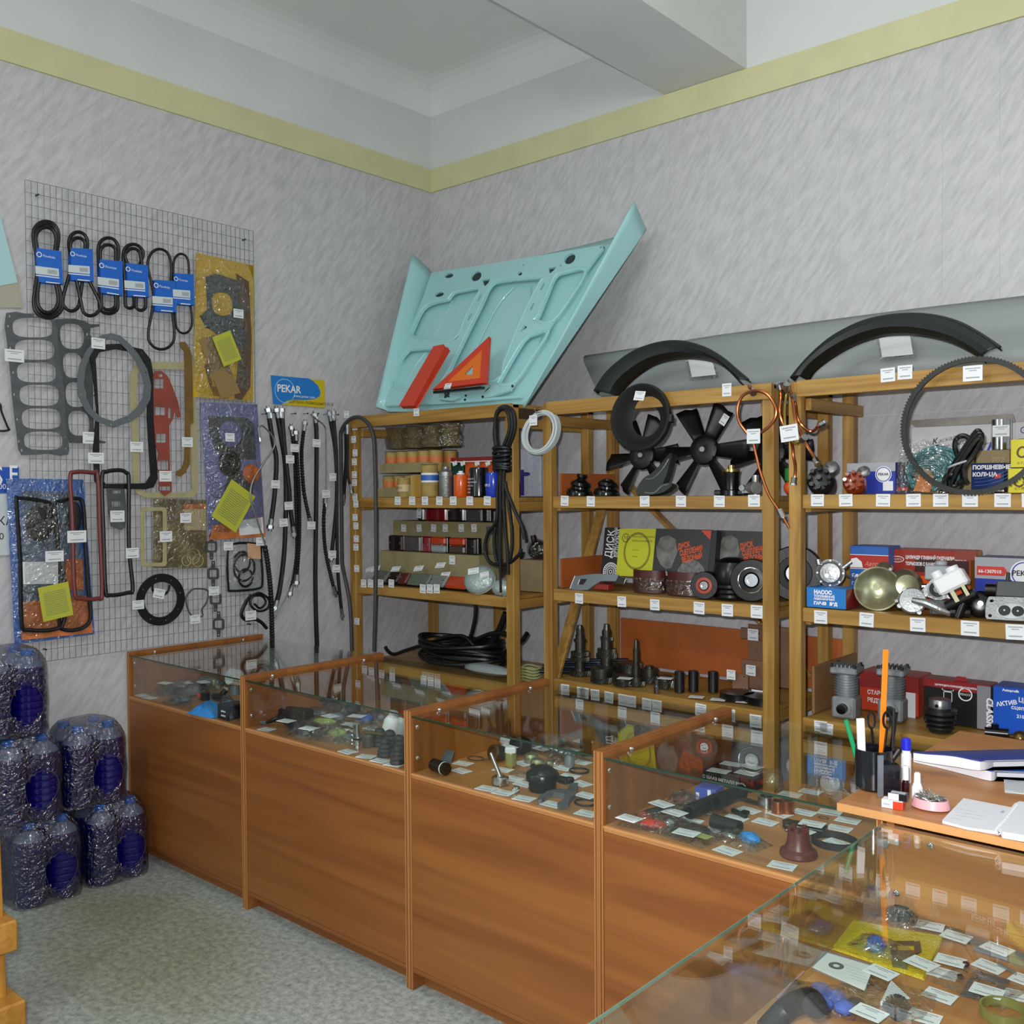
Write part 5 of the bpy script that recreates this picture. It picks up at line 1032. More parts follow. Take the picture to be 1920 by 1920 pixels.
obj('ring_drawing', MB().plate([circ(*c, .072, 30, .085), circ(*c, .062, 30, .074)], F, .0004), DY, t); c2 = p2(F, *zw([(270, 245)])[0]); obj('emblem', MB().plate([circ(*c2, .02, 20), circ(*c2, .017, 20)], F, .0004), PRK, t); text('М', .024, PRK, t, F, c2[0]-.009, c2[1]-.008)
for k, (s_, w_) in enumerate((('ПРОКЛАДКА ГОЛОВКИ', .013), ('БЛОКА ЦИЛИНДРОВ', .013), ('ТУ 38-114', .01), ('Москва', .01))): a = p2(F, *zw([(330, 240+k*(40 if k < 2 else 62))])[0]); text(s_, w_*.8, PRK, t, F, a[0], a[1])
def wolfbox(label, q, y, ox):
    t, F = leanbox(label, y, q, .05, DGX, group='dark boxes with orange lettering')
    zx = lambda x_, y_: p2(F, *zw([(x_+ox, y_)])[0])
    rot = .25
    for k, s_ in enumerate(('ДИСК', 'СЦЕПЛЕНИЯ', 'ВЕДОМЫЙ')): a = zx(765+20*k, 355+k*62); text(s_, .032, ORT, t, F, a[0], a[1], rot=rot, fit=[.062, .112, .10][k], bold=.001)
    for k, s_ in enumerate(('ЖЕЛЕЗНАЯ', 'ХВАТКА')): a = zx(522, 592+k*38); text(s_, .024, PRW, t, F, a[0], a[1], fit=[.082, .06][k], shear=.3, bold=.0008)
    # grey furry patch of the animal photograph, kept plain
    obj('photo_patch', MB().plate([[zx(*p) for p in ((560, 330), (600, 240), (680, 220), (740, 260), (760, 380), (730, 450), (700, 530), (650, 540), (600, 500), (565, 420))]], F, .0004), WFG, t)
    obj('red_flash', MB().plate([[zx(*p) for p in ((985, 175), (1080, 175), (1070, 265))]], F, .0005), RED, t)
    c = zx(885, 610); r = .07; obj('disc_drawing', MB().plate([[(c[0]+r*math.cos(a), c[1]+r*math.sin(a)) for a in [PI*i/16 for i in range(17)]]], F, .0003), M('grey print disc', '#6e6c6a', .4, .3, noise=.4, nscale=60), t)
    return t
wolfbox('dark clutch disc box with orange letters, left one', zw([(558, 160), (1080, 172), (1045, 640), (520, 622)]), -.42, 0)
wolfbox('dark clutch disc box with orange letters, behind the right post', zw([(1130, 175), (1650, 190), (1620, 660), (1100, 640)]), -.40, 590)
mb = MB(); t, F = leanbox('narrow black box with a red tip between the two dark boxes', -.44, zw([(1085, 172), (1135, 178), (1100, 640), (1050, 636)]), .05, BKX)
# grey caliper, brake pads, hubs
t = thing('wheel_bracket', 'silver pressed steel bracket at the left end of the clutch box shelf', 'car part', (1.5, -.5, s3)); Fq = frame((0, -.50, s3), (1, 0, 0), (0, .3, 1)); zc = Z(3.69, 1020, 700)
obj('body', MB().plate([L2(Fq, zc([(205, 1500), (240, 1410), (380, 1400), (540, 1405), (525, 1450), (420, 1450), (370, 1480), (330, 1510), (240, 1510)])), L2(Fq, zc([(262, 1470), (275, 1435), (320, 1435), (300, 1470)]))], Fq, .06, -.03), M('silver zinc', '#9aa4a8', .3, .8), t, bev=.006)
obj('red_pad', MB().box((1.56, -.49, s3+.016), (.14, .05, .026)), M('red pad', '#8a2a20', .5), t, bev=.003)
DR = M('dark red friction lining', '#471c1a', .45)
for i, (a, b2) in enumerate(((1166, 1224), (1230, 1297))):
    xa, xb = on(1, -.53, a, 1110).x, on(1, -.53, b2, 1110).x
    t = thing('brake_lining', ['dark red curved brake lining pack in film, left one', 'dark red curved brake lining pack in film, right one'][i], 'brake lining', ((xa+xb)/2, -.45, s3), 'film wrapped brake linings')
    n = 14; r_ = (xb-xa)/2; o_ = [((xa+xb)/2+r_*math.cos(PI+PI*k/n), -.43+r_*math.sin(PI+PI*k/n)*.7) for k in range(n+1)]; i_ = [((xa+xb)/2+(r_-.014)*math.cos(PI+PI*k/n), -.43+(r_-.014)*math.sin(PI+PI*k/n)*.7) for k in range(n, -1, -1)]
    for h in range(2): obj('lining', MB().plate([o_+i_], FZ(s3+.001+h*.05), .047), DR, t, smooth=True)
    obj('film', MB().sheet([[((xa+xb)/2+(r_+.004)*math.cos(PI+PI*k/n), -.43+(r_+.004)*math.sin(PI+PI*k/n)*.7, s3+.002+.03*j+random.uniform(0, .004)) for k in range(n+1)] for j in range(3)]), FILM, t, smooth=True)
def wheelpart(label, px, py, y, r, w, m1, m2, cat='car part', name='hub', rr_=None):
    p = on(1, y, px, py); p.z = max(p.z, s3+r); t = thing(name, label, cat, (p.x, p.y, s3)); X = frame(p, (1, .35, 0), (0, .05, 1))
    obj('drum', MB().lathe([(r*.5, -w), (r*.95, -w), (r, -w*.9), (r, -.004), (r*.96, 0), (r*.62, 0), (r*.60, -.008), (r*.5, -.01)], 30, X), m1, t, smooth=True)
    obj('ring', MB().lathe([(r*.62, -.006), (r*.6, .004), (r*.38, .005), (r*.36, -.004)], 26, X, False), m2, t, smooth=True); obj('bore', MB().lathe([(r*.36, -.004), (r*.3, .006), (r*.2, .006), (r*.18, -.02)], 22, X), STEEL, t, smooth=True)
    return t, X
wheelpart('small black wheel bearing with a red face on the clutch box shelf', 1320, 1106, -.54, .056, .1, BLK, M('rust red seal', '#9a3820', .5), name='bearing')
t, X = wheelpart('large glossy black drum with a chrome centre near the right post', 1409, 1096, -.50, .085, .1, BPLAST, BPLAST, name='drum')
obj('rim', MB().tube([X@Vector((.05*math.cos(a), .05*math.sin(a), .006)) for a in [2*PI*i/26 for i in range(26)]], .003, 6, True), CHROME, t, smooth=True)
p = on(1, -.40, 1385, 1085); t = thing('air_housing', 'ribbed black rubber housing behind the chrome centred drum', 'car part', (p.x, -.38, s3)); T = Matrix.Translation((p.x, -.45, s3))
obj('bellows', MB().lathe([(.07, 0), (.075, .01), (.07, .02), (.078, .03), (.072, .04), (.08, .05), (.074, .06), (.08, .075), (.078, .12), (.065, .15), (.04, .165), (.02, .17)], 28, T), BPLAST, t, smooth=True)
wheelpart('big dark tyre like ring between the two racks', 1490, 1095, -.38, .11, .08, BLK, GREYR, name='drum')
p = on(1, -.5, 1345, 1120); t = thing('rubber_bellows', 'black ribbed bellows lying behind the small bearing', 'car part', (p.x, -.47, s3)); X = frame((p.x, -.46, s3+.05), (0, 1, 0), (0, 0, 1))
obj('bellows', MB().lathe([(.03+.016*(k % 2), -.06+.014*k) for k in range(10)], 22, X), BLK, t, smooth=True)
# shelf 4 of rack 2: gear shafts
GS = M('oiled gear steel', '#55544e', .35, .85, noise=.2)
def gear(mb, z0_, z1_, r, n, T, hel=.25, dep=.1):
    m = n*4; lo = []; hi = []
    for k in range(m):
        rr_ = r if (k % 4) in (1, 2) else r*(1-dep); a = 2*PI*k/m; lo.append((rr_*math.cos(a), rr_*math.sin(a), z0_)); hi.append((rr_*math.cos(a+hel*(z1_-z0_)/.03), rr_*math.sin(a+hel*(z1_-z0_)/.03), z1_))
    fs = [(k, (k+1) % m, (k+1) % m+m, k+m) for k in range(m)]+[tuple(reversed(range(m))), tuple(range(m, 2*m))]; mb.add(lo+hi, fs, T)
def shaft(label, px, spec, y=-.42, lean_=0, mat=None, cat='gear shaft', name='gear_shaft', zref=None):
    p = on(1, y, px, 1280); T = Matrix.Translation((p.x, y, s4+.001))@Matrix.Rotation(lean_, 4, 'Y'); t = thing(name, label, cat, (p.x, y, s4)); z = 0; cy = []
    for kind, r, h in spec:
        if kind == 'g': mb = MB(); gear(mb, z, z+h, r, 24, T); obj('gear', mb, mat or GS, t)
        else: cy.append((r, z)); cy.append((r*(.85 if kind == 't' else 1), z+h)); obj('shaft_section', MB().lathe([(r, z), (r*(.8 if kind == 't' else 1), z+h)], 20, T), mat or GS, t, smooth=True)
        z += h
    return t
shaft('tall gear shaft, leftmost of the two on the low shelf', 1088, [('g', .055, .02), ('c', .03, .01), ('c', .025, .035), ('g', .046, .018), ('c', .028, .006), ('g', .044, .018), ('c', .024, .045), ('c', .03, .012), ('c', .022, .02), ('c', .019, .03), ('t', .016, .015)])
shaft('tall darker gear shaft right of the first one', 1138, [('g', .055, .024), ('c', .048, .028), ('c', .03, .03), ('g', .05, .02), ('g', .044, .022), ('c', .027, .04), ('g', .03, .015), ('c', .022, .03), ('t', .016, .028)], -.36)
shaft('slim bright input shaft with a gear foot', 1193, [('g', .04, .018), ('c', .032, .016), ('c', .016, .055), ('c', .014, .07), ('c', .010, .006), ('t', .011, .035)], -.46)
for lb, px, y, sp in (('thick flat gear in front of the tall dark shaft', 1128, -.50, [('g', .05, .022), ('c', .046, .022), ('c', .05, .02)]), ('wide ring gear behind the slim shaft', 1180, -.34, [('g', .07, .03), ('c', .05, .02), ('g', .062, .02)]), ('low gear with a white card on it', 1168, -.50, [('g', .042, .02), ('c', .04, .025)]), ('dull gear right of the slim shaft', 1218, -.36, [('g', .05, .03), ('c', .04, .03), ('c', .02, .01)]), ('small dark gear under two folded cards', 1247, -.42, [('g', .04, .03), ('c', .03, .02)])): shaft(lb, px, sp, y, name='gear', cat='gear')
for px, y, lb in ((1274, -.47, 'left one, nearest the gears'), (1300, -.42, 'middle one'), (1337, -.38, 'right one')): shaft('dark steel piston pin standing upright, '+lb, px, [('c', .021, .085), ('c', .0195, .002)], y, mat=DSTEEL, name='piston_pin', cat='pin')
shaft('small bright bolt end standing at the shelf edge', 1231, [('c', .012, .03), ('c', .009, .022)], -.55, mat=STEEL, name='bolt', cat='bolt')
for px, py, z, lb in ((1172, 1272, s4+.05, 'white price card lying on the low gear'), (1248, 1272, s4+.056, 'folded white price card on the small dark gear'), (1306, 1307, s4+.004, 'white price card on the low shelf below the middle piston pin'), (1347, 1312, s4+.004, 'white price card lying below the right piston pin'), (1395, 1316, s4+.004, 'white price card lying by the brown brake shoes')): card(None, FZ(z), *tuple(S(z, px, py))[:2], .06, .045, rot=.3, name='price_card', label=lb, cat='price card', group='loose cards on the low shelf')
BRS = M('brown brake lining', '#7a5a44', .6, noise=.1)
t = thing('brake_linings', 'brown riveted brake linings stacked against the right post on the low shelf', 'brake lining', (2.3, -.3, s4))
for k, (a, b2, top, y, zb) in enumerate(((1372, 1402, 1262, -.36, 0), (1402, 1500, 1170, -.12, 0), (1390, 1440, 1235, -.22, 0), (1388, 1430, 1180, -.15, .2))):
    xa, xb = on(1, y, a, top).x, on(1, y, b2, top).x; zt = on(1, y, a, top).z; o = obj('lining', MB().span((xa, y, s4+.001+zb), (xb, y+.012, max(zt, s4+zb+.05))), BRS, t, bev=.003)
    for i in range(3): obj('rivet', MB().cyl((xb-.015, y, s4+zb+.03+i*.05), (xb-.015, y-.003, s4+zb+.03+i*.05), .004, n=8), STEEL, o)
cardpx(t, FB(-.375), 1371, 1265, .04, .04); cardpx(t, FB(-.24), 1408, 1257, .045, .045); cardpx(t, FB(-.165), 1412, 1190, .05, .05); cardpx(t, FB(-.38), 1420, 1304, .05, .045)
t = thing('brake_drum_plate', 'black round plates lying flat at the right of the low shelf', 'car part', (2.2, -.45, s4)); 
for k in range(2): obj('plate', MB().cyl((2.22+.11*k, -.44, s4+.001), (2.22+.11*k, -.44, s4+.03), .07, n=26), BPLAST, t, smooth=True)
# copper pipes on the posts
zk = Z(3.43, 1360, 680)
def pipe(label, pts, y, r=.006, fits=(1, 1), mat=None):
    t = thing('copper_pipe', label, 'pipe', tuple(P3(FB(y), *zk([pts[-1]])[0])), 'copper pipes hanging at the posts of the racks'); P = [P3(FB(y), *q) for q in spl(zk(pts), 7)]
    for i, p in enumerate(P): p.y += .012*math.sin(i*.35)
    obj('pipe', MB().tube(P, r, 8), mat or COPPER, t, smooth=True)
    for e, q0, q1 in ((0, P[0], P[4]), (1, P[-1], P[-5])):
        if fits[e]: d = (q0-q1).normalized(); obj('nut', MB().cyl(q0-d*.008, q0+d*.014, .011, n=6).cyl(q0+d*.014, q0+d*.02, .013, n=12), STEEL, t)
    return t
t = pipe('copper pipe bent in a large ring on the right post of the middle rack', [(175, 180), (150, 150), (168, 165)], -.62, fits=(1, 0)); 
obj('ring', MB().tube([P3(FB(-.635), *q) for q in spl(zk([(175, 490), (130, 440), (90, 380), (78, 300), (110, 215), (190, 180), (270, 205), (320, 280), (325, 340), (290, 400), (230, 450)]), 6)], .0062, 8), COPPER, t, smooth=True)
obj('tail', MB().tube([P3(FB(-.64), *q) for q in spl(zk([(175, 490), (200, 600), (225, 700), (280, 850), (345, 950), (410, 1060)]), 6)], .0058, 8), COPPER, t, smooth=True); obj('nut', MB().cyl(P3(FB(-.64), *zk([(345, 945)])[0]), P3(FB(-.64), *zk([(372, 1000)])[0]), .012, n=6), STEEL, t); cardpx(t, FB(-.655), 1413, 818, .055, .055)
t = pipe('pair of copper pipes with steel nuts between the two racks', [(345, 160), (350, 240), (365, 350), (400, 470), (440, 570), (450, 640), (435, 750)], -.625); cardpx(t, FB(-.65), 1480, 812, .07, .06, rot=.12)
pipe('copper pipe with a large open nut, right of the price card', [(400, 150), (430, 260), (470, 400), (510, 520), (585, 630)], -.615); pipe('brass coloured pipe ending in a hook over the right rack', [(440, 230), (450, 300), (490, 390), (540, 440), (590, 420), (615, 400)], -.60, mat=COPPER)
pipe('thin brass pipe curving to a bright round nut', [(395, 170), (380, 250), (400, 430), (440, 520), (500, 495)], -.635, .005, mat=M('brass', '#b09a50', .25, .9))
# ================================================================== RACK 3 GOODS
s2, s3, s4 = 1.582, 1.160, .747
zq = Z(7.385, 1660, 740); zr = Z(3.31, 1460, 640)
def distributor(label, px, py, y, col, k):
    p = on(1, y, px, py); t = thing('distributor', label, 'distributor', (p.x, y, s2)); X = frame((p.x, y, s2+.052*k), (1, .25, 0), (0, .35, 1)); m = col
    obj('cap', MB().lathe([(.045*k, -.05), (.05*k, -.03), (.05*k, 0), (.042*k, .012), (.02*k, .016), (.0001, .016)], 24, X), m, t, smooth=True)
    for i in range(8): a = 2*PI*i/8; obj('tower', MB().cyl((.034*k*math.cos(a), .034*k*math.sin(a), .008), (.036*k*math.cos(a), .036*k*math.sin(a), .034), .0105*k, .0085*k, n=10, T=X), m, t, smooth=True)
    obj('tower', MB().cyl((0, 0, .012), (0, 0, .036), .011*k, .009*k, n=10, T=X), m, t, smooth=True)
    obj('base', MB().lathe([(.018, -.11), (.03*k, -.10), (.045*k, -.07), (.045*k, -.05)], 20, X), ALU, t, smooth=True)
    V = frame((p.x+.03*k, y+.02, s2+.10*k), (1, 0, 0), (0, .2, 1)); obj('vacuum_capsule', MB().lathe([(.01, -.02), (.026*k, -.012), (.03*k, 0), (.026*k, .006), (.012, .010), (.008, .018)], 20, V@Matrix.Rotation(-.5, 4, 'X')), ALU, t, smooth=True)
    return t
distributor('black distributor with eight towers at the left end of the top shelf', 1538, 898, -.50, M('black bakelite', '#1a1c20', .3), 1.0)
distributor('distributor with a transparent amber cap, beside the black one', 1602, 905, -.50, M('amber bakelite', '#8a3210', .2, coat=.6), .82)
BX = M('pekar blue carton', '#2438a0', .4); GXT = M('grey carton print', '#a2a4aa', .45)
t, F, xl, xr, zb, zt = carton('blue and grey carton with a round emblem behind the amber distributor', -.42, 1588, 1679, 868, s2+.001, .12, BX)
patch(t, F, xl, zb+(zt-zb)*.72, xr, zt, GXT); c = (xl+(xr-xl)*.76, zb+(zt-zb)*.62); patch(t, F, xr-.045, zb+.01, xr-.008, zb+.045, PRW, 'label', z=.0006)
obj('emblem', MB().plate([circ(*c, .03, 26)], F, .0004, .0006), PRW, t); obj('emblem_ring', MB().plate([circ(*c, .027, 26), circ(*c, .024, 26)], F, .0003, .0011), BX, t); text('PEKAR', .013, PRK, t, F, c[0], c[1]-.004, w=.0016, align='CENTER', bold=.0004)
patch(t, F, xl+.03, zb+.008, xl+.055, zb+.018, RED, 'red_print', z=.0006)
t, F, xl, xr, zb, zt = carton('dark grey carton with a drawing and a red mark, right of the blue emblem carton', -.40, 1681, 1704, 866, s2+.001, .1, M('dark grey carton', '#3e3e46', .5)); patch(t, F, xl, zb, xr, zb+(zt-zb)*.55, M('night blue', '#1c2240', .4)); patch(t, F, xl+.005, zb+.01, xr-.003, zb+.022, RED, z=.0006)
t, F, xl, xr, zb, zt = carton('open brown cardboard box behind the bag of teal hoses', -.34, 1706, 1826, 848, s2+.001, .14, CARDB)
t, F, xl, xr, zb, zt = carton('brown cardboard box under the white box and silver cylinder', -.33, 1830, 1893, 844, s2+.001, .12, CARDB); text('702', .03, M('faded print', '#6a5e48', .7), t, F, xr-.06, zt-.045)
t, F, xl, xr, zb, zt = carton('large white box with torn flap and slanted writing at the back', -.16, 1709, 1905, 797, s2+.001, .1, M('white carton', '#cfd1d2', .5, noise=.04))
a = p2(F, *zq([(650, 690)])[0])
for k, (c_, s_) in enumerate((('К', 'аскад'), ('П', 'олезных'), ('З', 'апчастей'))):
    text(c_, .027, PRK, t, F, a[0]+.003*k, a[1]-.026*k, rot=.22, shear=.4, bold=.0008); text(s_, .021, M('grey letters', '#5c5e62', .6), t, F, a[0]+.021+.003*k, a[1]-.026*k+.004, rot=.22, shear=.4, sx=1.1)
a = p2(F, *zq([(1300, 775)])[0]); b2 = p2(F, *zq([(1500, 640)])[0])
obj('blue_mark', MB().plate([[p2(F, *q) for q in zq([(1300, 720), (1340, 720), (1350, 775), (1310, 775)])]], F, .0005).plate([[p2(F, *q) for q in zq([(1400, 775), (1440, 775), (1500, 640), (1460, 650)])]], F, .0005), M('mark blue', '#2838b0', .5), t); text('www.kaskad', .013, M('grey letters', '#5c5e62', .6), t, F, *p2(F, *zq([(1365, 700)])[0]), rot=.22)
obj('flap', MB().add([(xl+.02, -.17, zt+.0), (xr, -.17, zt), (xr, -.20, zt+.03), (xl, -.20, zt+.025)], [(0, 1, 2, 3)]).add([(xl+.02, -.16, zt), (xl+.3, -.16, zt), (xl+.29, -.03, zt+.03), (xl+.02, -.03, zt+.028)], [(0, 1, 2, 3)]), M('torn carton edge', '#a8a49c', .8, noise=.25, nscale=8), t)
# teal hose coil in a clear bag
p = on(1, -.50, 1748, 925); t = thing('hose_bag', 'clear bag with coiled teal hoses and an orange label', 'hose bag', (p.x, -.48, s2)); TE = M('teal hose', '#2a7a7e', .35)
for k in range(9):
    rx, rz_ = .085-.006*k, .075-.004*k; obj('hose', MB().tube([(p.x+.01-.008*k+rx*math.cos(a), -.505+.008*k+.02*math.cos(a+.5), s2+.012+rz_+rz_*math.sin(a)*.95+.03*math.cos(a)*.3) for a in [2*PI*i/26 for i in range(26)]], .0065, 6, True), TE, t, smooth=True)
Fk = FB(-.555); a = p2(Fk, 1732, 904); obj('label', MB().plate([[(a[0]-.035, a[1]-.03), (a[0]+.02, a[1]-.036), (a[0]+.035, a[1]+.02), (a[0]-.012, a[1]+.032)]], Fk, .001), M('orange sticker', '#d07a30', .5), t)
rows = []
for j in range(9):
    r = []
    for i in range(9):
        u, v = i/8, j/8; r.append((p.x-.11+.22*u*(1-.25*v)+.02*v, -.56-.03*math.sin(PI*u)*math.sin(PI*min(1, v+.2))+random.uniform(-.004, .004), s2+.004+.185*v*(1-.3*abs(u-.5))))
    rows.append(r)
obj('bag_film', MB().sheet(rows), FILM, t, smooth=True)
# black cable bundle
p = on(1, -.54, 1790, 925); t = thing('cable_bundle', 'glossy black cable folded in a bundle, leaning in front of the white box', 'cable', (p.x, -.52, s2)); BC = M('glossy black cable', '#0c0d10', .15, coat=.5); Fc = FB(-.575)
for k, pts in enumerate(([(740, 1360), (800, 1180), (1000, 860), (1200, 560), (1270, 500), (1290, 560), (1150, 800), (1000, 1050), (830, 1340)], [(800, 1340), (860, 1150), (1060, 860), (1250, 580), (1310, 540), (1330, 590), (1200, 840), (1080, 1040), (1060, 1200), (960, 1360)], [(900, 1340), (960, 1160), (1120, 860), (1290, 620), (1345, 590), (1345, 660), (1240, 840), (1120, 1000), (1110, 1150), (1150, 1220)], [(990, 870), (950, 740), (960, 630), (1020, 575), (1100, 575), (1180, 630)], [(830, 1300), (840, 1200), (900, 1120), (960, 1140), (900, 1280), (850, 1330)], [(960, 1270), (1020, 1260), (1060, 1200)])):
    obj('cable', MB().tube([P3(Fc, *q, w=.012*(k % 3)-.01) for q in spl(zq(pts), 6)], .0085, 8), BC, t, smooth=True)
c = P3(Fc, *zq([(1030, 960)])[0]); obj('tie', MB().tube([c+Vector((.036*math.cos(a), -.026*math.sin(a), .012*math.cos(a))) for a in [2*PI*i/16 for i in range(16)]], .004, 6, True), M('clear tie', '#a8acb0', .2, coat=.5), t, smooth=True)
# piston ring box, cylinder, yellow boxes
t, F, xl, xr, zb, zt = carton('dark blue box of piston rings with white heading, under the ring gear', -.45, 1821, 1883, 868, s2+.006, .1, M('deep blue carton', '#14285e', .3)); 
a = p2(F, *zq([(1208, 1035)])[0]); text('ПОРШНЕВЫЕ', .0185, PRW, t, F, a[0], a[1], bold=.0009); text('КОЛЬЦА', .0185, PRW, t, F, a[0], a[1]-.024, bold=.0009)
patch(t, F, xl+.075, zb+.045, xl+.095, zb+.06, RED, 'red_print')
for k in range(3): obj('arc_print', MB().tube([F@Vector((xl+.01+.11*u/10, zb+.02+.012*k+.03*(u/10)**2, .0004)) for u in range(11)], .0008, 4), M('arc print', '#5a8ad0', .5), t)
patch(t, F, xl, zb-.0, xr, zb+.006, PRW, 'white_edge'); patch(t, F, xl+.005, zb+.0005, xl+.05, zb+.005, RED, 'red_print', z=.0006)
t2, T = can('bright silver cylinder liner standing on the brown box', 1878, 840, -.30, on(1, -.33, 1860, 844).z+.002, .033, .105, M('polished aluminium', '#c4c6ca', .12, 1), [(.033, 0), (.033, .105), (.029, .105), (.029, .02)], 'cylinder', 'cylinder_liner'); cardpx(t2, FB(-.338), 1877, 808, .055, .04)
YB2 = M('yellow carton', '#ccc424', .45)
for lb, a, b2, top, zb in (('yellow box with brown lettering, lower one at the right edge', 1890, 1945, 878, s2+.001), ('yellow box with brown lettering, upper one at the right edge', 1895, 1950, 823, None)):
    zb = zb or on(1, -.47, 1920, 877).z+.0015; t, F, xl, xr, _, zt = carton(lb, -.47, a, b2, top, zb, .1, YB2, group='yellow boxes with brown lettering'); text('С', .05, M('brown print', '#5a3a10', .5), t, F, xl+.012, zt-.055, bold=.001, rot=-.3); text('ул', .03, M('brown print', '#5a3a10', .5), t, F, xl+.045, zt-.06, bold=.001); text('© ГАЗ', .012, M('brown print', '#5a3a10', .5), t, F, xl+.02, zb+.01)
t, F, xl, xr, zb, zt = carton('white carton with a blue emblem behind the upper yellow box', -.20, 1903, 1960, 790, s2+.001, .1, M('white carton', '#b9bcbe', .5, noise=.04)); obj('emblem', MB().plate([circ(xl+.03, zt-.03, .012, 18), circ(xl+.03, zt-.03, .009, 18)], F, .0004), BX, t); patch(t, F, xl+.01, zt-.085, xr, zt-.06, BX)
# toothed ring
c = P3(FB(-.63), 1824, 799); t = thing('ring_gear', 'large toothed flywheel ring hanging on the top rail of the right rack', 'ring gear', (c.x, c.y, c.z-.2)); X = frame(c, (1, .05, 0), (0, .03, 1)); n = 130
def Rr(a): return (.159, .193)
o_, i_ = [], []
for k in range(n*2):
    a = 2*PI*k/(n*2); q = 1.0 if k % 2 else .972; o_.append((.163*q*math.cos(a), .226*q*math.sin(a)))
for k in range(n): a = 2*PI*k/n; i_.append((.150*math.cos(a), .210*math.sin(a)))
R0 = .2275
o_ = [(R0*(1.0 if k % 2 else .975)*math.cos(2*PI*k/(n*2)), R0*(1.0 if k % 2 else .975)*math.sin(2*PI*k/(n*2))) for k in range(n*2)]; i_ = circ(0, 0, .208, n)
obj('toothed_ring', MB().plate([o_, i_], X, .014), M('dark ring steel', '#2e302e', .4, .6), t); cardpx(t, FB(-.65), 1824, 700, .06, .05)
# middle shelf
t, F, xl, xr, zb, zt = carton('light blue box of fuel pump with white heading, at the left end', -.555, 1512, 1586, 1103, s3+.001, .12, M('light blue carton', '#1f74c0', .4))
for k, (s_, sz) in enumerate((('НАСОС', .019), ('ТОПЛИВНЫЙ', .012), ('ПОДКАЧИВАЮЩИЙ', .008), ('ГАЗ-53   Б9Д', .015))): text(s_, sz, PRW, t, F, xl+.03, zt-.022-[0, .013, .022, .040][k], bold=.0012 if k in (0, 3) else .0006)
obj('red_side', MB().span((xr, -.554, s3+.002), (xr+.0006, -.437, zt-.002)), M('dark red carton', '#7c1c1c', .5), t)
zt1 = zt
t = thing('fuel_pump', 'round aluminium fuel pump standing on the light blue box', 'pump', (2.72, -.44, zt1)); p = on(1, -.45, 1557, 1082); X = frame((p.x, -.45, zt1+.048), (1, .3, 0), (0, .1, 1))
obj('body', MB().lathe([(.03, -.045), (.045, -.03), (.047, -.01), (.052, -.008), (.052, .002), (.045, .004), (.036, .014), (.0001, .02)], 28, X), ALU, t, smooth=True)
for k in range(8): a = 2*PI*k/8; obj('screw', MB().cyl((.047*math.cos(a), .047*math.sin(a), 0), (.047*math.cos(a), .047*math.sin(a), .007), .004, n=6, T=X), STEEL, t)
obj('outlet', MB().cyl((.045, .02, 0), (.075, .045, 0), .008, n=10, T=X).cyl((-.04, .03, .0), (-.045, .05, 0), .012, n=10, T=X), ALU, t, smooth=True); obj('knob', MB().cyl((-.01, -.01, .016), (-.01, -.01, .024), .008, n=12, T=X).cyl((.02, -.012, .014), (.02, -.012, .022), .006, n=12, T=X), STEEL, t, smooth=True)
obj('foot', MB().cyl((0, 0, -.045), (0, -.046, -.045), .02, n=10, T=X), ALU, t); obj('lever', MB().bar(X@Vector((.04, .0, -.02)), X@Vector((.12, -.035, -.01)), .012, .006), DSTEEL, t)
t, F, xl, xr, zb, zt = carton('tall blue box with a red stripe and white car picture', -.36, 1594, 1666, 1024, s3+.001, .12, M('mid blue carton', '#2c62b4', .4)); h = zt-zb
patch(t, F, xl, zt-.085, xr, zt-.035, M('stripe red', '#b02820', .4)); patch(t, F, xl, zt-.0875, xr, zt-.085, PRW, 'line'); patch(t, F, xl, zt-.035, xr, zt-.0325, PRW, 'line')
obj('car_picture', MB().plate([[(xl+.0, zt-.082), (xl+.05, zt-.082), (xl+.045, zt-.06), (xl+.025, zt-.045), (xl+.005, zt-.05)]], F, .0006, .0005), PRW, t); text('Авто-Маг', .022, M('script pink', '#e0a090', .5), t, F, xl+.055, zt-.075, w=.0012, shear=.4); text('Б9Д', .026, PRW, t, F, xl+.006, zt-.125); text('ГАЗ-53', .018, PRW, t, F, xl+.006, zt-.15)
t, F, xl, xr, zb, zt = carton('large orange box with white heading about a master cylinder', -.30, 1670, 1819, 1032, s3+.001, .14, M('bright orange carton', '#d8541c', .4, noise=.1, nscale=3))
patch(t, F, xl, zt-.095, xr, zt, M('brick red print', '#9c2818', .4)); obj('black_field', MB().plate([[(xl+.09, zt-.08), (xr-.003, zt-.085), (xr-.003, zt-.035), (xl+.09, zt-.03)]], F, .0004, .0006), M('maroon print', '#3c1410', .4), t)
a = p2(F, *Z(6.857, 1640, 960)([(398, 598)])[0]); text('ЦИЛИНДР ГЛАВНЫЙ ГИДРАВЛИЧЕСКИХ', .0168, PRW, t, F, a[0], a[1], w=.0014, bold=.0007, fit=(xr-xl)*.76); text('ТОРМОЗОВ С БАЧКОМ', .0168, PRW, t, F, a[0], a[1]-.024, w=.0014, bold=.0007, fit=(xr-xl)*.42)
c = p2(F, *Z(6.857, 1640, 960)([(290, 605)])[0]); obj('oval_emblem', MB().plate([circ(*c, .026, 22, .012), circ(*c, .023, 22, .0095)], F, .0005, .0006), PRW, t); text('ВОЛГА', .010, PRW, t, F, c[0], c[1]-.004, w=.0014, align='CENTER')
obj('open_flap', MB().span((xr-.05, -.31, zt-.03), (xr+.025, -.306, zt+.004)), M('dull red flap', '#8a3a28', .5), t); obj('side_print', MB().span((xr, -.299, s3+.002), (xr+.0006, -.161, zt-.004)), M('yellow orange side', '#d08a2c', .4), t)
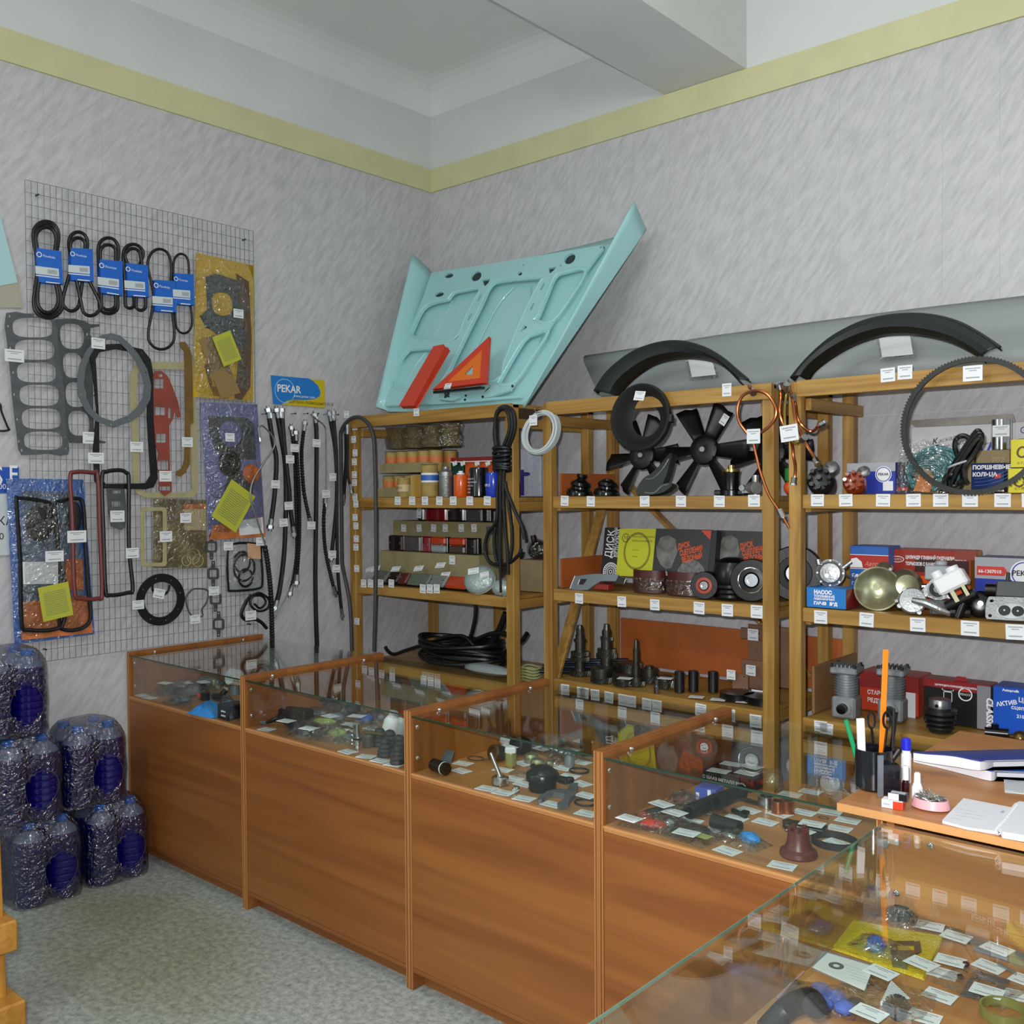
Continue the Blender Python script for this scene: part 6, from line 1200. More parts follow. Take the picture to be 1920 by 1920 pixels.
t, F, xl, xr, zb, zt = carton('blue and grey box with a red number label and round emblem, right edge', -.34, 1828, 1985, 1047, s3+.001, .14, BX)
patch(t, F, xl, zt-.075, xr, zt, GXT); a = p2(F, *Z(6.857, 1640, 960)([(1330, 780)])[0]); obj('number_label', MB().plate([[(a[0]-.004, a[1]-.008), (a[0]+.085, a[1]-.008), (a[0]+.096, a[1]+.008), (a[0]+.085, a[1]+.024), (a[0]-.004, a[1]+.024)]], F, .0005, .0006), M('label red', '#c83a30', .4), t); text('66-1307010', .0165, PRW, t, F, a[0]+.001, a[1]+.001, w=.0014, bold=.0004, sx=.95)
c = p2(F, *Z(6.857, 1640, 960)([(1930, 800)])[0]); obj('emblem', MB().plate([circ(*c, .047, 28)], F, .0004, .0006), PRW, t); obj('emblem_ring', MB().plate([circ(*c, .042, 28), circ(*c, .038, 28)], F, .0003, .0011), BX, t); text('PEKAR', .026, PRK, t, F, c[0]-.04, c[1]-.006, w=.0016, bold=.0006); text('СИСТЕМА', .018, PRW, t, F, xl+.085, zb+.06, w=.0012)
# brass booster
zs = Z(6.857, 1640, 960); p = on(1, -.47, 1645, 1113); t = thing('vacuum_booster', 'round yellow passivated brake booster leaning on the boxes', 'brake booster', (p.x, -.45, s3)); r = .078
X = frame((p.x, -.47, s3+r*.98), (1, .28, 0), (0, .3, 1))
obj('cover', MB().lathe([(.012, .03), (.03, .026), (.05, .018), (.064, .008), (.072, .004), (r, .0), (r, -.006), (r*.96, -.012), (r*.9, -.03), (r*.5, -.06), (.02, -.065)], 36, X), ZINC, t, smooth=True)
obj('boss', MB().cyl((0, 0, .02), (0, 0, .034), .013, n=14, T=X).cyl((.004, -.03, .01), (.004, -.03, .024), .011, n=14, T=X), ZINC, t, smooth=True)
obj('clamp_ring', MB().tube([X@Vector((r*math.cos(a), r*math.sin(a), -.003)) for a in [2*PI*i/36 for i in range(36)]], .005, 6, True), ZINC, t, smooth=True)
for a in (-.6, 1.0, 2.6): obj('bolt', MB().cyl((r*1.05*math.cos(a), r*1.05*math.sin(a), -.01), (r*1.05*math.cos(a), r*1.05*math.sin(a), .02), .006, n=8, T=X), STEEL, t)
obj('port', MB().cyl((.02, r*.8, -.03), (.02, r*1.12, -.05), .03, n=16, T=X), ZINC, t, smooth=True)
p = on(1, -.42, 1693, 1095); t = thing('vacuum_booster', 'smaller brass coloured booster half behind the larger round one', 'brake booster', (p.x, -.4, s3)); X = frame((p.x, -.40, s3+.082), (1, .6, 0), (0, .2, 1))
obj('cover', MB().lathe([(.02, .05), (.04, .045), (.06, .02), (.066, 0), (.06, -.02), (.02, -.03)], 28, X), ZINC, t, smooth=True); obj('nozzle', MB().cyl((.05, .0, .02), (.09, .0, .03), .01, n=10, T=X), STEEL, t); obj('stand', MB().cyl((0, -.07, 0), (0, -.04, 0), .035, n=16, T=X).span((-.03, -.08, -.02), (.03, -.07, .02), X), ZINC, t)
# water pumps, master cylinders
def wpump(label, px, py, y, k=1.0):
    p = on(1, y, px, py); t = thing('water_pump', label, 'pump', (p.x, y, s3)); X = frame((p.x, y, s3+.048*k), (1, .3, 0), (0, .35, 1))
    obj('flange', MB().lathe([(.02, -.02), (.045*k, -.016), (.047*k, .004), (.042*k, .010), (.0001, .014)], 26, X), ALU, t, smooth=True); obj('arm', MB().tube([X@Vector(q) for q in ((0, 0, .012), (.04, -.01, .022), (.09, -.03, .012), (.12, -.038, 0))], .014, 10, rs=[.01, .014, .014, .012]), ALU, t, smooth=True)
    obj('hose_end', MB().tube([X@Vector(q) for q in ((.12, -.036, 0), (.15, -.034, -.0), (.18, -.034, -.005))], .017, 10), BLK, t, smooth=True)
    for a in (.5, 2.2, 3.6, 5.2): obj('lug', MB().cyl((.047*k*math.cos(a), .047*k*math.sin(a), -.01), (.047*k*math.cos(a), .047*k*math.sin(a), .008), .008, n=10, T=X), ALU, t)
wpump('flat aluminium pump cover with a pipe arm lying before the orange box', 1711, 1131, -.54)
p = on(1, -.49, 1760, 1106); t = thing('master_cylinder', 'grey master cylinder with a triangular flange and pale reservoir', 'brake cylinder', (p.x, -.47, s3)); X = frame((p.x, -.49, s3+.09), (1, .12, 0), (0, .05, 1))
obj('flange', MB().plate([spl([(0, .055), (.02, .035), (.062, -.02), (.055, -.035), (.03, -.03), (0, -.04), (-.03, -.03), (-.055, -.035), (-.062, -.02), (-.02, .035)], 4, True), circ(0, .045, .005, 10), circ(.05, -.026, .006, 10), circ(-.05, -.026, .006, 10)], X, .008, 0), ALU, t)
obj('bore', MB().lathe([(.034, .008), (.034, .016), (.028, .017), (.027, .01)], 24, X, False), ALU, t, smooth=True); obj('seal', MB().lathe([(.027, .012), (.012, .013)], 22, X, False), BLK, t, smooth=True); obj('pin', MB().lathe([(.013, .010), (.013, .02), (.0001, .021)], 18, X), STEEL, t, smooth=True)
obj('block', MB().box((0, -.062, -.01), (.055, .05, .05), X).box((0, -.078, -.01), (.04, .02, .06), X), M('dark grey plastic', '#4a4e50', .5), t, bev=.003); obj('reservoir', MB().box((0, .055, -.04), (.10, .05, .05), X).cyl((0, .08, -.04), (0, .098, -.04), .02, n=14, T=X), M('milky reservoir', '#9aa0a4', .35), t, bev=.004)
p = on(1, -.50, 1800, 1100); t = thing('brake_reservoir_cylinder', 'tilted black master cylinder with a white plastic reservoir', 'brake cylinder', (p.x, -.5, s3)); X = frame((p.x-.005, -.51, s3+.085), (.86, .1, .5), (-.5, .05, .86))
obj('reservoir', MB().box((0, .04, 0), (.105, .062, .055), X), WHITE, t, bev=.008); obj('cap', MB().cyl((-.03, .07, 0), (-.03, .093, 0), .019, n=18, T=X), WHITE, t, smooth=True); obj('cap', MB().cyl((.022, .07, 0), (.022, .084, 0), .022, n=18, T=X), WHITE, t, smooth=True)
obj('body', MB().cyl((-.055, -.03, 0), (.05, -.03, 0), .02, n=18, T=X).cyl((-.02, -.03, 0), (-.02, .012, 0), .012, n=12, T=X).cyl((.025, -.03, 0), (.025, .012, 0), .012, n=12, T=X), BPLAST, t, smooth=True); obj('tab', MB().box((-.01, -.012, .024), (.014, .04, .004), X).box((.03, -.008, .024), (.012, .04, .004), X), M('cream tab', '#c4c09a', .4), t)
obj('foot', MB().cyl((-.04, -.075, 0), (.0, -.04, 0), .016, n=14, T=X), BPLAST, t, smooth=True)
p = on(1, -.47, 1838, 1135); t = thing('water_pump', 'black round pump body beside the tilted master cylinder', 'pump', (p.x, -.46, s3)); X = frame((p.x, -.47, s3+.045), (1, .3, 0), (0, .2, 1)); obj('body', MB().lathe([(.03, -.05), (.045, -.04), (.045, 0), (.036, .008), (.02, .012), (.0001, .012)], 26, X), BPLAST, t, smooth=True); obj('boss', MB().lathe([(.009, .013), (.009, .022), (.004, .022)], 14, X), STEEL, t, smooth=True); obj('lug', MB().cyl((.04, -.02, 0), (.052, -.028, .0), .012, n=10, T=X), DSTEEL, t)
p = on(1, -.50, 1900, 1150); t = thing('carburettor', 'grey carburettor with two dark round openings at the right end', 'carburettor', (p.x, -.48, s3)); X = frame((p.x-.0, -.52, s3+.03), (1, .1, 0), (0, .5, .86)); 
obj('flange', MB().plate([spl([(-.075, .04), (-.05, .05), (.07, .05), (.075, .03), (.075, -.02), (.06, -.03), (-.05, -.032), (-.075, -.025)], 3, True), circ(-.062, .034, .006, 10), circ(-.062, -.02, .006, 10)], X, .008), ALU, t)
obj('throat_plate', MB().plate([spl([(-.045, 0), (-.02, .022), (.02, .025), (.05, 0), (.02, -.024), (-.02, -.024)], 4, True)], X, .003, .008), M('bright face', '#b4b6b8', .3, .8), t)
for s in (-1, 1): obj('throttle', MB().cyl((s*.02, 0, .0112), (s*.02, 0, .013), .0185, n=20, T=X), BPLAST, t); obj('throttle_screw', MB().cyl((s*.02, 0, .013), (s*.02, 0, .0145), .003, n=8, T=X), STEEL, t)
obj('upper_body', MB().box((0, .085, -.03), (.11, .06, .06), X).box((-.03, .14, -.05), (.012, .06, .01), X), M('dark aluminium', '#5c5e5e', .45, .8), t, bev=.004); obj('side_port', MB().cyl((-.055, .09, -.03), (-.09, .09, -.03), .022, n=14, T=X), BPLAST, t, smooth=True)
# lower shelf: compressors, boxes, piston
def compressor(label, px, y, hz_, group='grey air compressors'):
    p = on(1, y, px, 1300); zt_ = on(1, y, px, hz_).z; t = thing('air_compressor', label, 'compressor', (p.x, y, s4), group); h = zt_-s4; w = .088; T = Matrix.Translation((p.x, y, s4))@Matrix.Rotation(.12, 4, 'Z'); m = M('cast grey compressor', '#90969a', .45, .45, noise=.2)
    obj('crankcase', MB().box((0, 0, h*.2), (w, w, h*.4), T), m, t, bev=.008); obj('cylinder', MB().cyl((0, 0, h*.38), (0, 0, h*.82), w*.40, n=22, T=T), m, t, smooth=True)
    for k in range(7): obj('fin', MB().lathe([(w*.40, h*(.44+.05*k)), (w*.5, h*(.445+.05*k)), (w*.5, h*(.457+.05*k)), (w*.40, h*(.462+.05*k))], 20, T, False), m, t, smooth=True)
    obj('head', MB().box((0, 0, h*.88), (w*1.12, w*1.12, h*.13), T), m, t, bev=.006)
    for k in range(6): obj('head_fin', MB().box((-w*.42+k*w*.17, 0, h*.965), (.004, w*.95, h*.05), T), m, t)
    for a in (-1, 1):
        for b2 in (-1, 1): obj('bolt', MB().cyl((a*w*.47, b2*w*.47, h*.94), (a*w*.47, b2*w*.47, h), .006, n=6, T=T), DSTEEL, t)
    obj('port', MB().lathe([(.03, w*.5), (.03, w*.56), (.02, w*.57), (.02, w*.52)], 18, T@Matrix.Translation((0, 0, h*.2))@Matrix.Rotation(PI/2, 4, 'X')), m, t, smooth=True); obj('pulley_hub', MB().lathe([(.018, w*.5), (.018, w*.8), (.006, w*.82)], 16, T@Matrix.Translation((0, 0, h*.2))@Matrix.Rotation(PI/2, 4, 'X')), BPLAST, t, smooth=True)
    return t
compressor('grey finned air compressor, left one, beside the timber post', 1587, -.46, 1243); compressor('grey finned air compressor, right one, behind the orange ruler', 1674, -.40, 1246)
t, F, xl, xr, zb, zt = carton('red and orange box for a geared starter between the compressors', -.30, 1612, 1722, 1264, s4+.001, .14, M('red orange carton', '#b83a20', .4)); patch(t, F, xl, zt-.06, xr, zt, M('dull red', '#8a2a28', .4)); text('СТАРТЕР', .022, PRW, t, F, xl+.03, zt-.085, bold=.0006, fit=.085); text('РЕДУКТОР', .022, PRW, t, F, xl+.03, zt-.115, bold=.0006, fit=.105); patch(t, F, xr-.045, zt-.17, xr-.01, zt-.06, SHEET, 'label', z=.0006)
t, F, xl, xr, zb, zt = carton('black and red piston box with a grey side, standing behind the piston', -.34, 1732, 1858, 1280, s4+.001, .08, M('black carton', '#121214', .35))
obj('red_lid', MB().plate([[(xl, zt), (xr, zt), (xr, zt+.004), (xl, zt+.004)]], F, .09, -.085), M('dark red lid', '#8c1c20', .35), t); obj('lid_front', MB().plate([[(xl, zt-.024), (xr-.03, zt-.03), (xr-.03, zt), (xl, zt)]], F, .0006), M('dark red lid', '#8c1c20', .35), t)
obj('lid_tab', MB().plate([[(xl+.10, zt+.004), (xr-.08, zt+.004), (xr-.09, zt+.02), (xl+.11, zt+.02)]], F, .002, -.02), M('dark red lid', '#8c1c20', .35), t)
patch(t, F, xr-.045, zb, xr, zt-.0, M('grey side print', '#84868a', .4), z=.0007); c = (xl+.145, zb+.115)
obj('round_emblem', MB().plate([circ(*c, .024, 24), circ(*c, .020, 24)], F, .0005, .0005), PRW, t); obj('emblem_half', MB().plate([[(c[0]+.019*math.cos(a), c[1]+.019*math.sin(a)) for a in [PI*.15+PI*.7*i/10 for i in range(11)]]], F, .0004, .0006), RED, t); text('FENOX', .011, PRW, t, F, c[0], c[1]-.004, w=.0016, align='CENTER'); text('CLASSIC', .030, PRW, t, F, xr-.013, zb+.115, w=.002, rot=-PI/2, bold=.0012, shear=.2)
a = (xl+.075, zb+.125); obj('piston_drawing', MB().plate([circ(a[0]+.01, a[1], .021, 20, .007), circ(a[0]+.01, a[1], .019, 20, .005)], F, .0004).plate([rr(a[0]-.005, a[1]-.045, a[0]+.025, a[1]-.008, .004), rr(a[0]-.003, a[1]-.043, a[0]+.023, a[1]-.01, .003)], F, .0004), PRW, t); obj('small_badge', MB().plate([circ(xl+.045, zb+.14, .010, 14)], F, .0004).plate([circ(xl+.022, zb+.145, .010, 8)], F, .0004), M('pale badge', '#b9bfa8', .5), t); text('ЦИЛИНДРО-ПОРШНЕВАЯ ГРУППА', .0085, PRW, t, F, xl+.04, zt-.018, w=.001, bold=.0003)
t, F, xl, xr, zb, zt = carton('bright blue box with white lettering at the right edge of the low shelf', -.40, 1862, 1990, 1293, s4+.001, .12, M('bright blue carton', '#1450b8', .35, noise=.15, nscale=4))
for k, (s_, sz, dx, dz) in enumerate((('Autoprofit', .012, .03, .014), ('ЦИЛИНДР', .022, .08, .045), ('сцепления', .018, .058, .072), ('2101-2107', .016, .075, .1))): text(s_, sz, PRW, t, F, xl+dx, zt-dz, bold=.0004)
text('АКТИВ', .02, PRW, t, F, xl+.012, zt-.07, rot=.25, bold=.0006)
p = on(1, -.50, 1757, 1380); t = thing('piston', 'dark stepped piston with a bright crown standing before the black box', 'piston', (p.x, -.48, s4)); T = Matrix.Translation((p.x, -.47, s4+.001))
obj('skirt', MB().lathe([(.036, 0), (.038, .008), (.046, .014), (.046, .02), (.04, .024), (.05, .03), (.05, .036), (.043, .04), (.054, .048), (.054, .056), (.046, .06), (.056, .066), (.056, .078), (.034, .084)], 30, T), DSTEEL, t, smooth=True); obj('crown', MB().lathe([(.036, .084), (.036, .112), (.034, .115), (.0001, .115)], 30, T), M('dull aluminium', '#84868a', .35, .9), t, smooth=True); obj('pin_hole', MB().cyl((0, -.0355, .095), (0, -.037, .095), .006, n=14, T=T), BPLAST, t)
t = thing('black_pump', 'small black fitting lying behind the notebooks on the low shelf', 'car part', (3.2, -.5, s4)); obj('body', MB().cyl((3.17, -.46, s4+.02), (3.24, -.44, s4+.02), .018, n=12).cyl((3.20, -.45, s4+.02), (3.20, -.45, s4+.05), .012, n=10), BPLAST, t, smooth=True)
p = on(1, -.5, 1913, 1363); t = thing('brass_fitting', 'dark bronze round fitting before the bright blue box', 'car part', (p.x, -.5, s4)); obj('body', MB().ball((p.x, -.5, s4+.025), .026, 14).cyl((p.x-.03, -.52, s4+.03), (p.x, -.5, s4+.03), .01), M('bronze', '#6a5230', .3, .8), t, smooth=True)
# ================================================================== WRITING DESK THINGS
DZ = .9005
c = S(DZ, 1638, 1478); t = thing('pen_cup', 'dark translucent plastic pen holder on the corner of the writing desk', 'pen holder', (c.x, c.y, DZ)); c.y -= .0; T = Matrix.Translation((c.x, c.y, DZ)); SM = M('smoky black plastic', '#10141c', .15, coat=.4)
obj('cup', MB().lathe([(.0001, .001), (.036, .001), (.040, .006), (.043, .095), (.040, .095), (.037, .008), (.0001, .007)], 28, T), SM, t, smooth=True)
q = S(DZ, 1664, 1492); T2 = Matrix.Translation((q.x, q.y, DZ)); obj('front_compartment', MB().box((.006, .012, .035), (.05, .03, .07), T2@Matrix.Rotation(YAW, 4, 'Z')), SM, t, bev=.004); obj('metal_strip', MB().box((-.02, -.010, .048), (.013, .003, .094), T2@Matrix.Rotation(YAW, 4, 'Z')), M('brushed strip', '#8c94a0', .3, .6), t); 
def stick(name, label, cat, p0, p1, w, h, mat, yoff=.0, prof='bar', pl=0):
    """upright thing in the cup: pixel of its foot and top, standing pl metres behind the cup's middle"""
    Fp = frame((c.x, c.y, 0), (CR.x, CR.y, 0), (0, 0, 1)); n = Vector((Fp[0][2], Fp[1][2], Fp[2][2])); Fp = Matrix.Translation(-n*pl)@Fp
    a, b2 = P3(Fp, *p0), P3(Fp, *p1); a.z = max(a.z, DZ+.012); t = thing(name, label, cat, tuple(a))
    if prof == 'bar': obj('body', MB().bar(a, b2, w, h, up=n), mat, t, bev=.001)
    else: obj('body', MB().cyl(a, b2, w, h, n=12), mat, t, smooth=True)
    return t, a, b2, n, Fp
stick('ruler', 'long bright orange plastic ruler standing in the pen cup', 'ruler', (1652, 1440), (1661, 1218), .0135, .002, M('bright orange plastic', '#e8801c', .35), pl=.0)
stick('marker_pen', 'green pen leaning out of the pen cup to the left', 'pen', (1606, 1420), (1586, 1350), .0055, .0055, M('green plastic', '#16905c', .3), prof='cyl', pl=.01)
stick('correction_pen', 'thick white pen body standing in the pen cup', 'pen', (1617, 1450), (1613, 1347), .0175, .008, WHITE, pl=.0)
t, a, b2, n, Fp = stick('scissors', 'black handled scissors with handles up in the pen cup', 'scissors', (1640, 1440), (1636, 1400), .014, .004, BPLAST, pl=-.01)
for x_, rot in ((1634, .12), (1663, -.1)):
    q = P3(Fp, x_, 1350); obj('handle_loop', MB().tube([q+Fp.to_3x3()@Vector((.0085*math.cos(a_), .019*math.sin(a_), 0)) for a_ in [2*PI*i/18 for i in range(18)]], .0028, 6, True), BPLAST, t, smooth=True); obj('shank', MB().bar(q+Vector((0, 0, -.019)), P3(Fp, (x_+1650)/2, 1420), .006, .004), BPLAST, t)
stick('pencil', 'black pencil with a white tip standing in the pen cup', 'pencil', (1672, 1440), (1676, 1328), .0034, .0034, M('black paint', '#18181c', .4), prof='cyl', pl=.012)
stick('ruler', 'short black ruler with white marks in the pen cup', 'ruler', (1667, 1440), (1680, 1335), .010, .0015, BPLAST, pl=.02)
stick('marker_pen', 'thick black marker leaning right with a white end, in the pen cup', 'pen', (1660, 1440), (1686, 1405), .008, .0075, BLK, prof='cyl', pl=-.012)
def bottle(label, px, py, r, hb, body, neck, cap, hcap, rc, name='glue_bottle', cat='bottle', hn=.004):
    q = S(DZ, px, py); T = Matrix.Translation((q.x, q.y, DZ+.0005)); t = thing(name, label, cat, (q.x, q.y, DZ)); obj('body', MB().lathe([(r*.9, 0), (r, .003), (r, hb-.006), (r*.8, hb), (neck, hb+hn)], 22, T), body, t, smooth=True); obj('cap', MB().lathe([(rc, hb+hn), (rc*.92, hb+hn+hcap-.003), (rc*.6, hb+hn+hcap)], 18, T), cap, t, smooth=True); return t, T
bottle('tall white glue stick with a blue cap behind the small bottles', 1699, 1468, .0115, .075, WHITE, .010, M('bright blue cap', '#2028c8', .3), .028, .0115, 'glue_stick', 'glue stick')
t, T = bottle('small bottle of dark red ink with a white cap', 1698, 1488, .0085, .028, M('dark red ink', '#2c0c14', .15, coat=.5), .006, WHITE, .032, .0075, 'ink_bottle')
t, T = bottle('small white correction fluid bottle with a tapered white cap', 1720, 1500, .0118, .034, WHITE, .0085, WHITE, .024, .0075, 'correction_bottle'); 
for k in range(4): obj('print_line', MB().box((0, -.0119, .011+.005*k), (.012, .0004, .0012), T@Matrix.Rotation(YAW-.1, 4, 'Z')), M('grey print', '#a3abb0', .6), t)
def deskbox(label, px, py, w, d, h, mat, rz, z=DZ, name='small_box'):
    q = S(z, px, py); T = Matrix.Translation((q.x, q.y, z+.0003))@Matrix.Rotation(rz, 4, 'Z'); t = thing(name, label, 'box', (q.x, q.y, z)); obj('box', MB().box((0, 0, h/2), (w, d, h), T), mat, t, bev=.0008); return t, T
t, T = deskbox('small white and red carton at the front edge of the desk', 1675, 1514, .044, .026, .018, PRW, .12); obj('red_end', MB().box((.012, -.0135, .009), (.02, .0006, .017), T), RED, t); obj('red_end', MB().box((.0223, 0, .009), (.0006, .025, .017), T), RED, t); obj('text_print', MB().box((-.011, -.0134, .009), (.014, .0006, .005), T), M('grey print', '#a3abb0', .6), t)
q = T@Vector((.006, .004, .0185)); t = thing('small_box', 'small black topped carton lying on the white and red one', 'box', tuple(q)); T3 = Matrix.Translation(q)@Matrix.Rotation(.12, 4, 'Z'); obj('box', MB().box((.004, 0, .0075), (.04, .024, .0145), T3), BPLAST, t, bev=.0008); obj('white_side', MB().box((-.004, -.0123, .0075), (.022, .0006, .0135), T3), PRW, t); obj('silver_top', MB().box((.004, 0, .0149), (.03, .016, .0006), T3), M('grey print', '#a3abb0', .6), t)
q = S(DZ, 1745, 1515); t = thing('clip_bowl', 'pink plastic bowl heaped with paper clips at the desk edge', 'bowl', (q.x, q.y, DZ)); T = Matrix.Translation((q.x, q.y, DZ+.0005))@Matrix.Diagonal((1, .8, 1, 1))
obj('bowl', MB().lathe([(.0001, .001), (.034, 0), (.041, .003), (.036, .022), (.034, .022), (.036, .006), (.0001, .005)], 32, T), M('pink plastic', '#d8a0a8', .35), t, smooth=True)
mb = MB(); CL = M('clip wire', '#a8a6a0', .25, .9)
for k in range(90):
    a = random.uniform(0, 2*PI); r = .028*math.sqrt(random.random()); x0 = q.x+r*math.cos(a); y0_ = q.y+r*.8*math.sin(a); z0_ = DZ+.018+random.uniform(0, .010); R_ = Matrix.Translation((x0, y0_, z0_))@Matrix.Rotation(random.uniform(0, 6.3), 4, 'Z')@Matrix.Rotation(random.uniform(-1.2, 1.2) if k % 4 == 0 else random.uniform(-.35, .35), 4, 'X')
    mb.tube([R_@Vector(v) for v in ((-.002, -.008, 0), (-.002, .008, 0), (0, .011, 0), (.002, .008, 0), (.002, -.009, 0), (0, -.012, 0), (-.003, -.009, 0))], .0007, 4)
o = obj('paper_clips', mb, CL, None, label='heap of steel paper clips in the pink bowl', cat='paper clips', kind='stuff')
PP = M('white paper pages', '#dadce2', .6)
# notebooks at the front
def flat(label, quad_, z, th, mat, name, cat, group=None, bev=0):
    Fz = FZ(z); lo = L2(Fz, quad_); t = thing(name, label, cat, (sum(p[0] for p in lo)/len(lo), sum(p[1] for p in lo)/len(lo), z), group); obj('pages' if mat == PP else 'sheet', MB().plate([lo], Fz, th), mat, t, bev=bev); return t, Fz, lo
zd = Z(8.727, 1700, 1400)
t, Fz, lo = flat('closed pale notebook at the front edge of the desk', zd([(585, 1245), (935, 880), (1740, 1035), (1480, 1430), (1000, 1360)]), DZ+.0003, .005, PP, 'notebook', 'notebook', bev=.001)
for k in range(6):
    a = p2(FZ(DZ+.0056), *zd([(820+60*k, 1180-(45*k) % 160)])[0]); obj('handwriting', MB().box((a[0], a[1], DZ+.0055), (.02+.004*k, .0012, .0002)), M('faint blue print', '#9aa2b8', .6), t)
a = p2(FZ(DZ+.0056), *zd([(1570, 1065)])[0]); obj('printed_mark', MB().box((a[0], a[1], DZ+.0055), (.006, .016, .0002)), M('grey print', '#a3abb0', .6), t)
t, Fz, lo = flat('open spiral bound notebook cut by the right edge of the picture', zd([(1500, 1360), (1560, 1500), (1960, 1570), (2400, 1660), (2500, 1100), (1850, 985), (1760, 1020)]), DZ+.0057, .013, PP, 'spiral_notebook', 'notebook', bev=.001)
for k in range(18):
    a = Vector((*p2(FZ(DZ+.012), *zd([(1490+(1800-1490)*k/17, 1390+(1005-1390)*k/17)])[0]), DZ+.012)); obj('spiral_ring', MB().tube([a+Vector((.005*math.cos(b_), .001, .007*math.sin(b_))) for b_ in [2*PI*i/10 for i in range(10)]], .0007, 4, True), PRW, t)
flat('printed paper slip lying near the blue notebooks, right edge', zd([(1590, 540), (2100, 580), (2100, 800), (1605, 750)]), DZ+.0003, .0008, SHEET, 'paper_slip', 'paper')
# two blue folders with thick pages
NV = M('dark blue cover', '#22347c', .4); NB = M('blue cover', '#1a4ca8', .4)
Zb = DZ+.0005
def wavy(label, front, zz, hh, cov, dirv, name='account_book'):
    """soft book: a front edge polyline (pixels at the table height) swept backwards"""
    P = [Vector((*p2(FZ(zz), *q), 0)) for q in spl(zd(front), 4)]; D = Vector(dirv); t = thing(name, label, 'book', (P[0].x, P[0].y, zz)); n = len(P)
    for z0_, z1_, m in ((0, .86, PP), (.86, 1.0, cov)):
        rows = []
        for s in (0, .5, 1):
            rows.append([tuple(p+D*s+Vector((0, 0, zz+hh(i/(n-1))*z0_))) for i, p in enumerate(P)])
        rows2 = [[tuple(p+D*s+Vector((0, 0, zz+hh(i/(n-1))*z1_+.0003))) for i, p in enumerate(P)] for s in (0, .5, 1)]
        mb = MB().sheet(rows).sheet(rows2).sheet([rows[0], rows2[0]]).sheet([rows[-1], rows2[-1]]).sheet([[r[0] for r in rows], [r[0] for r in rows2]]).sheet([[r[-1] for r in rows], [r[-1] for r in rows2]])
        obj('pages' if m == PP else 'cover', mb, m, t, smooth=True)
    return t
dv = S(Zb, 1960, 1395)-S(Zb, 1880, 1450); dv.z = 0
wavy('bright blue covered account book with curled white pages, underneath', [(110, 250), (500, 340), (930, 450), (1380, 560), (1480, 490)], Zb, lambda s: .020+.008*math.sin(PI*s), NB, (.33, .20, 0))
wavy('dark blue covered account book folded over the bright blue one', [(110, 215), (400, 270), (800, 330), (1200, 390), (1420, 330)], Zb+.0285, lambda s: .020+.008*math.sin(PI*s)**2, NV, (.20, .20, 0))
# ================================================================== INSIDE THE COUNTERS
ZF = .7028; ITEMS = []
UN = {1: 'first counter', 2: 'second counter', 3: 'third counter', 4: 'fourth counter', 5: 'foreground counter'}
def it(case, name, desc, cat, px, py, short=None, group=None, hw=.03, hd=.02):
    q = S(ZF, px, py)
    if case < 5: q.x = min(max(q.x, UX[case-1]+.022+hw), UX[case]-.022-hw); q.y = max(q.y, YF+.02+hd)
    t = thing(name, desc, cat, (q.x, q.y, ZF), group); ITEMS.append((short or desc.split(',')[0], case, Vector((q.x, q.y, 0)))); return t, Matrix.Translation((q.x, q.y, ZF))
def pillow(t, T, w, d, h, mat=FILM, rz=0, n=8, name='bag_film', j=.3):
    T = T@Matrix.Rotation(rz, 4, 'Z'); rows = [[(w*(i/n-.5), d*(k/n-.5), .001+h*min(1, 3.2*min(i, n-i, k, n-k)/n)*(1-j*random.random())) for i in range(n+1)] for k in range(n+1)]
    return obj(name, MB().sheet(rows, T=T), mat, t, smooth=True)
def blob(t, T, c, r, mat, sc=(1, 1, .5), name='part'): return obj(name, MB().ball(c, r, 14, T, sc), mat, t, smooth=True)
def bag(case, desc, px, py, w, d, h, inner, rz=0, short=None):
    c_, s_ = abs(math.cos(rz)), abs(math.sin(rz)); t, T = it(case, 'parts_bag', desc, 'bag', px, py, short, None, (w*c_+d*s_)/2, (w*s_+d*c_)/2)
    R_ = T@Matrix.Rotation(rz, 4, 'Z')
    for (x, y, z, r, m, sc) in inner: blob(t, R_, (x, y, z), r, m, sc)
    pillow(t, T, w, d, h, FILM, rz); return t, R_
DG = M('dark rubber parts', '#26282a', .5); GP = M('grey plastic parts', '#6c7276', .45); GRN = M('pale green paper', '#9aa45a', .6); BLP = M('bright blue wrap', '#2a80c8', .4, bump=.8, bscale=60)
# -- first counter
bag(1, 'grey bag of small dark parts at the left of the first counter', 316, 1299, .16, .14, .05, [(-.03, 0, .02, .035, DG, (1.2, 1, .5)), (.035, .01, .02, .03, GP, (1, 1, .6))])
bag(1, 'large grey bag of rubber parts in the middle of the first counter', 350, 1300, .2, .18, .07, [(-.04, .0, .03, .045, GP, (1, 1, .6)), (.04, .02, .03, .04, DG, (1, 1, .7)), (0, -.05, .02, .03, DG, (1, 1, .6))], .3)
bag(1, 'pale bag behind the grey bags in the first counter', 385, 1288, .15, .12, .06, [(0, 0, .03, .04, GP, (1.2, 1, .6)), (.03, .02, .03, .02, ZINC, (1, 1, 1))], -.2)
t, T = it(1, 'wrapped_part', 'crumpled bright blue wrapped part at the front of the first counter', 'wrapped part', 390, 1339); rows = 1; pillow(t, T, .16, .1, .055, BLP, .1, 8, 'wrap')
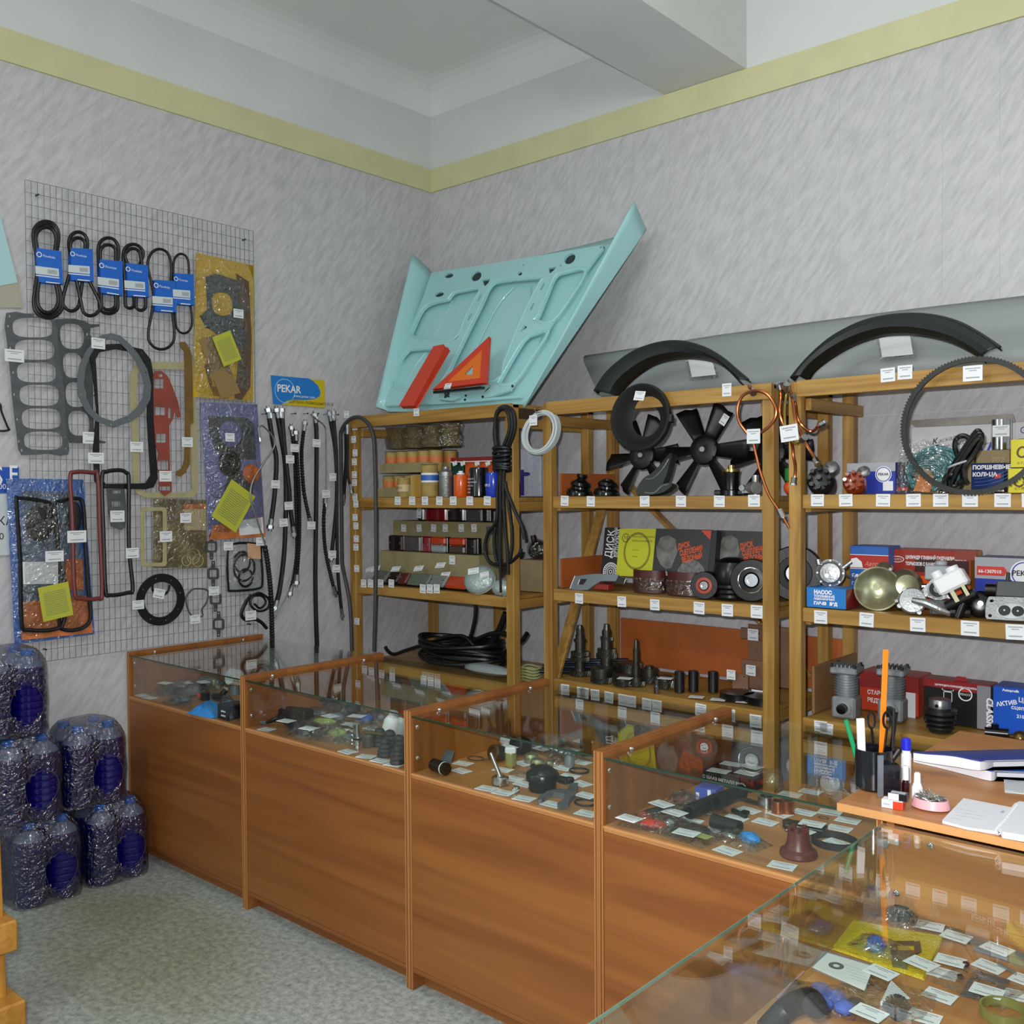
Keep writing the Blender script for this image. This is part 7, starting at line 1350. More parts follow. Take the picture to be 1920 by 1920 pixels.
t, T = it(1, 'tape_roll', 'white round spool standing near the right end of the first counter', 'spool', 440, 1301); obj('spool', MB().lathe([(.008, -.025), (.036, -.025), (.036, .025), (.008, .025), (.008, -.025)], 26, T@Matrix.Translation((0, 0, .075))@Matrix.Rotation(PI/2-.3, 4, 'X'), False), WHITE, t, smooth=True); obj('stand', MB().lathe([(.025, 0), (.02, .04)], 16, T), GP, t, smooth=True)
t, T = it(1, 'relay_box', 'black relay box with a red side, front right of the first counter', 'relay', 435, 1346); obj('case', MB().box((0, 0, .03), (.07, .09, .06), T), BPLAST, t, bev=.004); obj('red_side', MB().box((-.0355, 0, .03), (.001, .07, .05), T), RED, t); obj('white_mark', MB().box((.01, -.0455, .035), (.03, .001, .006), T).box((.01, -.0455, .018), (.03, .001, .006), T), PRW, t)
t, T = it(1, 'shiny_valve', 'dark valve with bright nuts behind the black relay box', 'valve', 412, 1316); obj('body', MB().cyl((-.04, 0, .02), (.04, 0, .02), .016, n=14, T=T).cyl((0, 0, .02), (0, .03, .045), .012, n=12, T=T), BPLAST, t, smooth=True); obj('nut', MB().cyl((.04, 0, .02), (.055, 0, .02), .013, n=6, T=T).cyl((0, .03, .045), (0, .036, .055), .011, n=6, T=T), CHROME, t)
t, T = it(1, 'sender_unit', 'small black sender with a red plug in the first counter', 'car part', 385, 1312); obj('body', MB().cyl((0, 0, 0), (0, 0, .03), .02, n=16, T=T), BPLAST, t, smooth=True); obj('plug', MB().box((-.03, -.01, .015), (.025, .02, .02), T), RED, t, bev=.003)
for px, py, w, h, m, sc, lb in ((292, 1293, .10, .05, DG, (1.2, .9, .7), 'dark bag lying in the far left corner of the first counter'), (335, 1318, .12, .04, DG, (1.4, .8, .5), 'flat dark bag behind the blue wrapped part'), (368, 1306, .13, .06, GP, (1.1, .9, .7), 'bulging grey bag left of the small black sender'), (406, 1290, .12, .06, ZINC, (.9, .7, .6), 'bag of yellowish zinc parts behind the dark valve'), (425, 1325, .10, .05, DG, (1.2, .8, .7), 'small dark bag just behind the black relay box')):
    bag(1, lb, px, py, w, w*.8, h, [(-w*.15, 0, h*.4, w*.24, m, sc), (w*.2, w*.1, h*.4, w*.18, GP if m == DG else DG, sc)], random.uniform(-.5, .5))
# -- second counter
for px, py, w, h, m, sc, lb in ((590, 1347, .12, .05, DG, (1.3, .8, .6), 'dark bag between the angular part and the lime strip bag'), (655, 1390, .10, .035, GP, (1.2, .7, .5), 'flat grey bag lying left of the upright steel spring'), (705, 1352, .11, .05, DG, (1.2, .8, .7), 'dark bag at the back, left of the white bottle'), (700, 1378, .09, .04, GP, (1.1, .8, .6), 'grey bag behind the brass levered fitting'), (546, 1384, .09, .03, DG, (1.2, .7, .5), 'small dark bag in front of the lever grip')):
    bag(2, lb, px, py, w, w*.8, h, [(-w*.15, 0, h*.4, w*.26, m, sc), (w*.2, w*.1, h*.4, w*.18, GP if m == DG else DG, sc)], random.uniform(-.5, .5))
t, T = it(2, 'lever_grip', 'black lever grip with a pale tip at the left front of the second counter', 'lever', 533, 1366); obj('grip', MB().tube([T@Vector(p) for p in ((-.09, -.02, .012), (-.05, .0, .03), (-.02, .015, .04), (.03, .01, .035), (.07, -.01, .03))], .02, 10, rs=[.005, .012, .024, .03, .022]), BPLAST, t, smooth=True); obj('tip', MB().tube([T@Vector(p) for p in ((-.17, -.035, .006), (-.13, -.02, .008), (-.09, -.02, .012))], .007, 8), GP, t, smooth=True)
t, T = it(2, 'black_cable', 'black braided cable arching along the left side of the second counter', 'cable', 560, 1340); P = [P3(FB(-1.55), *q) for q in spl([(520, 1340), (545, 1333), (570, 1325), (595, 1315), (620, 1311), (640, 1314)], 6)]; P = [Vector((p.x, p.y, max(p.z, ZF+.01))) for p in P]; obj('cable', MB().tube(P, .008, 8), BLK, t, smooth=True)
t, T = it(2, 'ignition_module', 'matt black angular part with a price card, behind the lever grip', 'car part', 555, 1352); obj('body', MB().box((0, .0, .025), (.13, .07, .05), T@Matrix.Rotation(.3, 4, 'Z')), BLK, t, bev=.008)
bag(2, 'bag of dark oval part under a tilted card, front of the second counter', 577, 1374, .15, .1, .05, [(0, 0, .022, .042, DG, (1.3, .8, .5))])
bag(2, 'clear bag with a lime green strip, centre of the second counter', 610, 1362, .17, .12, .05, [(.0, 0, .02, .03, M('lime strip', '#a4b424', .4), (1.6, .3, .4)), (.03, .03, .03, .03, GP, (1.2, 1, .6))], .5)
t, R_ = bag(2, 'clear bag with yellow green paper and a round bottle mouth, front', 622, 1386, .15, .1, .05, [(.02, .01, .022, .034, GRN, (1.2, .8, .5))], .2); obj('bottle_mouth', MB().lathe([(.022, 0), (.024, .02), (.018, .03), (.018, .002)], 18, R_@Matrix.Translation((-.055, -.02, .02))@Matrix.Rotation(1.3, 4, 'Y'), False), FILM, t, smooth=True)
bag(2, 'dark bag of hoses near the back of the second counter', 640, 1340, .22, .16, .07, [(-.05, 0, .03, .045, DG, (1.3, 1, .6)), (.05, .0, .03, .04, GREYR, (1, 1, .7)), (-.02, .05, .04, .015, M('yellow tip', '#c8b420', .4), (1, 1, 1))])
bag(2, 'blue and white boxed part under a card in the second counter', 683, 1356, .11, .09, .045, [(0, 0, .02, .035, M('blue label', '#2a58b0', .4), (1.1, .7, .5))], .2)
t, T = it(2, 'spark_plug', 'upright bright chrome plug with a black collar in the second counter', 'spark plug', 671, 1406); obj('shell', MB().lathe([(.009, 0), (.009, .03), (.014, .032), (.014, .042), (.008, .045), (.008, .09), (.004, .092)], 18, T), CHROME, t, smooth=True); obj('collar', MB().lathe([(.015, .036), (.015, .043)], 18, T), BPLAST, t)
t, T = it(2, 'coil_spring', 'small upright steel coil spring left of the chrome plug', 'spring', 660, 1402); obj('spring', MB().tube([T@Vector((.009*math.cos(a), .009*math.sin(a), .002+.0025*a)) for a in [i*PI/6 for i in range(66)]], .0022, 6), STEEL, t, smooth=True)
t, T = it(2, 'bolt_fitting', 'clear lidded fitting with a flat brass lever in the second counter', 'car part', 690, 1400); obj('jar', MB().lathe([(.02, 0), (.022, .004), (.022, .04), (.018, .044)], 18, T), M('smoky fitting', '#54564a', .2, .3, coat=.5), t, smooth=True); obj('lever', MB().box((.02, .01, .05), (.09, .02, .005), T@Matrix.Rotation(.2, 4, 'Z')), M('brass', '#b09a50', .25, .9), t, bev=.001)
for k, (px, py, lb) in enumerate(((712, 1398, 'left one of the cluster'), (731, 1402, 'middle one, behind the others'), (722, 1418, 'nearest the front cards'), (748, 1412, 'right one, against the side panel'), (746, 1432, 'frontmost, cut by the side panel'))):
    t, T = it(2, 'rubber_boot', 'matt black rubber boot in the second counter, '+lb, 'rubber boot', px, py, 'black rubber boot '+lb.split(',')[0]); obj('boot', MB().lathe([(.026, 0), (.028, .006), (.024, .014), (.026, .02), (.021, .028), (.023, .034), (.018, .042), (.02, .05), (.014, .06), (.005, .064)], 20, T), DG, t, smooth=True)
for px, py, lb, rc in ((726, 1386, 'white bottle with a slanted top at the back right of the second counter', WHITE), (744, 1384, 'pale grey bottle with a red cap beside the white one', RED)):
    t, T = it(2, 'plastic_bottle', lb, 'bottle', px, py); T = T@Matrix.Rotation(.35, 4, 'Y'); obj('body', MB().lathe([(.026, 0), (.028, .005), (.028, .075), (.02, .09), (.014, .094)], 20, T), M('pale bottle', '#a8aeb2', .35) if rc == RED else WHITE, t, smooth=True); obj('cap', MB().lathe([(.016, .094), (.016, .112), (.012, .114)], 18, T), rc, t, smooth=True)
# -- third counter
t, T = it(3, 'rubber_plug', 'black cylindrical plug with a white ring lying at the left of the third counter', 'plug', 825, 1450); X = T@Matrix.Translation((0, 0, .021)); obj('body', MB().cyl((-.035, .006, 0), (.035, -.006, 0), .02, n=20, T=X), BLK, t, smooth=True); obj('ring', MB().cyl((.02, -.004, 0), (.024, -.0045, 0), .0206, n=20, T=X), PRW, t); obj('label_flap', MB().add([(-.02, .02, .01), (.03, .02, .012), (.035, .03, .05), (-.01, .035, .045)], [(0, 1, 2, 3)], X), M('grey foil', '#5c6670', .3, .4), t)
t, T = it(3, 'wire_loop', 'thin dark wire loop lying beside the left price cards of the third counter', 'wire', 892, 1424); obj('loop', MB().tube([T@Vector((.03*math.cos(a), .022*math.sin(a), .004)) for a in [2*PI*i/20 for i in range(20)]], .0022, 5, True).tube([T@Vector(p) for p in ((.03, .0, .004), (.06, .03, .008), (.09, .05, .006))], .002, 5), DG, t, smooth=True)
t, T = it(3, 'ball_joint_tool', 'bright steel pin leaning out of a ribbed round base', 'ball pin', 938, 1471); obj('base', MB().lathe([(.024, 0), (.027, .003), (.027, .022), (.022, .026), (.008, .027)], 24, T), STEEL, t, smooth=True); obj('pin', MB().cyl((0, 0, .024), (-.03, -.01, .095), .008, .0055, n=14, T=T), STEEL, t, smooth=True)
t, T = it(3, 'brass_filter', 'pale yellow hexagon ended glass filter standing in the third counter', 'filter', 958, 1440); obj('glass', MB().lathe([(.018, .01), (.019, .014), (.019, .05), (.018, .052)], 20, T), M('yellow filter glass', '#8e8c50', .15, .2, coat=.8), t, smooth=True); obj('end', MB().lathe([(.014, 0), (.017, .01)], 20, T), M('brass', '#b09a50', .25, .9), t, smooth=True); obj('top', MB().lathe([(.02, .052), (.02, .066), (.014, .07)], 6, T), WHITE, t)
for px, py, lb, k in ((932, 1428, 'round black rubber cap left of the yellow filter', 1), (975, 1415, 'larger black rubber cap behind the yellow filter', 1.15)):
    t, T = it(3, 'dust_cover', lb, 'rubber cover', px, py); obj('cap', MB().lathe([(.012, -.025*k), (.026*k, -.024*k), (.028*k, 0), (.026*k, .02*k), (.018*k, .024*k), (.014*k, .012)], 22, T@Matrix.Translation((0, 0, .029*k))@Matrix.Rotation(1.25, 4, 'X'), True), BLK, t, smooth=True)
t, T = it(3, 'plastic_tube', 'white plastic tube lying behind the round black caps', 'tube', 936, 1400); obj('tube', MB().cyl((-.05, .03, .02), (.05, -.03, .02), .017, n=18, T=T), WHITE, t, smooth=True)
t, T = it(3, 'door_pulley', 'grey bracket with a small round hub near the back of the third counter', 'bracket', 987, 1404); obj('body', MB().box((0, 0, .02), (.06, .03, .035), T), GP, t, bev=.004); obj('hub', MB().cyl((0, -.016, .02), (0, -.03, .02), .014, n=16, T=T), DSTEEL, t, smooth=True)
for px, py, lb in ((996, 1430, 'yellow zinc round nut, left one of the two'), (1008, 1440, 'yellow zinc round nut with a bright face, nearest the black pot'), (1030, 1437, 'small brass nut right of the round nuts')):
    t, T = it(3, 'round_nut', lb, 'nut', px, py); k = .6 if 'small' in lb else 1; obj('nut', MB().lathe([(.018*k, 0), (.024*k, .006), (.024*k, .022*k), (.018*k, .03*k), (.008*k, .032*k)], 20, T), ZINC, t, smooth=True)
t, T = it(3, 'hex_bolt', 'bright hexagon nut standing before the black pot', 'nut', 968, 1487); obj('nut', MB().cyl((0, 0, 0), (0, 0, .014), .013, n=6, T=T).cyl((0, 0, .014), (0, 0, .02), .009, n=14, T=T), CHROME, t)
t, T = it(3, 'rubber_mount', 'black pot shaped rubber mount with a side lug, centre of the third counter', 'mount', 1017, 1481, 'black pot shaped mount'); obj('pot', MB().lathe([(.040, 0), (.042, .004), (.042, .026), (.05, .032), (.05, .05), (.046, .056), (.032, .066), (.026, .07), (.01, .072)], 28, T), BPLAST, t, smooth=True); obj('lug', MB().box((.065, .02, .04), (.05, .025, .016), T@Matrix.Rotation(-.1, 4, 'Z')).cyl((.088, .02, .035), (.088, .02, .05), .014, n=14, T=T), BPLAST, t, bev=.003); obj('nipple', MB().cyl((-.02, -.01, .055), (-.03, -.012, .075), .008, n=10, T=T), BPLAST, t)
t, T = it(3, 'clutch_fork', 'flat grey clutch fork with a wide open jaw, front of the third counter', 'clutch fork', 1048, 1508); F5 = FZ(ZF+.001); zc3 = Z(4.364, 740, 1240); lo = L2(F5, zc3([(1180, 1140), (1250, 1095), (1350, 1075), (1410, 1085), (1440, 1030), (1500, 1025), (1490, 1090), (1470, 1130), (1440, 1150), (1420, 1200), (1350, 1215), (1330, 1195), (1400, 1150), (1390, 1120), (1300, 1105), (1230, 1130), (1200, 1165), (1170, 1165)])); obj('fork', MB().plate([lo], F5, .012), M('grey forged fork', '#6a7076', .5, .4), t, bev=.002)
bag(3, 'long bag of bright clips at the right of the third counter', 1050, 1417, .22, .1, .035, [(x/100, 0, .015, .016, STEEL, (1, 1, .7)) for x in (-8, -5, -2, 1, 4, 7)], -.3)
t, T = it(3, 'sensor_cap', 'pale zinc sensor with a hexagon foot right of the brass nuts', 'sensor', 1068, 1438); obj('body', MB().lathe([(.012, 0), (.016, .004), (.016, .03), (.012, .036), (.009, .05)], 18, T), GP, t, smooth=True)
for px, py, lb in ((1086, 1447, 'thin black rubber ring with a tail, by the right panel'), (1098, 1507, 'flat black ring under a card at the right front of the third counter')): t, T = it(3, 'rubber_ring', lb, 'ring', px, py); obj('ring', MB().tube([T@Vector((.032*math.cos(a), .028*math.sin(a), .004)) for a in [2*PI*i/22 for i in range(22)]], .003, 6, True), BLK, t, smooth=True)
t, T = it(3, 'pump_part', 'black and brass fitting against the right panel of the third counter', 'car part', 1098, 1415); obj('body', MB().cyl((0, 0, 0), (0, 0, .05), .02, n=14, T=T), BPLAST, t, smooth=True); obj('nut', MB().cyl((.0, -.02, .02), (.0, -.035, .02), .009, n=6, T=T), ZINC, t)
t, T = it(3, 'glass_dome', 'small clear plastic dome near the brass nuts', 'dome', 975, 1455); blob(t, T, (0, 0, .002), .03, FILM, (1.3, .8, .5), 'dome')
bag(3, 'grey crumpled bag behind the clip bag in the third counter', 1035, 1400, .14, .1, .05, [(0, 0, .02, .04, GP, (1.2, .8, .6)), (.03, .02, .02, .02, ZINC, (1, 1, .8))])
bag(3, 'small clear bag of copper washers near the brass nuts', 1045, 1428, .08, .06, .025, [(0, 0, .01, .018, COPPER, (1.2, 1, .5))])
# -- fourth counter
for desc, a, b2, r in (('long black rubber tube with an open end, left one', (1292, 1537), (1352, 1512), .021), ('black rubber tube crossing the first one, right one', (1343, 1532), (1390, 1512), .021), ('short black rubber sleeve lying across the front', (1336, 1552), (1387, 1566), .018)):
    q0, q1 = S(ZF, *a), S(ZF, *b2); t, T = it(4, 'rubber_tube', desc+' of the fourth counter', 'tube', (a[0]+b2[0])/2, (a[1]+b2[1])/2, desc.split(',')[0]); q0.z = q1.z = ZF+r+.001; d = (q1-q0).normalized()
    if 'crossing' in desc: q0.z += .02; q1.z += .022
    X = Matrix.Translation(q0)@d.to_track_quat('Z', 'Y').to_matrix().to_4x4(); L_ = (q1-q0).length; obj('tube', MB().lathe([(r*.62, .0), (r, 0), (r, L_), (r*.62, L_), (r*.6, L_-.02), (r*.6, .02), (r*.62, 0)], 20, X, False), BLK, t, smooth=True)
t, T = it(4, 'carton', 'small violet blue box with a white stripe in the fourth counter', 'box', 1330, 1502); X = T@Matrix.Rotation(.1, 4, 'Z'); obj('box', MB().box((0, 0, .022), (.065, .055, .043), X), M('violet blue carton', '#4858b0', .4), t, bev=.001); obj('white_stripe', MB().box((.012, -.028, .022), (.01, .0008, .038), X).box((-.024, -.028, .016), (.01, .0008, .024), X), PRW, t)
t, T = it(4, 'carton', 'flat red and black box with white lettering and cards on top, fourth counter', 'box', 1365, 1462, 'flat red and black box'); X = T@Matrix.Rotation(-.05, 4, 'Z'); obj('box', MB().box((0, 0, .02), (.24, .14, .04), X), M('dark maroon carton', '#3a1014', .4), t, bev=.001); obj('black_front', MB().box((.03, -.0705, .02), (.18, .0008, .034), X), BKX, t); text('С ШААЗ МЕТАЛЛ РУСЬ', .013, PRW, t, frame(X@Vector((0, -.0712, 0)), X.to_3x3()@Vector((1, 0, 0)), (0, 0, 1)), -.045, .014, bold=.0004, fit=.15); obj('red_corner', MB().box((-.09, -.0708, .02), (.05, .001, .036), X), RED, t)
for px, py, rt in ((1348, 1446, .1), (1409, 1438, -.15), (1400, 1450, 0), (1372, 1433, .1)): a = S(ZF+.041, px, py); card(t, FZ(ZF+.0412), a.x, a.y, .065, .042, rot=rt)
bag(4, 'clear bag with red and metal parts at the left front of the fourth counter', 1205, 1548, .18, .12, .03, [(0, -.02, .012, .035, RED, (1.3, .7, .3)), (.04, .0, .014, .02, STEEL, (1, 1, .6)), (-.04, .02, .012, .02, M('pink rubber', '#b85a5a', .5), (1, 1, .5))], .15)
t, R_ = bag(4, 'clear bag with a large flat dark disc and a green slip, fourth counter', 1278, 1566, .2, .15, .022, [(0, 0, .008, .06, DG, (1.1, .8, .14))], -.1); obj('slip', MB().box((.06, -.03, .014), (.06, .03, .001), R_), GRN, t)
bag(4, 'long dark bag of brake lines along the left panel of the fourth counter', 1220, 1512, .26, .07, .03, [(-.06, 0, .012, .04, DG, (1.4, .5, .3)), (.05, 0, .012, .04, DG, (1.4, .5, .3))], .95)
bag(4, 'bag of brown round rubber parts behind the price cards, left', 1283, 1510, .1, .09, .045, [(0, 0, .018, .034, M('brown rubber', '#5c3c38', .5), (1, 1, .55))])
bag(4, 'bag with a light blue cap and small chrome pins, front of the fourth counter', 1386, 1578, .15, .08, .028, [(.025, .01, .014, .026, BLP, (1.2, .8, .6)), (-.03, -.005, .01, .02, CHROME, (1.2, .7, .4)), (-.045, .01, .01, .015, DG, (1, 1, .5))], -.15)
t, T = it(4, 'steel_bushing', 'bright steel bushing ring at the middle of the fourth counter', 'bushing', 1437, 1512); obj('bushing', MB().lathe([(.018, 0), (.024, .0), (.024, .03), (.018, .03), (.018, 0)], 24, T, False), STEEL, t, smooth=True)
for px, lb in ((1459, 'left'), (1477, 'right')): t, T = it(4, 'copper_bushing', lb+' one of two copper coloured bushings in the fourth counter', 'bushing', px, 1525, lb+' copper bushing', 'copper bushings'); obj('bushing', MB().lathe([(.013, 0), (.0185, 0), (.0185, .036), (.013, .036), (.013, 0)], 22, T, False), COPPER, t, smooth=True)
t, T = it(4, 'glass_jar', 'small clear wrapped bundle behind the steel bushing', 'bundle', 1448, 1480); obj('jar', MB().lathe([(.03, 0), (.034, .01), (.03, .05), (.02, .06)], 16, T), FILM, t, smooth=True); blob(t, T, (0, 0, .025), .026, ZINC, (1, 1, .9))
t, T = it(4, 'rubber_gaiter', 'rust red rubber gaiter standing on a wide collar, fourth counter', 'gaiter', 1497, 1604); GR = M('rust red rubber', '#5a201c', .4); obj('gaiter', MB().lathe([(.044, 0), (.046, .004), (.044, .014), (.034, .02), (.028, .034), (.026, .05), (.024, .062), (.018, .062), (.018, .02)], 26, T), GR, t, smooth=True)
for k in range(5): a = 2*PI*k/5; obj('tooth', MB().box((.021*math.cos(a), .021*math.sin(a), .066), (.01, .006, .012), T), GR, t)
t, T = it(4, 'ring_seal', 'dark green black oval ring seal around a card, right of the gaiter', 'seal', 1565, 1583); obj('seal', MB().lathe([(.05, 0), (.058, 0), (.058, .016), (.05, .016), (.05, 0)], 30, T@Matrix.Diagonal((1, .85, 1, 1)), False), GREYR, t, smooth=True); 
t, T = it(4, 'handle_block', 'small black block with a clip left of the front middle cards, fourth counter', 'car part', 1386, 1530); obj('block', MB().box((0, 0, .008), (.06, .012, .012), T@Matrix.Rotation(-.4, 4, 'Z')).box((.01, .01, .008), (.02, .03, .01), T), BPLAST, t, bev=.002)
t, T = it(4, 'wiper_blade', 'thin dark bar lying behind the short rubber sleeve', 'bar', 1415, 1508); obj('bar', MB().box((0, 0, .006), (.12, .012, .01), T@Matrix.Rotation(-.15, 4, 'Z')), DG, t, bev=.001)
t, T = it(4, 'spring_clip', 'tiny wire clip ring between the right price cards of the fourth counter', 'clip', 1544, 1534); obj('ring', MB().tube([T@Vector((.014*math.cos(a), .009*math.sin(a), .002)) for a in [2*PI*i/16 for i in range(16)]], .0009, 5, True), DSTEEL, t)
t, T = it(4, 'metal_knob', 'small dark knob with a chrome face under the desk edge', 'knob', 1600, 1520); obj('knob', MB().cyl((0, 0, 0), (0, 0, .02), .012, n=14, T=T), DSTEEL, t, smooth=True)
t, T = it(4, 'pump_bracket', 'dark pump part under two overlapping cards before the ring seal', 'car part', 1512, 1560); obj('part', MB().box((0, 0, .01), (.10, .05, .018), T@Matrix.Rotation(.2, 4, 'Z')).cyl((-.05, 0, 0), (-.05, 0, .02), .016, n=14, T=T), DSTEEL, t, bev=.002)
# -- foreground counter
z8 = Z(3.692, 1400, 1580); F8 = FZ(ZF)
t, T = it(5, 'padded_pouch', 'yellow bubble pouch with a blue cap and brown gaskets, foreground counter', 'pouch', 1660, 1785, 'yellow bubble pouch'); obj('pouch', MB().plate([L2(F8, z8([(605, 740), (745, 560), (1350, 670), (1225, 950)]))], F8, .006), M('yellow bubble foil', '#c8b01c', .35, coat=.5, bump=.6, bscale=160), t, bev=.002)
X = FZ(ZF+.006); q = p2(X, *z8([(900, 720)])[0]); TT = Matrix.Translation((q[0], q[1], ZF+.006)); blob(t, TT, (0, 0, .008), .018, M('blue plastic cap', '#2258b0', .25, coat=.5), (1.1, .9, .7), 'blue_cap'); blob(t, TT, (.004, -.022, .006), .014, M('grey blue foil', '#8090a8', .3, .4), (1.3, .7, .6), 'foil')
obj('gasket', MB().plate([L2(X, z8([(990, 690), (1200, 690), (1210, 760), (1130, 800), (1000, 780)])), L2(X, z8([(1040, 715), (1160, 715), (1160, 755), (1050, 755)]))], X, .003), M('brown gasket', '#6a5244', .6), t); obj('gasket', MB().plate([L2(X, z8([(1000, 800), (1130, 790), (1110, 880), (1010, 860)]))], X, .004), M('olive gasket', '#6a643c', .6), t)
pillow(t, Matrix.Translation((q[0]+.01, q[1]-.005, ZF+.007)), .11, .07, .022, FILM, -.1)
t, T = it(5, 'chain_coil', 'coiled dark roller chain in a bag with a red strip, foreground counter', 'chain', 1690, 1725, 'coiled roller chain')
for k in range(3):
    for i in range(26): a = 2*PI*i/26; R_ = T@Matrix.Translation(((.03-.008*k)*math.cos(a), (.022-.006*k)*math.sin(a), .01+.006*k))@Matrix.Rotation(a, 4, 'Z'); obj('link', MB().box((0, 0, 0), (.004, .0058, .010), R_), DSTEEL, t) if i % 2 == 0 and k < 2 else obj('roller', MB().cyl((0, 0, -.005), (0, 0, .005), .0026, n=8, T=R_), STEEL, t)
pillow(t, T, .12, .08, .022, FILM, -.2); obj('red_strip', MB().tube([T@Vector((-.036+.0*i, .03-.012*i+.002*i*i, .002)) for i in range(6)], .004, 5), M('coral strip', '#c06a50', .5), t)
t, T = it(5, 'parts_bag', 'zip bag with violet blue plastic parts at the lower left of the foreground counter', 'bag', 1555, 1878, 'zip bag with violet blue parts'); VB = M('violet blue plastic', '#5868b8', .4)
for x, y, r in ((-.02, .01, .02), (.01, .0, .022), (.035, -.02, .018), (.0, -.03, .02)): blob(t, T, (x, y, .01), r, VB, (1, 1, .6))
blob(t, T, (-.03, .0, .01), .012, M('orange cap', '#c8501c', .4), (1, 1, .6)); blob(t, T, (.045, .005, .01), .016, DG, (1, 1, .6)); pillow(t, T, .16, .11, .024, FILM, .4); obj('zip_strip', MB().bar(T@Vector((-.07, -.055, .006)), T@Vector((-.075, .06, .006)), .004, .003), M('pink zip', '#b88a9a', .4), t)
t, T = it(5, 'leaflet', 'long white leaflet with a round drawing in the foreground counter', 'leaflet', 1580, 1818, 'long white leaflet'); FL = FZ(ZF+.012); obj('paper', MB().plate([L2(FL, z8([(455, 865), (560, 765), (880, 860), (815, 1025)]))], FL, .001), M('white paper', '#d4d8d6', .7), t); X = FZ(ZF+.0131); cc = p2(X, *z8([(620, 852)])[0]); obj('drawing', MB().plate([circ(*cc, .014, 18), circ(*cc, .006, 12)], X, .0002), M('grey drawing', '#5c6064', .6), t)
for k in range(5): a = p2(X, *z8([(700+12*k, 850+24*k)])[0]); obj('print_line', MB().box((a[0]+.01, a[1], ZF+.0132), (.034, .0012, .0002)), M('grey print', '#a3abb0', .6), t)
obj('card_under', MB().plate([L2(F8, z8([(460, 880), (540, 780), (880, 880), (830, 1040)]))], F8, .010), M('grey card', '#7a7c80', .6), t)
t, T = it(5, 'clear_sleeve', 'empty clear sleeve under the folded white slip, foreground counter', 'bag', 1660, 1868); pillow(t, T, .16, .12, .008, FILM, .1)
t, T = it(5, 'paper_slip', 'folded triangular white slip lying on the empty clear sleeve', 'paper', 1679, 1864); FL = FZ(ZF+.009); obj('paper', MB().plate([L2(FL, z8([(1000, 955), (1130, 1080), (930, 1130), (925, 1110)]))], FL, .001), SHEET, t)
t, T = it(5, 'rubber_hose', 'thick black rubber hose standing up at the lower edge of the foreground counter', 'hose', 1500, 1940, 'thick black rubber hose'); a = S(ZF+.10, 1528, 1886); P = spl([T@Vector((-.03, -.06, .02)), T@Vector((-.01, -.02, .05)), a.lerp(T@Vector((0, 0, .07)), .4), a], 6); obj('hose', MB().tube(P, .019, 16), BLK, t, smooth=True)
t, T = it(5, 'fluffy_cap', 'small grey brush like ball at the lower edge of the foreground counter', 'brush', 1682, 1912); mb = MB()
for k in range(140): v = Vector((random.gauss(0, 1), random.gauss(0, 1), abs(random.gauss(0, 1)))).normalized(); mb.cyl((0, 0, .018), tuple(Vector((0, 0, .018))+v*.024), .0012, n=4, T=T)
obj('bristles', mb, M('grey bristle', '#3c4042', .6), t, kind='stuff'); blob(t, T, (0, 0, .016), .017, DG, (1, 1, 1), 'core')
t, T = it(5, 'gasket_sheet', 'dark grey square gasket sheet in a bag at the right of the foreground counter', 'gasket', 1838, 1850, 'dark grey gasket sheet'); obj('sheet', MB().plate([L2(F8, z8([(1480, 1060), (1570, 890), (1820, 960), (1740, 1110)])), L2(F8, z8([(1560, 1030), (1610, 950), (1740, 985), (1700, 1070)]))], F8, .003), M('slate gasket', '#4e5058', .6), t); pillow(t, T, .13, .11, .010, FILM, -.2)
t, T = it(5, 'ring_seal', 'olive green ring at the lower right of the foreground counter', 'ring', 1882, 1905); obj('ring', MB().lathe([(.034, 0), (.038, 0), (.038, .016), (.034, .016), (.034, 0)], 28, T, False), M('olive plastic', '#7c7c44', .35, coat=.4), t, smooth=True)
t, T = it(5, 'flat_strip', 'grey flat strips at the right edge, behind the nearest cards', 'strip', 1900, 1790); obj('strip', MB().box((0, 0, .003), (.12, .022, .004), T@Matrix.Rotation(-.1, 4, 'Z')).box((0, -.03, .003), (.12, .016, .004), T@Matrix.Rotation(-.1, 4, 'Z')), GP, t)
t, T = it(5, 'parts_bag', 'flat clear bag with a grey sheet between the back cards, foreground counter', 'bag', 1830, 1765); pillow(t, T, .15, .05, .006, FILM, -.2); obj('sheet', MB().box((0, 0, .0015), (.13, .04, .001), T@Matrix.Rotation(-.2, 4, 'Z')), GP, t)
for px, py, lb in ((1801, 1835, 'small dark brown bead lying on the wooden floor'), (1811, 1811, 'tiny brass screw behind the dark bead')): t, T = it(5, 'small_part', lb, 'small part', px, py); blob(t, T, (0, 0, .004), .0065 if 'bead' in lb else .003, M('dark brown', '#2e1410', .4) if 'bead' in lb else ZINC, (1, 1, .7))
t, T = it(5, 'cotter_pin', 'bright steel pin lying on a card at the right', 'pin', 1888, 1822); obj('pin', MB().cyl((-.018, .01, .006), (.018, -.01, .006), .003, n=10, T=T), STEEL, t)
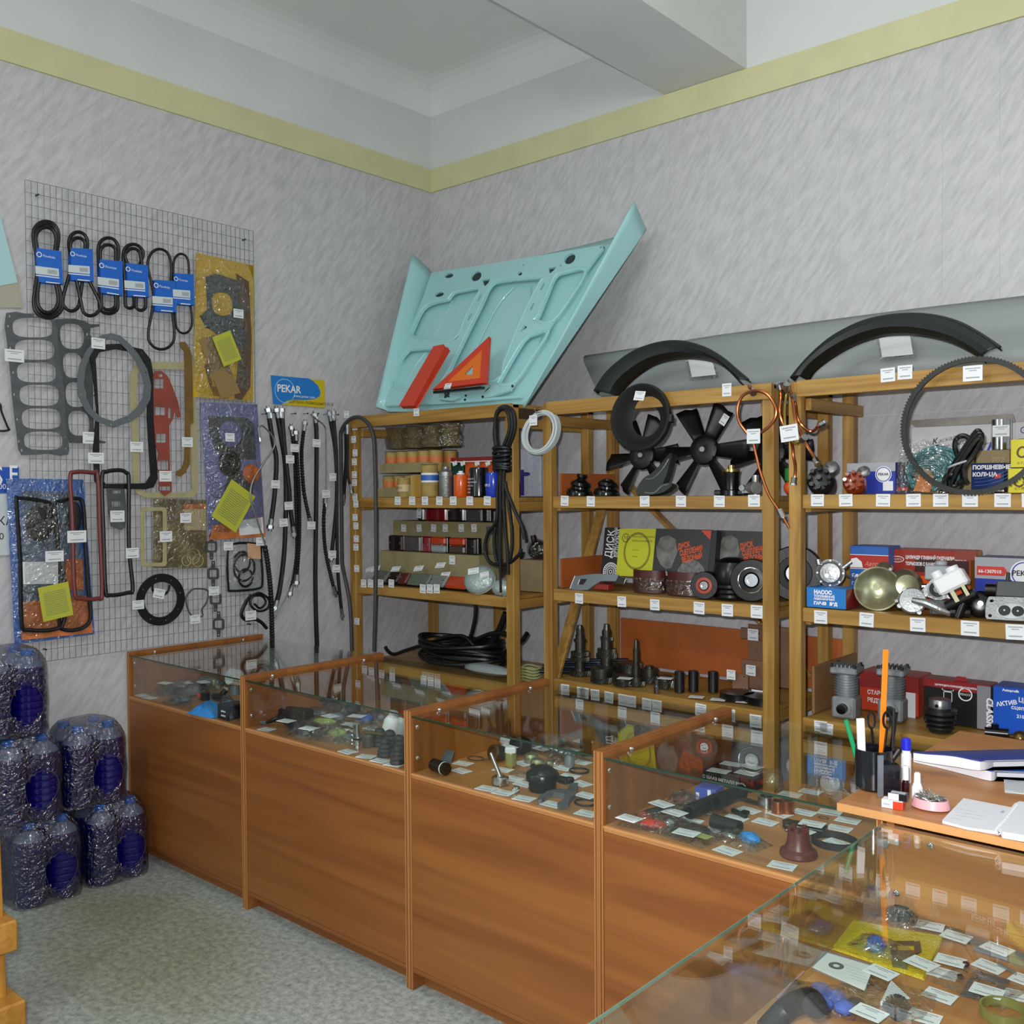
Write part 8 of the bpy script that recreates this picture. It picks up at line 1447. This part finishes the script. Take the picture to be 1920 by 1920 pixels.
# loose price cards
CARDS = {1: [(310, 1281, .055), (381, 1279, .06), (414, 1306, .02), (265, 1304, 0), (281, 1309, 0), (353, 1280, .05)],
 2: [(537, 1352, .055), (500, 1368, 0), (579, 1366, .052), (619, 1343, .062), (669, 1343, .05), (655, 1358, .01), (699, 1366, .02), (638, 1369, .03), (652, 1410, 0), (687, 1419, 0), (713, 1427, 0), (739, 1434, 0)],
 3: [(868, 1432, 0), (865, 1446, 0), (943, 1444, 0), (952, 1401, .04), (981, 1432, 0), (962, 1461, 0), (913, 1479, 0), (944, 1487, 0), (983, 1498, 0), (983, 1471, 0), (1068, 1456, 0), (1057, 1441, 0), (1090, 1470, 0), (1036, 1509, 0), (1100, 1526, 0), (1017, 1404, .01), (1090, 1430, 0), (1024, 1434, 0), (1093, 1391, .01), (1068, 1407, .02), (1099, 1492, .006)],
 4: [(1180, 1535, .028), (1240, 1508, .03), (1278, 1488, 0), (1265, 1524, .02), (1295, 1540, 0), (1287, 1562, .018), (1345, 1557, 0), (1364, 1596, 0), (1435, 1542, 0), (1462, 1527, 0), (1508, 1524, 0), (1556, 1524, 0), (1403, 1520, 0), (1379, 1535, 0), (1520, 1485, 0), (1482, 1490, .0), (1590, 1539, 0), (1574, 1554, 0), (1502, 1559, .024), (1523, 1545, .022), (1467, 1624, 0), (1568, 1581, 0)],
 5: [(1744, 1737, .004), (1793, 1757, .004), (1870, 1780, .004), (1728, 1807, .012), (1782, 1802, .004), (1768, 1826, 0), (1855, 1813, 0), (1762, 1868, 0), (1851, 1859, .012), (1906, 1867, .0), (1630, 1900, .02), (1733, 1908, 0), (1925, 1840, 0), (1652, 1824, .014)]}
used = set(); right = Vector((CR.x, CR.y, 0)); fwd = Vector((_f.x, _f.y, 0))
for cs, lst in CARDS.items():
    for px, py, dz in lst:
        q = S(ZF+dz, px, py); w = .052 if cs == 5 else .062; cand = sorted([i for i in ITEMS if i[1] == cs], key=lambda i: (i[2]-Vector((q.x, q.y, 0))).length); lab = None
        for i in cand:
            d = Vector((q.x, q.y, 0))-i[2]; a, b2 = d.dot(right), d.dot(fwd)
            rel = 'lying on' if d.length < .02 and dz else ('right of' if a > 0 else 'left of') if abs(a) > abs(b2) else ('behind' if b2 > 0 else 'in front of')
            dn = i[0].split(' of the ')[0].split(' in the ')[0].split(' at the ')[0].split(', ')[0]; dn = ' '.join(dn.split()[:8]); l = 'white price card '+rel+' the '+dn
            if l not in used: lab = l; break
        lab = lab or 'white price card lying loose in the '+UN[cs]
        used.add(lab); card(None, FZ(ZF), q.x, q.y, w, .040 if cs == 5 else .044, rot=random.uniform(-.25, .2)+(0 if cs != 2 else .15), name='price_card', label=lab, cat='price card', group='loose price cards in the '+UN[cs], lift=dz+.0012)
# ================================================================== BLUE BOTTLES ON THE FLOOR
LQ = M('deep blue washer fluid', '#0a0a5c', .12, coat=.6); PT = M('clear bottle shoulder', '#7a869c', .15, coat=.6); BC2 = M('blue bottle cap', '#2f78cc', .4)
def bottlepack(label, x0, y0, z0, nx=2, ny=2, r=.064, rz=0):
    t = thing('bottle_pack', label, 'bottle pack', (x0+nx*r, y0+ny*r, z0), 'shrink wrapped packs of blue washer fluid'); H_ = .325
    for i in range(nx):
        for j in range(ny):
            T = Matrix.Translation((x0+r+2*r*i, y0+r+2*r*j, z0+.002)); pr = [(r*.78, 0), (r*.95, .01)]
            for k in range(8): z = .022+k*.027; pr += [(r*.975, z), (r*.975, z+.016), (r*.9, z+.021), (r*.9, z+.023)]
            pr += [(r*.97, .24), (r*.9, .256)]; b = obj('bottle', MB().lathe(pr, 24, T), LQ, t, smooth=True); obj('shoulder', MB().lathe([(r*.9, .256), (r*.76, .272), (r*.5, .288), (r*.3, .298), (r*.3, .303)], 20, T, False), PT, b, smooth=True)
            obj('cap', MB().lathe([(r*.36, .300), (r*.37, .321), (r*.3, .325)], 18, T), BC2, b, smooth=True)
    X0, X1, Y0, Y1 = x0-.003, x0+2*r*nx+.003, y0-.003, y0+2*r*ny+.003; cx, cy = (X0+X1)/2, (Y0+Y1)/2
    base = rr(X0, Y0, X1, Y1, r*.95, 4); per = []
    for a, b2 in zip(base, base[1:]+base[:1]):
        k = max(1, int(math.dist(a, b2)/.018)); per += [(a[0]+(b2[0]-a[0])*i/k, a[1]+(b2[1]-a[1])*i/k) for i in range(k)]
    prof = [(1, .0), (1, .02), (1, .04), (1, .06), (1, .08), (1, .10), (1, .12), (1, .14), (1, .16), (1, .18), (1, .2), (1, .22), (.985, .245), (.95, .27), (.86, .3), (.74, .322), (.5, .333), (.05, .335)]; vs = []; n = len(per); hy, hz = cy+.03, z0+.125
    ph = random.uniform(0, 6)
    for s_, z in prof:
        for i, p in enumerate(per):
            w = 1+.012*math.sin(i*.9+z*40+ph)*(z > .01)+random.uniform(-.004, .004)*(z > .23); vs.append((cx+(p[0]-cx)*s_*w, cy+(p[1]-cy)*s_*w, z0+.003+z+(random.uniform(-.004, .004) if .25 < z < .33 else 0)))
    fs = []
    for k in range(len(prof)-1):
        for i in range(n):
            f = (k*n+i, k*n+(i+1) % n, (k+1)*n+(i+1) % n, (k+1)*n+i); c = sum((Vector(vs[q]) for q in f), Vector())/4
            if c.x > X1-.03 and ((c.y-hy)/.062)**2+((c.z-hz)/.075)**2 < 1: continue
            fs.append(f)
    obj('shrink_film', MB().add(vs, fs), WRAP, t, smooth=True)
    obj('film_edge', MB().tube([(X1+.001, hy+.063*math.cos(a)*(1+.08*math.sin(3*a+ph)), hz+.076*math.sin(a)*(1+.06*math.sin(2*a+ph))) for a in [2*PI*i/28 for i in range(28)]], .0012, 5, True), M('gathered film', '#34324e', .4), t, smooth=True); return t
bottlepack('lower right pack of blue bottles, touching the first counter', .05, -2.215, 0); bottlepack('lower left pack of blue bottles, beside the yellow wooden stand', .05, -2.50, 0)
bottlepack('upper right pack of blue bottles with its caps showing', .04, -2.30, .338); bottlepack('upper left pack of blue bottles, in the middle layer', .06, -2.575, .338); bottlepack('topmost pack of blue bottles at the left edge of the picture', .05, -2.62, .676)
# ================================================================== YELLOW WOODEN STAND AT THE LEFT EDGE
YW = [wood('yellow varnished wood '+'XYZ'[i], '#a87428', '#d09a48', i, .4) for i in range(3)]
t = thing('wooden_stand', 'yellow wooden stand with stepped mouldings, cut by the left edge', 'stand', (.95, -2.95, 0))
obj('body', MB().add([(.75, -3.15, .0), (1.125, -3.15, .0), (1.125, -2.86, .0), (.75, -2.86, .0), (.75, -3.15, .95), (1.068, -3.15, .95), (1.068, -2.86, .95), (.75, -2.86, .95)], [(0, 1, 2, 3), (4, 7, 6, 5), (0, 4, 5, 1), (1, 5, 6, 2), (2, 6, 7, 3), (3, 7, 4, 0)]), YW[2], t, bev=.003)
obj('moulding', MB().span((.73, -3.17, .247), (1.158, -2.84, .34)), YW[0], t, bev=.006); obj('base', MB().span((.72, -3.18, .001), (1.185, -2.83, .105)), YW[0], t, bev=.006); obj('top', MB().span((.74, -3.16, .95), (1.06, -2.87, .965)), YW[0], t, bev=.003)
t = thing('pink_box', 'pink box standing on the yellow wooden stand at the left edge', 'box', (.95, -2.95, .966)); obj('box', MB().span((.82, -3.05, .966), (1.075, -2.88, 1.03)), M('pink carton', '#d88a8a', .5), t, bev=.002)
